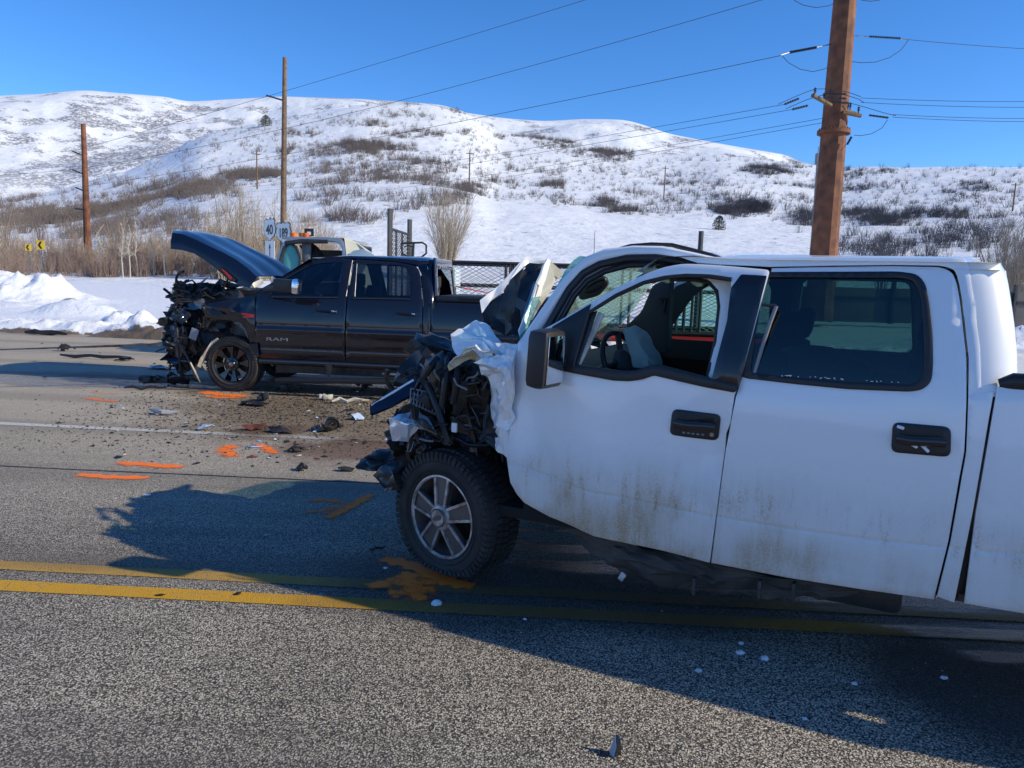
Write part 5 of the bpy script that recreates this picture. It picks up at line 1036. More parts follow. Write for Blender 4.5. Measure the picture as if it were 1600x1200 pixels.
crumple('fender_edge', [K(316, 466, -.05), K(320, 468, -.06), K(319, 474, -.06), K(314, 472, -.05)], [(0, 1, 2, 3)], M_['steel'], BT, 2, .01, 9, .004, 18)
crumple('wheel_liner', [K(313, 560, .0), K(330, 534, .02), K(340, 528, .02), K(344, 532, .05), K(325, 550, .05), K(314, 575, .05), K(308, 572, 0)], [(0, 1, 4, 5, 6), (1, 2, 3, 4)], M_['primer'], BT, 2, .01, 9, .006, 25)
crumple('wheel_liner', [K(300, 505, .3), K(350, 505, .25), K(385, 530, .25), K(392, 565, .3), K(340, 560, .7), K(300, 560, .6)], [(0, 1, 5), (1, 2, 3, 4, 5)], M_['trim'], BT, 3, .04, 4, .01)
crumple('mud_flap', [K(388, 538, -.02), K(402, 536, -.02), K(404, 558, -.02), K(399, 556, -.02)], [(0, 1, 2, 3)], M_['bluehood'], BT, 2, .01, 7, .01)
# badges
m = MB()
for a_, b2, c_, d_ in ((376, 489, 396, 494), (380, 493.5, 396, 496)):
    p = [K(a_, b2 + 2, -.03), K(a_ + 3, b2, -.03), K(c_, d_ - 2.5, -.012), K(c_, d_, -.012)]; m.add(p + [q + Vector((0, .01, 0)) for q in p], [(0, 1, 2, 3), (4, 7, 6, 5), (0, 4, 5, 1), (1, 5, 6, 2), (2, 6, 7, 3), (3, 7, 4, 0)])
m.ob('red_badge', M_['red'], BT, smooth=False)
c = K(433, 530.5); textmesh('RAM', .115, lambda x, y, z: (c.x + x * 1.5, bfn(0, c.z, 0)[1] - .004 - z, c.z + y * .62 + x * -.0), 'door_letters', M_['insul'], bd, .004)
# bonnet standing up
L_ = [(415, 432), (387, 451), (375, 451), (340, 423), (332, 417), (318, 405), (305, 396), (287, 391), (267, 388.5), (268.5, 362)]
hin = B.at(405, 440, .18); tip = B.at(272, 366, .18)
U_ = [(415, 431), (398, 416), (378, 402), (356, 390), (334, 378), (312, 366), (292, 360), (271, 359.5)]       # crown line
C_ = [(402, 433), (386, 418), (368, 405), (348, 394), (326, 384), (305, 374), (286, 366), (269, 363.5)]       # shoulder crease
E_l = [(390, 450), (375, 447), (352, 432), (333, 416), (318, 405), (303, 396), (285, 391), (267, 389)]         # lower lip of the skirt
V = []; Fc = []; n = 8; ro = []
for i in range(n):
    e, c, u = B.at(*E_l[i], .14), B.at(*C_[i], .20), B.at(*U_[i], .62)
    half = [e, e.lerp(c, .5) + Vector((0, -.02, 0)), c, c.lerp(u, .35) + Vector((.004, 0, .012)), c.lerp(u, .7) + Vector((.008, 0, .012)), u, u + Vector((.02, .40, .01))]
    ro.append(half + [Vector((h.x, BW - h.y, h.z)) for h in half[:-1][::-1]])
k = len(ro[0])
for r0 in ro: V += r0
for i in range(n - 1):
    for j in range(k - 1): a = i * k + j; Fc.append((a, a + 1, a + 1 + k, a + k))
b = bmesh.new(); vs = [b.verts.new(v) for v in V]; [b.faces.new([vs[i] for i in f]) for f in Fc]; b.faces.new([vs[(n - 1) * k + j] for j in range(k)])
bmesh.ops.subdivide_edges(b, edges=list(b.edges), cuts=1, use_grid_fill=True, smooth=.6); b.normal_update(); bmesh.ops.solidify(b, geom=list(b.faces), thickness=.012)
me = bpy.data.meshes.new('hood'); b.to_mesh(me); b.free(); me.polygons.foreach_set('use_smooth', [True] * len(me.polygons)); me.set_sharp_from_angle(angle=math.radians(28)); hood = ob('hood', me, M_['bluehood'], BT); hood['label'] = 'raised dark blue-black bonnet'
p = [B.at(344, 416, .13), B.at(349, 419, .13), B.at(369, 437, .12), B.at(367, 441, .12), B.at(361, 440, .12), B.at(341, 421, .13)]
m = MB(); m.prism([(q.x, q.z) for q in p], .02, lambda a, b, d: (a, .115 - d, b)); m.ob('vent_badge', M_['trim'], hood)
p = [B.at(346, 420, .1), B.at(350, 422, .1), B.at(363, 434, .1), B.at(361, 437, .1)]
m = MB(); m.prism([(q.x, q.z) for q in p], .012, lambda a, b, d: (a, .095 - d, b)); m.ob('red_badge', M_['red'], hood)
# nose wreck
r_ = random.Random(5)
crumple('engine_block', [(-.85, .35, .55), (.3, .3, .6), (.3, 1.7, .6), (-.85, 1.7, .55), (-.80, .35, 1.42), (.35, .3, 1.50), (.35, 1.7, 1.50), (-.8, 1.6, 1.42)], [(0, 1, 5, 4), (1, 2, 6, 5), (2, 3, 7, 6), (3, 0, 4, 7), (4, 5, 6, 7), (0, 3, 2, 1)], M_['junk'], BT, 6, .09, 3, .01, 25)
for i in range(60):
    x = r_.uniform(268, 325); y = r_.uniform(478, 575) if x < 308 else r_.uniform(478, 520); p = B.at(x, y, r_.uniform(.0, .8)); e = [Vector((r_.gauss(0, 1), r_.gauss(0, .7), r_.gauss(0, 1))) * r_.uniform(.05, .12) for _ in range(5)]
    crumple('torn_plate', [p + q for q in e], [(0, 1, 2), (1, 2, 3), (2, 3, 4)], M_[r_.choice(['junk', 'junk', 'trim', 'junk2', 'blackpaint', 'dkmetal', 'bluehood', 'steel' if i % 5 == 0 else 'trim'])], BT, 1, .015, 9, .008, 20, i)
for i in range(46):
    x = r_.uniform(276, 360); y = r_.uniform(440, 464); p = B.at(x, max(y, 452 - (x - 320) * .25 if x > 320 else 447), r_.uniform(.2, 1.2)); e = [Vector((r_.gauss(0, 1), r_.gauss(0, .7), r_.gauss(0, .6))) * r_.uniform(.04, .11) for _ in range(5)]
    crumple('torn_plate', [p + q for q in e], [(0, 1, 2), (1, 2, 3), (2, 3, 4)], M_[r_.choice(['junk', 'trim', 'dkmetal', 'junk'])], BT, 1, .02, 9, .02, 20, i)
for i in range(34):
    x = r_.uniform(272, 345); y = r_.uniform(446, 470) if i % 2 else r_.uniform(490, 560); x = min(x, 312) if y > 480 else x; q = [B.at(x, y, r_.uniform(.1, .6))]; d = Vector((r_.gauss(0, 1), 0, r_.gauss(0, .6))).normalized()
    for k in range(5): d = (d + Vector((r_.gauss(0, .5), r_.gauss(0, .3), r_.gauss(0, .5)))).normalized(); q.append(q[-1] + d * r_.uniform(.05, .11))
    m = MB(); m.tube(q, r_.choice([.01, .014, .022]), 6); m.ob('hose', M_[r_.choice(['trim', 'junk', 'junk2'])], BT)
for i, (nm, x, y, t, d_, mm) in enumerate([('radiator_support', 284, 500, .5, (.16, .25, .16), 'junk'), ('bumper_beam', 285, 530, .5, (.14, .3, .14), 'junk'), ('battery', 300, 470, .5, (.2, .2, .10), 'trim'), ('fan_shroud', 292, 555, .6, (.14, .3, .12), 'junk'), ('inner_fender', 330, 500, .45, (.3, .12, .14), 'junk'), ('engine_cover', 325, 455, .8, (.28, .3, .08), 'junk'), ('fuse_box', 290, 455, .45, (.14, .14, .09), 'trim'), ('grille_remnant', 280, 515, .15, (.08, .08, .12), 'bluehood'), ('lower_duct', 288, 570, .3, (.08, .12, .10), 'trim'), ('headlamp_bowl', 283, 495, .05, (.10, .08, .09), 'blackpaint')]):
    lumpy(nm, B.at(x, y, t), d_, M_[mm], BT, i + 31.)
m = MB(); m.tube([B.at(278, 466, .1), B.at(270, 460, .1), B.at(269, 450, .1), B.at(275, 446, .1)], .006, 5); m.ob('wire_loop', M_['trim'], BT)
m = MB(); m.tube([B.at(316, 462, .3), B.at(330, 452, .4), B.at(346, 436, .5)], .02, 8); m.ob('hood_strut', M_['junk2'], BT)
crumple('air_box', [B.at(292, 443, .4), B.at(325, 440, .5), B.at(340, 447, .6), B.at(345, 458, .5), B.at(300, 456, .4), B.at(288, 452, .3)], [(0, 1, 4, 5), (1, 2, 3, 4)], M_['trim'], BT, 3, .03, 6, .02)
o = crumple('crash_bar', [B.at(253, 535, .0), B.at(259, 532, .0), B.at(283, 548, .15), B.at(280, 556, .15), B.at(262, 545, 0)], [(0, 1, 4), (1, 2, 3, 4)], M_['dkmetal'], BT, 2, .015, 8, .015)
MB().tube([B.at(283, 540, -.05), B.at(296, 565, -.05), B.at(303, 580, -.05), B.at(312, 598, -.02)], [.02, .02, .03, .02], 6).ob('bumper_bracket', M_['junk'], BT)
MB().tube([B.at(275, 500, 0), B.at(277, 520, -.05), B.at(280, 565, -.02), B.at(282, 580, 0)], .015, 6).ob('torn_strip', M_['trim'], BT)
m = MB(); m.box(B.at(303, 522, -.06), (.12, .02, .17), Matrix.Rotation(.35, 3, 'Y'), ch=.008); m.ob('control_module', mat('grey cast box', (.25, .26, .28), .5), BT)
crumple('headlamp', [B.at(271, 484, .05), B.at(284, 490, .0), B.at(291, 504, .0), B.at(277, 498, .1)], [(0, 1, 2, 3)], M_['trimg'], BT, 2, .02, 7, .01)
crumple('wheel_liner', [B.at(276, 512, .0), B.at(284, 508, .0), B.at(292, 530, 0), B.at(286, 560, .05), B.at(272, 556, .1), B.at(270, 530, .1)], [(0, 1, 2, 3, 4, 5)], M_['bluehood'], BT, 3, .04, 6, .01)
crumple('bright_panel', [B.at(390, 439, .5), B.at(400, 434, .6), B.at(410, 437, .6), B.at(412, 442, .55), B.at(398, 450, .5), B.at(388, 448, .5)], [(0, 1, 2, 3, 4, 5)], M_['paintw2'], BT, 2, .01, 6, .01)
def wheel_black(loc, rz=0.):
    wl = bpy.data.objects.new('wheel', None); COL.objects.link(wl); wl.parent = BT; wl.location = loc; wl.rotation_euler = (0, .2, rz); R_ = .425; rr = .275
    tyre(wl, R_, .29, rr, 60); m = MB(); m.lathe([(rr - .01, -.12), (rr + .004, -.135), (rr + .008, -.12), (rr, -.1), (rr - .03, -.03), (rr, .11)], 56); m.ob('rim', M_['rimblack'], wl, 50)
    m = MB(); m.lathe([(0, 0), (.2, 0), (.2, .03), (0, .03)], 32); m.ob('brake_disc', M_['junk'], wl)
    for i in range(8):
        a = 2 * math.pi * i / 8 + .3; Rm = Matrix.Rotation(-a, 4, 'Y'); m = MB()
        m.prism([(.05, -.028), (rr * .55, -.020), (rr - .004, -.056), (rr - .004, .056), (rr * .55, .020), (.05, .028)], .04, lambda p, q, d: Rm @ Vector((p, -.100 - .02 * (p > rr * .8) + d + .35 * abs(q) * (p < .2), q))); m.ob('spoke', M_['rimblack'], wl, 30)
    m = MB(); m.lathe([(0, -.150), (.045, -.150), (.055, -.14), (.062, -.12), (.10, -.112), (.11, -.08)], 28); m.ob('hub_cap', M_['rimblack'], wl, 30)
    m = MB(); m.lathe([(0, -.158), (.020, -.156), (.034, -.150)], 16); m.ob('hub_badge', M_['steel'], wl, 30)
    for i in range(8): a = 2 * math.pi * i / 8; m = MB(); m.lathe([(0, -.128), (.009, -.128), (.01, -.11)], 6, Matrix.Translation((.082 * math.cos(a), 0, .082 * math.sin(a)))); m.ob('lug_nut', M_['junk2'], wl)
wheel_black((.02, .16, .42), -.05); wheel_black((.02, 1.88, .42)); wheel_black((3.82, .17, .42)); wheel_black((3.82, 1.88, .42))

# ================================================================== silver recovery truck behind
T = Side(5, (-4.9, 15.6), 1.9, .12, .0)
TT = thing('recovery_truck', 'silver recovery truck cab with amber beacons and a missing side window behind the black pickup', 'truck', (-4.9, 15.6, 0), -math.radians(5)); PT = T.poly
tf = lambda a, b, d: (a, T.t(b) + d, b)
tc = fillet(PT([(424, 445), (427, 424), (433, 400), (440, 382), (450, 372), (500, 370), (532, 372), (538, 378), (541, 400), (542, 440)]), [0, .02, .02, .05, .08, .1, .08, .05, 0, 0], 4)
panel('door', tc, tf, M_['silver'], TT, [fillet(PT([(437, 440), (441, 400), (446, 386), (455, 380), (520, 378), (529, 380), (534, 388), (536, 412), (530, 440)]), .05, 4)], sp=.12, thick=.04)
dk = MB(); c0 = T.at(540, 440, 0); c1 = T.at(427, 424, 0); top = T.at(500, 371, 0)
m = MB(); m.box(((c0.x + c1.x) / 2, 1.1, top.z - .02), (c0.x - c1.x - .25, 1.9, .06), ch=.02); m.ob('roof', M_['silver'], TT)
crumple('sleeper_roof', [T.at(500, 370, .1), T.at(538, 371, .1), T.at(556, 378, .2), T.at(578, 393, .3), T.at(588, 402, .3), T.at(588, 450, .3), T.at(538, 450, .05), T.at(541, 400, .05)] + [T.at(500, 370, 2.1) + Vector((0, 0, 0)), T.at(538, 371, 2.1), T.at(556, 378, 2.0), T.at(578, 393, 1.9), T.at(588, 402, 1.9)],
        [(1, 2, 3, 4, 5, 6, 7), (0, 1, 9, 8), (1, 2, 10, 9), (2, 3, 11, 10), (3, 4, 12, 11)], M_['cream'], TT, 1, .004, 3, .02, 40)
crumple('wind_deflector', [T.at(541, 402, .0), T.at(552, 392, .05), T.at(566, 389.5, .1), T.at(577, 394, .15), T.at(590, 404, .15), T.at(590, 415, .1), T.at(541, 415, 0)], [(0, 1, 2, 3, 4, 5, 6)], mat('pale blue panel', (.22, .32, .42), .4), TT, 1, .004, 3, .02, 40)
panel('door_glass', fillet(PT([(441, 440), (444, 402), (449, 388), (457, 380.5), (466, 388), (472, 402), (470, 440)]), .05), lambda a, b, d: (a, T.t(b) - .12 + d, b), mat('green window', (.16, .48, .38), .2), TT, sp=.15, thick=.02)
MB().tube([Vector((a, T.t(b) - .14, b)) for a, b in PT([(440, 440), (443, 402), (448, 387), (457, 379.5), (467, 387), (473, 402), (471, 440)])], .03, 8).ob('door_frame', M_['dkmetal'], TT)
m = MB(); m.box(T.at(479, 395, .2), (.18, .1, .42), ch=.03); m.ob('mirror', M_['insul'], TT)
MB().tube([T.at(445, 380, -.1), T.at(470, 377, -.1), T.at(512, 377.5, -.1)], [.04, .05, .04], 8, flat=.6).ob('sun_visor', M_['dkmetal'], TT)
m = MB(); m.box(((c0.x + c1.x) / 2, 1.9, 1.9), (1.3, .06, 1.0)); m.box((c0.x - .06, 1.1, 1.8), (.06, 1.9, 1.4)); m.box(((c0.x + c1.x) / 2, 1.1, 1.05), (c0.x - c1.x, 2.0, .1)); m.box(((c0.x + c1.x) / 2 + .2, 1.0, 1.5), (.5, 1.6, .9), ch=.1); m.ob('cab_interior', M_['liner'], TT)
crumple('shelf', [T.at(468, 384, .6), T.at(490, 380, .8), T.at(508, 400, .8), T.at(480, 404, .6)], [(0, 1, 2, 3)], M_['junk2'], TT, 2, .03, 3, .03)
m = MB(); m.box((c1.x - .35, 1.1, 1.0), (1.6, 2.0, .95), ch=.15); m.ob('bonnet', M_['silver'], TT, 50)
m = MB(); m.box((3.0, 1.1, .95), (6.2, 2.2, .14)); m.box((1.5, 1.1, .7), (7.5, .9, .2)); m.ob('deck', M_['dkmetal'], TT, smooth=False)
for x in (458.5, 472.5, 478):
    p = T.at(x, 369, .5 if x < 470 else 1.5); m = MB(); m.lathe([(0, -.10), (.05, -.09), (.075, -.03), (.08, .05), (0, .05)], 14, Matrix.Translation(p + Vector((0, 0, .02))) @ Matrix.Rotation(-1.5708, 4, 'X').inverted()); m.ob('amber_beacon', M_['amber'], TT)
for x in (.2, 4.6, 5.7):
    for y in (.2, 2.0):
        m = MB(); m.lathe([(0, -.12), (.25, -.12), (.48, -.14), (.5, -.1), (.5, .1), (.48, .14), (.25, .12), (0, .12)], 32, Matrix.Translation((x - 1.2, y, .5))); m.ob('wheel', M_['rubber'], TT)
# ================================================================== mesh-sided trailer
Tr = Side(3.5, (-3.0, 16.3), 9, 0, 0)
TR = thing('mesh_trailer', 'black mesh-sided utility trailer with its tall ramp gate up between the two pickups', 'trailer', (-3.0, 16.3, 0), -math.radians(3.5))
def S_(x, y, t=0.): return Tr.at(x, y, t)
zt = S_(700, 409).z; zbm = .78; xa = S_(609, 405).x; xe = S_(1180, 425).x + .3; tw = 2.1
def rail(a, b, r=.03, nm='frame_rail', mt='dkmetal', par=None):
    d = (Vector(b) - Vector(a)); m = MB(); m.tube([a, b], r * 1.2, 4); return m.ob(nm, M_[mt], par or TR, smooth=False)
for t in (0, tw):
    rail((xa, t, zt), (xe, t, zt)); rail((xa, t, zbm + .02), (xe, t, zbm + .02), .05, 'frame_rail', 'red' if t == 0 and False else 'dkmetal')
    for x in [S_(q, 440).x for q in (679, 790, 797, 803, 900, 985, 1060, 1072, 1084, 1097)]:
        top_ = zt if x < S_(1110, 440).x else S_(1122, 352).z
        rail((x, t, .75), (x, t, top_), .026, 'mesh_post')
rail((xa, tw, (zt + zbm) / 2 + .2), (xe, tw, (zt + zbm) / 2 + .2), .04)
rail((S_(1122, 400).x, tw, .7), (S_(1122, 400).x, tw, S_(1122, 350).z), .05, 'corner_post')
def meshpanel(fn, L, Hh, pitch=.085, r=.0055):
    m = MB(); k = 1.9      # flattened diamonds
    n = int((L + Hh * k) / (pitch * k)) + 1
    for i in range(n):
        x0 = i * pitch * k
        for sg in (1, -1):
            a = (x0, 0) if sg == 1 else (x0 - Hh * k, 0); b_ = (a[0] - Hh * k, Hh) if sg == 1 else (a[0] + Hh * k, Hh)
            (x1, y1), (x2, y2) = a, b_
            def clip(x1, y1, x2, y2):
                for lo, s2 in ((0, 1), (L, -1)):
                    f1, f2 = s2 * (x1 - lo), s2 * (x2 - lo)
                    if f1 < 0 and f2 < 0: return None
                    if f1 < 0: q = f1 / (f1 - f2); x1, y1 = x1 + (x2 - x1) * q, y1 + (y2 - y1) * q
                    elif f2 < 0: q = f1 / (f1 - f2); x2, y2 = x1 + (x2 - x1) * q, y1 + (y2 - y1) * q
                return x1, y1, x2, y2
            c = clip(x1, y1, x2, y2)
            if c and abs(c[0] - c[2]) > .01: m.tube([fn(c[0], c[1] + .003 * sg), fn(c[2], c[3] + .003 * sg)], r, 3, cap=False)
    return m
for t in (0, tw): stuff(meshpanel(lambda a, b, t=t: (xa + a, t, zbm + b), xe - xa, zt - zbm).ob('mesh_side', M_['insul'] if t else M_['insul'], TR, smooth=False))
# gate across the tail, upright
zg = S_(609, 326).z; x2_ = S_(620, 343, tw).x
rail((xa, 0, .6), (xa, 0, zg), .05, 'gate_post'); rail((xa, tw, .6), (xa, tw, zg - .05), .05, 'gate_post')
stuff(meshpanel(lambda a, b: (xa + .01, a, zbm + b), tw, S_(609, 357).z - zbm, .09, .007).ob('gate_mesh', M_['dkmetal'], TR, smooth=False)); rail((xa, 0, S_(609, 357).z), (xa, tw, S_(609, 357).z), .025)
for h_ in (.3, .6, .9): rail((xa, h_ * tw, .7), (xa, h_ * tw, S_(609, 357).z), .02, 'gate_bar')
lp = [S_(x, y, .0) for x, y in ((628, 380), (660, 379), (666, 383), (666, 396), (658, 402), (640, 402.5), (629, 397), (627, 384), (628, 380))]
o = MB().tube(lp, .022, 6, cap=False).ob('hoop_handle', M_['dkmetal'], TR); MB().tube([S_(646, 380), S_(645, 404)], .03, 6).ob('hoop_bar', M_['dkmetal'], TR); MB().tube([S_(631, 386), S_(638, 384), S_(646, 386)], .012, 5).ob('hoop_latch', M_['dkmetal'], TR)
m = MB(); m.box(((xa + xe) / 2, tw / 2, .72), (xe - xa, tw, .06)); m.ob('deck_floor', M_['wood'], TR, smooth=False)
rail((xa, -.03, .66), (xe, -.03, .66), .07, 'side_beam', 'red')
for x in (3.2, 4.2):
    for y in (-.15, tw + .15): m = MB(); m.lathe([(0, -.1), (.2, -.1), (.36, -.12), (.38, 0), (.36, .12), (0, .12)], 28, Matrix.Translation((x, y, .38))); m.ob('wheel', M_['rubber'], TR)
MB().tube([S_(676, 500, .05), S_(667, 462, -.1), S_(676, 430, .0)], .014, 5).ob('hanging_strap', M_['strap'], TR)
o = MB().tube([S_(655, 480, .3), S_(687, 442, -.03), S_(720, 449, .2), S_(760, 457, .5), S_(800, 461, .8)], .016, 5).ob('ratchet_strap', M_['strap'], None); o.location = TR.location; o.rotation_euler = TR.rotation_euler; tag(o, 'orange ratchet strap stretched across the mesh trailer side', 'strap')
m = MB(); c = (S_(669, 450, 1.2) + S_(716, 450, 1.2)) / 2; h0 = S_(700, 418, 1.2).z; w0 = S_(716, 450, 1.2).x - S_(669, 450, 1.2).x
m.box((c.x + w0 * .18, 1.2, (h0 + .76) / 2), (w0 * .62, .9, h0 - .76), ch=.05); o = m.ob('storage_box', mat('pale box', (.55, .66, .72), .5), None); o.location = TR.location; o.rotation_euler = TR.rotation_euler; tag(o, 'tall pale box standing inside the mesh trailer', 'box')
m = MB(); m.box((c.x - w0 * .32, 1.2, (h0 + .76) / 2 - .02), (w0 * .36, .9, h0 - .8), ch=.05); o = m.ob('storage_box', mat('blue box', (.08, .24, .45), .5), None); o.location = TR.location; o.rotation_euler = TR.rotation_euler; tag(o, 'blue box standing beside the tall pale box in the mesh trailer', 'box')

# ================================================================== poles and wires
def hit(px, py, r0=40., r1=700.):
    d = ray(px, py); h = math.hypot(d[0], d[1]); rs_ = np.arange(r0, r1, 1.); x = d[0] / h * rs_; y = d[1] / h * rs_; z = CH + d[2] / h * rs_; k = np.where(land(x, y) > z)[0]
    return Vector((x[k[0]], y[k[0]], z[k[0]])) if len(k) else None
def steel_pole(label, px, py0, Y, z0, top, r0, r1, n=12, m_='rust', group=None, name='power_pole'):
    p = atY(px, py0, Y); t = thing(name, label, 'power pole', (p.x, p.y, z0), 0, group); tp = Vector(top) - Vector((p.x, p.y, z0)); m = MB(); m.tube([Vector((0, 0, -.3)), tp * .5, tp], [r0, (r0 + r1) / 2, r1], n); m.ob('pole_shaft', M_[m_], t, 20 if n < 13 else 40); return t, tp
# big weathering-steel pole on the right
Yb = 30.; bp_ = atY(1284, 430, Yb); tpz = atY(1325, -60, Yb + .0)
big, btp = steel_pole('huge rust-coloured steel pole carrying wires on both sides, right of the picture', 1284, 430, Yb, .9, (tpz.x, Yb, tpz.z + 3), .56, .37, 12)
def onpole(px, py, dy=0.): return atY(px, py, Yb + dy) - Vector((bp_.x, Yb, .9))
def poleax(z): return btp * (z / btp.z)
r_ = random.Random(9)
for i in range(34):
    z = 1.5 + i * .36; a = poleax(z); rr_ = .56 - (.19) * z / btp.z; sg = 1 if i % 2 else -1; q = -1.0 if sg < 0 else -2.0; m = MB(); m.box(a + Vector((math.cos(q) * rr_ * -sg * .9, -rr_ * .75, 0)), (.07, .07, .05), ch=.01); m.ob('step_lug', M_['rust'], big)
cz = onpole(1303, 207).z; m = MB(); a = poleax(cz); m.lathe([(.50, -.07), (.62, -.07), (.62, .07), (.50, .07)], 24, Matrix.Translation(a) @ Matrix.Rotation(1.5708, 4, 'X')); m.ob('flange', M_['rust'], big)
for i in range(14): q = math.pi + i * math.pi / 13; m = MB(); m.tube([a + Vector((.57 * math.cos(q), .57 * math.sin(q), -.10)), a + Vector((.57 * math.cos(q), .57 * math.sin(q), .13))], .025, 6); m.ob('flange_bolt', M_['rust'], big)
def lug(par, p): m = MB(); m.box(p, (.08, .12, .14), ch=.02); m.ob('bracket', M_['dkmetal'], par)
arm1 = MB().tube([onpole(1270, 149, -.9), onpole(1308, 170, -.1), onpole(1342, 180, .7)], .09, 6).ob('cross_arm', M_['wood'], big); MB().tube([onpole(1317, 175, -.5), onpole(1345, 181, -.4)], .08, 6).ob('cross_arm', M_['wood'], big)
def insul(p, par, h=.28):
    m = MB(); m.tube([p, p + Vector((0, 0, h))], .025, 6); 
    for k in range(3): m.lathe([(0.02, -.02), (.07, 0), (.02, .02)], 10, Matrix.Translation(p + Vector((0, 0, h * (.45 + .2 * k)))) @ Matrix.Rotation(1.5708, 4, 'X'))
    m.ob('pin_insulator', M_['dkmetal'], par)
for x, y, dy in ((1273, 149, -.85), (1287, 157, -.5), (1328, 172, -.3), (1341, 178, .4)): insul(onpole(x, y, dy), big)
def string(a, b, par, ribs=18, r=.055, core=.02):
    a, b = Vector(a), Vector(b); d = b - a; m = MB(); m.tube([a, b], core, 6); q = d.to_track_quat('Y', 'Z').to_matrix().to_4x4()
    for k in range(ribs): m.lathe([(core, -.012), (r, 0), (core, .012)], 10, Matrix.Translation(a + d * ((k + .5) / ribs)) @ q)
    return m.ob('insulator_string', M_['dkmetal'], par)
string(onpole(1276, 74, -.3), onpole(1233, 82, -.8), big); MB().tube([onpole(1303, 68, 0), onpole(1276, 74, -.3)], .02, 6).ob('link_rod', M_['steel'], big); MB().tube([onpole(1233, 82, -.8), onpole(1220, 86, -1)], .025, 6).ob('link_rod', M_['steel'], big)
string(onpole(1358, 57, 0), onpole(1407, 60, 0), big); MB().tube([onpole(1332, 56, 0), onpole(1358, 57, 0)], .02, 6).ob('link_rod', M_['steel'], big); MB().tube([onpole(1407, 60, 0), onpole(1420, 62, 0)], .025, 6).ob('link_rod', M_['steel'], big)
for L in (((1248, 154), (1226, 163)), ((1262, 165), (1238, 171)), ((1287, 152), (1322, 154)), ((1305, 160), (1326, 161)), ((1358, 180), (1388, 184)), ((1290, 145), (1322, 147))): string(onpole(*L[0], -.9), onpole(*L[1], -1.0), big, 6, .05, .035).name = 'dead_end_insulator'
def curve_px(pts, dy, r=.012, nm='jumper_wire'): MB().tube([onpole(x, y, dy) for x, y in pts], r, 5).ob(nm, M_['wire'], big)
curve_px([(1222, 87), (1232, 98), (1250, 108), (1270, 112), (1288, 108), (1300, 101)], -.6); curve_px([(1420, 62), (1408, 78), (1390, 90), (1368, 97), (1345, 98), (1330, 96)], 0)
curve_px([(1216, 163), (1240, 152), (1262, 143), (1275, 139), (1300, 139), (1325, 144), (1345, 151)], -.9); curve_px([(1228, 170), (1260, 156), (1290, 147), (1320, 148), (1342, 155), (1350, 160)], -.7); curve_px([(1325, 160), (1350, 167), (1380, 176), (1400, 181)], -.5)
curve_px([(1387, 187), (1378, 200), (1362, 209), (1345, 212), (1334, 211)], 0); curve_px([(1330, 212), (1322, 226), (1314, 236)], -.6); string(onpole(1331, 214, -.6), onpole(1324, 226, -.6), big, 4, .05, .03).name = 'surge_arrester'
for L in ([(1240, 0), (1255, 8), (1275, 12), (1295, 9), (1306, 4)], [(1345, 0), (1360, 2), (1375, 0)]): curve_px(L, -.3)
# other poles
lp_ = atY(138, 418, 60.); ltop = atY(130, 194, 60.); left_pole, _ = steel_pole('rust-coloured steel pole standing at the edge of the red brush on the left', 138, 418, 60., 1.4, (ltop.x, 60., ltop.z), .31, .17, 12)
for (x0, y0), (x1, y1) in (((131, 244), (113, 236)), ((132, 273), (113, 265)), ((133, 299), (118, 293)), ((133, 328), (117, 326))):
    MB().tube([atY(x0, y0, 60) - Vector((lp_.x, lp_.y, 1.4)), atY(x1, y1, 60) - Vector((lp_.x, lp_.y, 1.4))], .055, 6).ob('post_insulator', M_['dkmetal'], left_pole)
mp_ = atY(442, 352, 52.); mt_ = atY(445, 90, 52.); mid_pole, _ = steel_pole('tall wooden pole behind the silver truck cab and the route signs', 441.5, 420, 52., .8, (mt_.x, 52., mt_.z), .24, .14, 14, 'wood')
b0_ = atY(441.5, 420, 52.); b0_.z = .8
MB().tube([atY(443, 157, 52) - b0_, atY(416, 149, 52) - b0_], .055, 6).ob('post_insulator', M_['dkmetal'], mid_pole)
MB().tube([atY(447, 150, 51.7) - b0_, atY(447, 330, 51.7) - b0_], .02, 5).ob('ground_wire', M_['wire'], mid_pole)
for i in range(9): m = MB(); m.box(atY(443.5, 180 + i * 14, 51.78) - b0_, (.05, .05, .05), ch=.01); m.ob('step_lug', M_['dkmetal'], mid_pole)
for px, y0, y1, lab in ((402, 296, 240, 'small distant wooden pole on the slope left of the tall wooden pole'), (733, 294, 239, 'small distant wooden pole on the slope above the fan-shaped tree'), (1037, 312, 262, 'small distant wooden pole on the slope left of the big rust pole'), (1582, 330, 288, 'small distant wooden pole by the scrub at the right edge')):
    p = hit(px, y0); k = (p - Vector((0, 0, CH))).length; h = (y0 - y1) / F * p.y; t = thing('power_pole', lab, 'power pole', p); m = MB(); m.tube([(0, 0, -.3), (0, 0, h)], [.17, .12], 8); m.ob('pole_shaft', M_['wood'], t); m = MB(); m.box((0, 0, h * .93), (1.6, .14, .14)); m.ob('cross_arm', M_['wood'], t)
mp2 = atY(1266, 430, 34); mm = thing('metal_mast', 'slim grey metal mast with a small box beside the big rust pole', 'mast', (mp2.x, mp2.y, 1.0)); tq = atY(1278, 240, 34) - Vector((mp2.x, mp2.y, 1.0))
m = MB(); m.tube([(0, 0, -.2), tq], [.07, .04], 8); m.ob('mast_tube', M_['insul'], mm); m = MB(); m.box(tq - Vector((0, .1, .25)), (.26, .2, .5), ch=.04); m.ob('equipment_box', M_['insul'], mm); MB().tube([tq, tq + Vector((0, 0, .3))], .012, 5).ob('antenna', M_['wire'], mm)
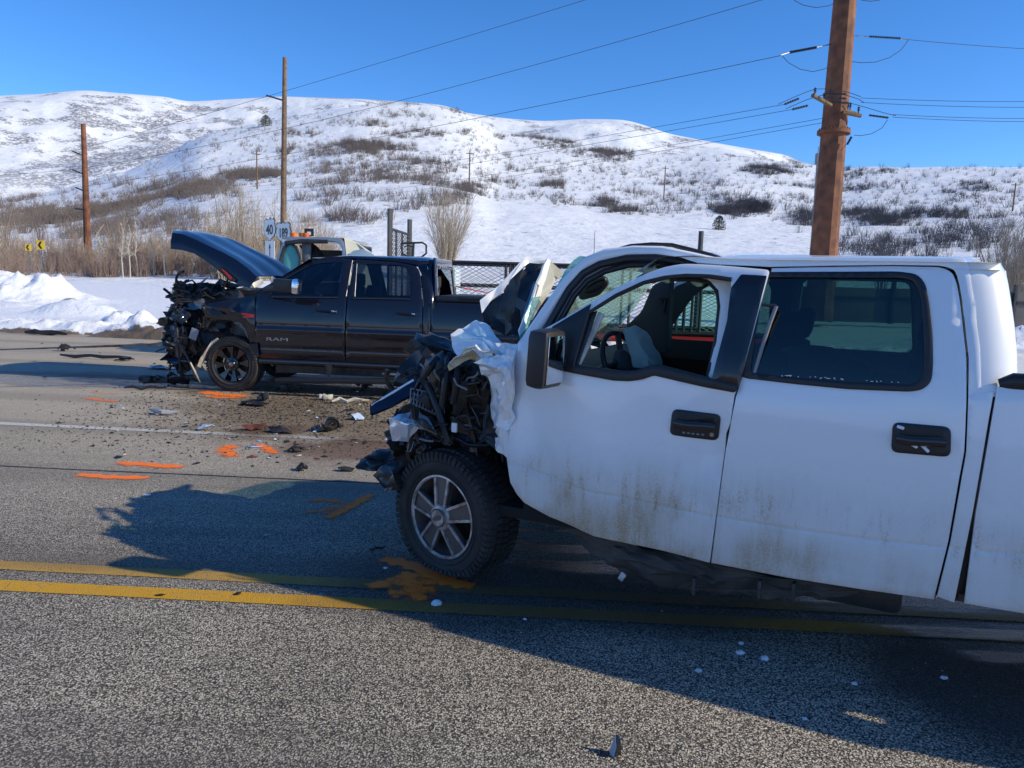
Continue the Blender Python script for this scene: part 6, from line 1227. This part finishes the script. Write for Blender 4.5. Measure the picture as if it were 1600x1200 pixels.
an = atY(927, 420, 24); o = MB().tube([(0, 0, -.2), (0, 0, 2.5 + .6)], [.02, .008], 5).ob('marker_rod', M_['wire']); o.location = (an.x, an.y, .4); tag(o, 'thin dark marker rod standing in the snow behind the white cab', 'rod')
def wire(name, a, Ya, b, Yb_, sag, r, label):
    A_ = atY(*a, Ya); B_ = atY(*b, Yb_); m = MB(); m.tube([A_.lerp(B_, i / 24) - Vector((0, 0, 4 * sag * (i / 24) * (1 - i / 24))) for i in range(25)], r, 5); o = m.ob('power_line', M_['wire']); return tag(o, label, 'power line')
wire('', (113, 236), 60, (1332, -132), 30, .25, .012, 'uppermost line slanting across the sky from the left rust pole past the wooden pole')
wire('', (113, 265), 60, (1330, -42), 30, .75, .012, 'second highest slanting line, from the left rust pole towards the top of the big pole')
wire('', (118, 293), 60, (1219, 87), 29, .35, .012, 'power line meeting the upper insulator string on the left of the big rust pole')
wire('', (-260, 277), 64, (113, 265), 60, .3, .012, 'power line running off the left edge from the left rust pole')
wire('', (250, 292), 150, (1226, 163), 29, 1.4, .010, 'upper line of the pair ending on the big pole cross-arm on its left'); wire('', (250, 300), 150, (1238, 171), 29, 1.4, .010, 'second line of the pair ending on the big pole cross-arm on its left')
wire('', (380, 305), 170, (1290, 184), 29.5, 1.5, .010, 'third slanting line left of the big pole, just under the cross-arm'); wire('', (380, 312), 170, (1290, 191), 29.5, 1.5, .010, 'lowest slanting line left of the big pole, above its bolted flange')
wire('', (1420, 62), 30, (1800, 83), 32, .1, .010, 'single line leaving the big pole to the right from the upper insulator string')
for y0, y1, lab in ((153, 152, 'top one of the four level lines running right from the big pole'), (160, 163, 'second from the top of the four level lines right of the big pole'), (179, 179, 'third from the top of the four level lines right of the big pole'), (183, 185, 'lowest of the four level lines right of the big pole')):
    wire('', (1345 if y0 < 170 else 1395, y0), 29.5, (1820, y1), 31, .15, .010, lab)

# low panel wall on the snow, seen through the cab glass and beyond the bed
wl_ = thing('panel_wall', 'long low grey-brown panel wall on the snow behind the white truck cab', 'wall', (10.6, 30.5, .55)); M_['wallp'] = mat('weathered wall panel', (.20, .175, .15), .85, var=(1.5, .2, (.13, .115, .10)), bump=(20, .3, .01))
pm = MB().box((1.2, 0, .72), (2.28, .08, 1.40), ch=.01); pme = mesh('wall_panel', pm.v, pm.f, True, 30); pme.materials.append(M_['wallp']); qm = MB().box((0, 0, .85), (.14, .16, 1.75), ch=.01); qme = mesh('wall_post', qm.v, qm.f, True, 30); qme.materials.append(M_['dkmetal']); rm_ = MB().box((1.2, -.07, 1.0), (2.28, .05, .12), ch=.005); rme = mesh('wall_rail', rm_.v, rm_.f, True, 30); rme.materials.append(M_['dkmetal'])
for i in range(9):
    for nm, me_ in (('wall_panel', pme), ('wall_post', qme), ('wall_rail', rme)): o = bpy.data.objects.new(nm, me_); COL.objects.link(o); o.parent = wl_; o.location = (i * 2.4, -i * .12, (i % 3) * .012)
# ================================================================== signs
SHIELD = [(0, .5), (.13, .44), (.30, .50), (.46, .40), (.42, .27), (.50, .10), (.47, -.12), (.33, -.30), (.12, -.40), (0, -.5)]
SHIELD = SHIELD + [(-x, y) for x, y in SHIELD[-2:0:-1]]
def route(px, py, Y, hpx, wpx, txt, label, rz, arrow=None):
    c = atY(px, py, Y); h = hpx / F * Y; t = thing('route_sign', label, 'road sign', (c.x, c.y, .2), rz); zc = c.z - .2; wd = h * (1.0 if len(txt) < 3 else 1.12)
    m = MB(); m.box((0, .05, (zc + .4) / 2), (.06, .04, zc + .4)); m.ob('sign_post', M_['insul'], t, smooth=False)
    m = MB(); m.prism([(x * wd * 1.10, y * h * 1.08) for x, y in SHIELD], .01, lambda a, b, d: (a, .012 + d, zc + b)); m.ob('sign_back', M_['signk'], t, smooth=False)
    m = MB(); m.prism([(x * wd, y * h) for x, y in SHIELD], .008, lambda a, b, d: (a, .002 + d, zc + b)); m.ob('shield_plate', M_['signw'], t, smooth=False)
    k = h * .62; textmesh(txt, k, lambda x, y, z: (x * (1.0 if len(txt) < 3 else .78), -.004 - z, zc - h * .02 + y), 'route_number', M_['signk'], t, .002, .008)
    if arrow:
        ca = atY(*arrow, Y).z - .2; m = MB(); m.box((0, .008, ca), (wd * .82, .01, wd * .86)); pl = m.ob('arrow_plate', M_['signw'], t, smooth=False); s_ = wd * .3
        m = MB(); m.prism([(-.018, -s_), (.018, -s_), (.018, s_ * .4), (.06, s_ * .25), (0, s_), (-.06, s_ * .25), (-.018, s_ * .4)], .004, lambda a, b, d: (a, -.004 + d, ca + b)); m.ob('arrow', M_['signk'], pl, smooth=False)
    return t
route(421, 359, 23.5, 33, 11, '40', 'white route shield reading 40 above a small arrow plate', math.radians(-42), (421.5, 391)); route(442.5, 364, 23.0, 31, 15, '189', 'white route shield reading 189 in front of the wooden pole', math.radians(-36))
o = MB().box((0, 0, 0), (.30, .02, .24)).ob('small_sign', M_['dkmetal'], smooth=False); c = atY(483, 363, 24); o.location = c; m = MB(); m.tube([(0, .03, -3), (0, .03, .1)], .03, 6); m.ob('sign_post', M_['insul'], o); m = MB(); m.box((0, -.014, -.03), (.12, .006, .10)); m.ob('sign_face', M_['signw'], o, smooth=False); tag(o, 'small dark sign showing above the silver cab roof', 'sign')
for px, py, Y, s_, lab in ((44, 386.5, 50, 9, 'smaller, left yellow chevron sign'), (63.5, 383, 46, 12, 'larger, right yellow chevron sign on a grey post')):
    c = atY(px, py, Y); h = s_ * 1.15 / F * Y; w_ = s_ / F * Y; t = thing('chevron_sign', lab, 'road sign', (c.x, c.y, 1.0), 0, 'chevron signs on the bend'); zc = c.z - 1.0
    m = MB(); m.box((0, .03, zc / 2 - .1), (.06, .04, zc + .2)); m.ob('sign_post', M_['steel'], t, smooth=False); m = MB(); m.box((0, 0, zc), (w_, .015, h)); m.ob('sign_plate', M_['signy'], t, smooth=False)
    m = MB(); m.prism([(w_ * a, h * b) for a, b in ((.22, .40), (-.06, .40), (-.36, 0), (-.06, -.40), (.22, -.40), (-.06, 0))], .006, lambda a, b, d: (a, -.015 + d, zc + b)); m.ob('chevron', M_['signk'], t, smooth=False)

# ================================================================== orange marking paint
def spray_mat():
    m = bpy.data.materials.new('orange marking paint'); m.use_nodes = True; n = m.node_tree; b = n.nodes['Principled BSDF']; o = n.nodes['Material Output']
    b.inputs['Base Color'].default_value = (1., .20, .015, 1); b.inputs['Roughness'].default_value = .7
    g = N(n, 'NewGeometry'); at_ = N(n, 'VertexColor'); at_.layer_name = 'cover'; s = N(n, 'SeparateColor'); n.links.new(at_.outputs[0], s.inputs[0])
    no = N(n, 'TexNoise', i_Scale=170., i_Detail=3., i_Roughness=.8); n.links.new(g.outputs['Position'], no.inputs['Vector'])
    n2 = N(n, 'TexNoise', i_Scale=14., i_Detail=4.); n.links.new(g.outputs['Position'], n2.inputs['Vector'])
    v = MA(n, 'ADD', s.outputs[0], MA(n, 'ADD', MA(n, 'MULTIPLY', MA(n, 'SUBTRACT', no.outputs[0], .5), 1.5), MA(n, 'MULTIPLY', MA(n, 'SUBTRACT', n2.outputs[0], .5), 1.0)))
    f = RANGE(n, v, .38, .74); t = N(n, 'BsdfTransparent'); mx = N(n, 'MixShader'); n.links.new(MA(n, 'MULTIPLY', f, .93), mx.inputs[0]); n.links.new(t.outputs[0], mx.inputs[1]); n.links.new(b.outputs[0], mx.inputs[2]); n.links.new(mx.outputs[0], o.inputs[0]); return m
M_['spray'] = spray_mat()
def spray(label, strokes):
    V = []; Fc = []; C_ = []
    for si, (pts, wd, amt) in enumerate(strokes):
        P3 = [gnd(x, y) for x, y in pts]; Q = []
        for i in range(len(P3) - 1):
            for j in range(8): Q.append(P3[i].lerp(P3[i + 1], j / 8))
        Q.append(P3[-1]); k = len(Q); nb = 9; base = len(V)
        for i, q in enumerate(Q):
            t = (Q[min(i + 1, k - 1)] - Q[max(i - 1, 0)]).normalized(); nn = Vector((-t.y, t.x, 0)); e = i / (k - 1); end = min(1, min(e, 1 - e) * 7) ** .6
            for j in range(nb):
                u = -1 + 2 * j / (nb - 1); p = q + nn * u * wd * 1.35 * (1.15 + .3 * math.sin(i * 1.7 + si)) ; V.append((p.x, p.y, .0062 + .0006 * si)); C_.append(max(0, (1 - u * u)) * amt * .92 * (.3 + .7 * end) if 0 < i < k - 1 else 0)
        for i in range(k - 1):
            for j in range(nb - 1): a = base + i * nb + j; Fc.append((a, a + 1, a + 1 + nb, a + nb))
    me = mesh('paint_mark', V, Fc, False); ca = me.color_attributes.new('cover', 'FLOAT_COLOR', 'POINT')
    for i, c in enumerate(C_): ca.data[i].color = (c, c, c, 1)
    return tag(ob('paint_mark', me, M_['spray']), label, 'paint mark', 'orange spray marks on the road')
spray('orange spray streak, upper one of the pair at the left of the near lane', [([(180, 723), (230, 727), (292, 731)], .07, .95)])
spray('orange spray streak, lower one of the pair at the left, crossing the road joint', [([(116, 742), (170, 746), (238, 748)], .055, 1.05)])
spray('orange spray scribble in the shadow just left of the white truck wheel', [([(474, 782), (520, 783), (545, 788)], .05, .7), ([(584, 772), (548, 792), (508, 813)], .045, 1.0), ([(470, 803), (490, 800), (530, 797)], .03, .75), ([(545, 784), (520, 796), (500, 806)], .09, .55)])
spray('largest orange spray mark, under the front wheel of the white truck', [([(592, 872), (640, 884), (700, 910), (745, 918)], .055, 1.1), ([(570, 920), (620, 908), (690, 913)], .055, .9), ([(632, 892), (645, 915), (655, 944)], .07, .9), ([(600, 930), (640, 925), (690, 922)], .07, .75)])
spray('orange spray blob below the white lane line, the left one of two', [([(362, 694), (352, 705), (366, 716)], .09, .8)])
spray('orange spray blob below the white lane line, the right one of two', [([(402, 694), (416, 701), (432, 710)], .06, .85)])
spray('orange spray mark under the front wheel of the black pickup', [([(312, 612), (345, 617), (392, 620)], .11, 1.0), ([(320, 620), (350, 622), (380, 622)], .07, .8)])
spray('faint orange spray streak left of the black pickup, the lower of two', [([(130, 622), (160, 626), (188, 628)], .06, .75)])
spray('faint orange spray streak left of the black pickup, the upper of two', [([(140, 612), (165, 616), (190, 617)], .08, .5)])

# ================================================================== wreckage on the road
M_['lens'] = mat('clear lens plastic', (.55, .65, .78), .08, metal=.2, coat=1.); M_['graychip'] = mat('pale grey plastic', (.35, .36, .38), .4); M_['redclay'] = mat('oily red mud', (.14, .035, .02), .7)
def debris(name, label, cat, px, py, size, m, kind='plate', ang=0., seed=1, group=None, lift=.0):
    p = gnd(px, py); r_ = random.Random(seed); L_, Wd, Hh = size; q_ = .8 if py > 600 and kind != 'pulley' else 1.; L_, Wd, Hh = L_ * q_, Wd * q_, Hh * q_
    if kind == 'plate':
        k = 7; pts = [(L_ / 2 * math.cos(i * 6.283 / k) * r_.uniform(.7, 1.1), Wd / 2 * math.sin(i * 6.283 / k) * r_.uniform(.7, 1.15), r_.uniform(0, Hh)) for i in range(k)] + [(0, 0, Hh)]
        o = crumple(name, pts, [(i, (i + 1) % k, k) for i in range(k)], M_[m], None, 2, min(.02, Wd * .12), 9, .006, 25, seed)
    elif kind == 'bar':
        P3 = [(L_ * (i / 5 - .5), r_.gauss(0, Wd * .5), .012 + Hh * abs(math.sin(i * 1.3 + seed))) for i in range(6)]; mb = MB(); mb.tube(P3, [Wd * q for q in (.3, .6, .5, .6, .45, .2)], 6, flat=.7); o = ob(name, mesh(name, mb.v, mb.f, True, 40), M_[m])
    elif kind == 'pulley':
        mb = MB(); mb.lathe([(.02, -.02), (L_ * .28, -.03), (L_ * .3, -.02), (L_ * .46, -.02), (L_ * .5, -.035), (L_ * .5, -.02), (L_ * .45, 0), (L_ * .5, .02), (L_ * .5, .035), (L_ * .3, .02), (.02, .02)], 24, Matrix.Translation((0, 0, L_ * .5)) @ Matrix.Rotation(.2, 4, 'X')); mb.tube([(-.1, .05, .02), (.02, .06, .1), (.12, .04, .03)], .018, 6); o = ob(name, mesh(name, mb.v, mb.f, True, 40), M_[m])
    else:
        mb = MB(); 
        for i in range(5): mb.box((r_.gauss(0, L_ * .22), r_.gauss(0, Wd * .2), Hh * r_.uniform(.25, .6)), (L_ * r_.uniform(.2, .5), Wd * r_.uniform(.3, .6), Hh * r_.uniform(.3, .9)), Matrix.Rotation(r_.uniform(-.6, .6), 3, Vector((r_.random(), r_.random(), r_.random() + .1))), ch=.01)
        mb.tube([(-L_ * .5, 0, .01), (-L_ * .1, Wd * .2, Hh * .9), (L_ * .5, Wd * .1, .02)], .012, 5); o = ob(name, mesh(name, mb.v, mb.f, True, 35), M_[m])
    zmin = min(v.co.z for v in o.data.vertices); o.location = (p.x, p.y, -zmin + .004 + lift); o.rotation_euler = (0, 0, ang); return tag(o, label, cat, group)
D = debris
D('strip_of_trim', 'long dark strip of trim lying beside the snow at the far road edge', 'trim strip', 72, 524, (1.25, .12, .04), 'trim', 'bar', -.12, 3)
D('torn_rubber', 'small curled black scrap on the far lane left of the black pickup', 'debris', 104, 549, (.35, .2, .14), 'trim', 'chunk', .2, 4)
D('strip_of_trim', 'long thin black strip on the far lane, left of the raised bonnet', 'trim strip', 152, 561, (1.5, .06, .03), 'trim', 'bar', -.05, 5)
D('metal_scrap', 'flat bent black panel on the shaded asphalt near the crushed nose', 'panel', 252, 577, (.55, .35, .10), 'bluehood', 'plate', -.1, 6)
D('metal_scrap', 'thin black panel just below the long thin strip on the far lane', 'panel', 195, 564, (.45, .25, .06), 'trim', 'plate', .2, 7)
D('bumper_piece', 'black plastic bumper piece with a sharp spike, left of the black front wheel', 'bumper piece', 252, 604, (.85, .25, .16), 'trim', 'chunk', .05, 8)
D('bumper_piece', 'broken black bumper piece touching the black pickup front wheel', 'bumper piece', 288, 602, (.5, .25, .22), 'junk', 'chunk', .4, 9)
D('plastic_rail', 'dark tapering plastic rail lying left of the black front wheel', 'plastic rail', 228, 610, (.75, .05, .05), 'trim', 'bar', .18, 10)
D('mud_chunk', 'dark chunk lying in the shade near the crushed black nose', 'debris', 270, 592, (.18, .14, .12), 'junk', 'chunk', 0, 11)
D('undertray', 'flat ribbed black undertray piece in the middle of the debris field', 'undertray', 397, 634, (.62, .30, .08), 'trim', 'plate', -.1, 12)
D('plastic_box', 'black box-shaped scrap standing on the flat undertray', 'debris', 412, 626, (.22, .15, .16), 'trim', 'chunk', .5, 13, lift=.0)
D('plastic_strip', 'pale grey plastic strip lying above the white lane line on the left', 'plastic strip', 254, 648, (.55, .07, .03), 'graychip', 'bar', -.25, 14)
D('lens_fragment', 'clear pointed lens fragment lying on the white lane line', 'lens fragment', 322, 673, (.22, .12, .08), 'lens', 'plate', .5, 15)
D('pipe', 'pale bent pipe lying right of the debris field', 'pipe', 548, 630, (.65, .06, .06), 'primer', 'bar', .2, 16)
D('hose_end', 'pale crumpled duct end beside the bent pipe', 'debris', 508, 625, (.2, .15, .10), 'primer', 'chunk', .2, 17)
D('headlight_lens', 'shiny blue-white headlight lens lying near the white truck nose', 'headlight lens', 559, 656, (.25, .20, .12), 'lens', 'plate', .3, 18)
D('pulley', 'dark pulley wheel standing on the white lane line', 'pulley', 519, 673, (.15, .08, .15), 'junk', 'pulley', .5, 19)
D('bracket', 'grey broken bracket lying beside the dark pulley wheel', 'bracket', 506, 675, (.24, .16, .10), 'junk2', 'chunk', .1, 20)
D('torn_sheet', 'reddish dark torn sheet lying on the white lane line', 'debris', 400, 672, (.45, .18, .08), 'redclay', 'plate', .1, 21)
D('torn_sheet', 'dark curved scrap right of the reddish torn sheet on the lane line', 'debris', 437, 676, (.40, .16, .09), 'junk', 'plate', -.3, 22)
D('torn_sheet', 'dark scrap in the rusty stain below the lane line', 'debris', 462, 706, (.20, .13, .07), 'junk', 'chunk', .3, 23)
D('black_cap', 'round black cap at the top edge of the white truck shadow', 'cap', 472, 735, (.12, .10, .08), 'trim', 'chunk', 0, 24)
D('black_cap', 'black scrap under the tip of the grille piece at the shadow edge', 'cap', 540, 736, (.25, .12, .06), 'junk', 'plate', 0, 25)
D('twisted_metal', 'twisted grey metal piece under the sill of the black pickup', 'scrap metal', 570, 608, (.30, .2, .16), 'junk2', 'chunk', 0, 26)
D('twisted_metal', 'dark coil of metal right of the black pickup front wheel', 'scrap metal', 452, 612, (.5, .2, .14), 'junk', 'chunk', .3, 27)
D('clip', 'black diamond-shaped scrap on the near yellow line', 'debris', 372, 930, (.055, .045, .02), 'trim', 'plate', .8, 28)
D('clip', 'thin black scrap at the edge of the near yellow line, left of the diamond-shaped one', 'debris', 250, 932, (.07, .022, .01), 'trim', 'plate', .0, 29)
D('wiper_piece', 'thin dark strip lying in the shadow left of the white truck wheel', 'strip', 590, 861, (.14, .02, .01), 'trim', 'bar', .5, 30)
D('white_chip', 'pale chip in the middle of the truck shadow', 'chip', 416, 838, (.05, .03, .01), 'graychip', 'plate', .1, 31)
D('white_chip', 'pale shiny chip on the sunlit asphalt left of the shadow', 'chip', 230, 776, (.09, .05, .02), 'lens', 'plate', .1, 32)
# upright shard nearest the camera
c = gnd(960, 1180); sh = thing('broken_shard', 'small folded white and black shard standing on the asphalt nearest the viewer', 'shard', (c.x, c.y, .004)); m = MB()
m.add([(-.022, 0, .0), (.0, .012, .075), (.004, -.012, .035), (-.004, -.02, .0), (-.020, .006, .0), (.002, .018, .074)], [(0, 3, 2, 1), (4, 5, 1, 0), (0, 4, 3), (3, 4, 5, 2), (1, 5, 2)]); m.ob('white_face', M_['graychip'], sh, smooth=False)
m = MB(); m.add([(.0, -.02, 0), (.026, .0, 0), (.022, .006, .06), (.004, .012, .076), (.004, -.010, .036), (.004, .02, 0)], [(0, 1, 2, 4), (4, 2, 3), (0, 5, 1), (1, 5, 3, 2), (0, 4, 3, 5)]); m.ob('black_face', M_['trimg'], sh, smooth=False)
m = MB(); m.add([(-.06, -.01, 0), (-.02, -.02, 0), (-.02, .01, .008), (-.05, .015, .004), (-.04, 0, .012)], [(0, 1, 4), (1, 2, 4), (2, 3, 4), (3, 0, 4), (0, 3, 2, 1)]); m.ob('black_flake', M_['trimg'], sh, smooth=False)

# small fragments: a few shapes, copied one by one
rr_ = random.Random(77); protos = []
for i in range(10):
    b = bmesh.new(); k = rr_.randint(5, 7); h = rr_.uniform(.15, .5)
    bot = [b.verts.new((math.cos(j * 6.283 / k) * rr_.uniform(.4, 1), math.sin(j * 6.283 / k) * rr_.uniform(.3, .8), rr_.uniform(0, .08))) for j in range(k)]; tp = b.verts.new((rr_.uniform(-.3, .3), rr_.uniform(-.2, .2), h)); lo = b.verts.new((0, 0, .0))
    for j in range(k): b.faces.new((bot[j], bot[(j + 1) % k], tp)); b.faces.new((bot[(j + 1) % k], bot[j], lo))
    me = bpy.data.meshes.new('fragment'); b.to_mesh(me); b.free(); protos.append(me)
def frag_meshes(m):
    out = []
    for p in protos: q = p.copy(); q.materials.append(M_[m]); out.append(q)
    return out
PF = {k: frag_meshes(k) for k in ('trim', 'junk2', 'lens', 'ice', 'redclay', 'earth', 'primer')}
def frag(name, m, px, py, s, label, cat, group, flat=1.):
    o = bpy.data.objects.new(name, rr_.choice(PF[m])); COL.objects.link(o); p = gnd(px, py); o.location = (p.x, p.y, .003); o.scale = (s * rr_.uniform(.7, 1.3), s * rr_.uniform(.6, 1), s * flat * rr_.uniform(.6, 1.2)); o.rotation_euler = (0, 0, rr_.uniform(0, 6.3)); return tag(o, label, cat, group)
for i in range(320):
    if i % 3: x = rr_.gauss(500, 75); y = rr_.gauss(640, 34)
    else: x = rr_.uniform(170, 640); y = rr_.uniform(596, 735)
    if not (585 < y < 740) or x > 625 or (y > 728): continue
    k = rr_.choice(['trim'] * 6 + ['junk2'] * 2 + ['redclay', 'lens', 'primer'])
    lab = {'trim': ('black plastic fragment among the wreckage between the two pickups', 'black fragments between the pickups'), 'junk2': ('grey metal fragment among the wreckage between the two pickups', 'grey fragments between the pickups'), 'lens': ('clear lens chip among the wreckage between the two pickups', 'clear chips between the pickups'), 'redclay': ('rusty red fragment among the wreckage between the two pickups', 'red fragments between the pickups'), 'primer': ('cream fragment among the wreckage between the two pickups', 'cream fragments between the pickups')}[k]
    wy = 'beside the black pickup sill' if y < 618 else 'just above the white lane line' if y < 678 else 'below the white lane line'; wx = 'left' if x < 430 else 'middle' if x < 540 else 'right'
    c_ = lab[0].split(' among')[0]; frag('fragment', k, x, y, abs(rr_.gauss(0, .030)) + .014, f'{c_} {wy}, {wx} part of the wreckage', 'fragment', f'{c_}s {wy}, {wx}')
for i in range(26):
    y = rr_.uniform(535, 700); q = 'shaded far lanes' if y < 605 else 'sunlit strip above the white lane line' if y < 660 else 'near lane below the white lane line'
    frag('fragment', 'trim', rr_.uniform(0, 250), y, abs(rr_.gauss(0, .03)) + .015, 'black plastic fragment at the left, on the ' + q, 'fragment', 'black fragments at the left, ' + q)
# snow lumps fallen from the truck
def lump(px, py, s, label, group=None):
    b = bmesh.new(); bmesh.ops.create_icosphere(b, subdivisions=3, radius=1)
    for v in b.verts: q = v.co * 1.5 + Vector((px, py, 0)); v.co = v.co * (1 + .35 * noise.noise(q) + .12 * noise.noise(q * 3)); v.co.z = max(v.co.z * .55, -.25)
    me = bpy.data.meshes.new('snow_lump'); b.to_mesh(me); b.free(); me.polygons.foreach_set('use_smooth', [True] * len(me.polygons)); o = ob('snow_lump', me, M_['ice']); p = gnd(px, py); o.location = (p.x, p.y, s * .22); o.scale = (s, s * .8, s); return tag(o, label, 'snow lump', group)
lump(682, 945, .032, 'largest lump of snow, lying on the near yellow line by the wheel')
for px, py, s, lab in ((1156, 1021, .022, 'snow lump in the shadow left of the small sunlit patch, paired with a thin flake'), (1195, 1030, .020, 'snow lump touching the left corner of the small sunlit patch'), (1091, 1049, .016, 'snow lump alone in the shadow below the driver door'), (1335, 1069, .013, 'snow lump right of the small sunlit patch'), (1475, 1060, .016, 'rightmost snow lump in the truck shadow'), (602, 888, .012, 'small snow lump beside the orange paint at the tyre'), (975, 902, .010, 'tiny snow lump under the torn rocker panel'), (820, 968, .010, 'small snow lump on the near yellow line below the truck door'), (1158, 1006, .014, 'snow flake just above the pair left of the sunlit patch'), (1258, 1124, .010, 'lowest snow lump near the edge of the truck shadow')): lump(px, py, s, lab, 'snow lumps on the asphalt')
for i in range(46):
    x = rr_.uniform(760, 1560); y = rr_.uniform(935, 1010 + (x - 760) * .12); q = 'driver door' if x < 1120 else 'rear door' if x < 1480 else 'bed'; frag('snow_crumb', 'ice', x, y, rr_.uniform(.004, .008), f'snow crumb on the shaded asphalt below the white {q}', 'snow crumb', f'snow crumbs below the white {q}')
for i in range(14):
    x = rr_.uniform(150, 640); y = rr_.uniform(760, 900); frag('snow_crumb', 'ice', x, y, rr_.uniform(.005, .010), 'snow crumb in the shadow ahead of the white truck', 'snow crumb', 'snow crumbs ahead of the white truck')
# loose grit: nobody could count it
rs = np.random.RandomState(8); n = 15000; u = rs.randn(n, 2); c1 = gnd(520, 645); V = np.zeros((n, 3)); V[:, 0] = c1.x + u[:, 0] * 1.35; V[:, 1] = c1.y + u[:, 1] * 1.05 + .25
m2 = rs.rand(n) < .25; V[m2, 0] = rs.uniform(-5.5, 0, m2.sum()); V[m2, 1] = rs.uniform(7, 11.5, m2.sum()); V[:, 2] = .004; s = (.004 + .012 * rs.rand(n) ** 3)[:, None]
a = rs.rand(n) * 6.28; ax = np.stack([np.cos(a), np.sin(a), 0 * a], 1); ay = np.stack([-np.sin(a), np.cos(a), 0 * a], 1); up = np.zeros((n, 3)); up[:, 2] = 1
P4 = np.stack([V + ax * s * 1.3, V - ax * s * .7 + ay * s, V - ax * s * .7 - ay * s, V + up * s * .7], 1).reshape(-1, 3); k = np.arange(n)[:, None] * 4; F3 = np.stack([k + [0, 1, 3], k + [1, 2, 3], k + [2, 0, 3]], 1).reshape(-1, 3)
h = n // 2
for i, (lo, hi, mm, lab) in enumerate(((0, h, 'trim', 'fine black grit and glass crumbs strewn between the two pickups'), (h, n, 'earth', 'fine brown grit and mud strewn between the two pickups'))):
    o = ob('road_grit', npmesh('road_grit', P4[lo * 4:hi * 4], F3[lo * 3:hi * 3] - lo * 4), M_[mm]); tag(o, lab, 'grit', kind='stuff')
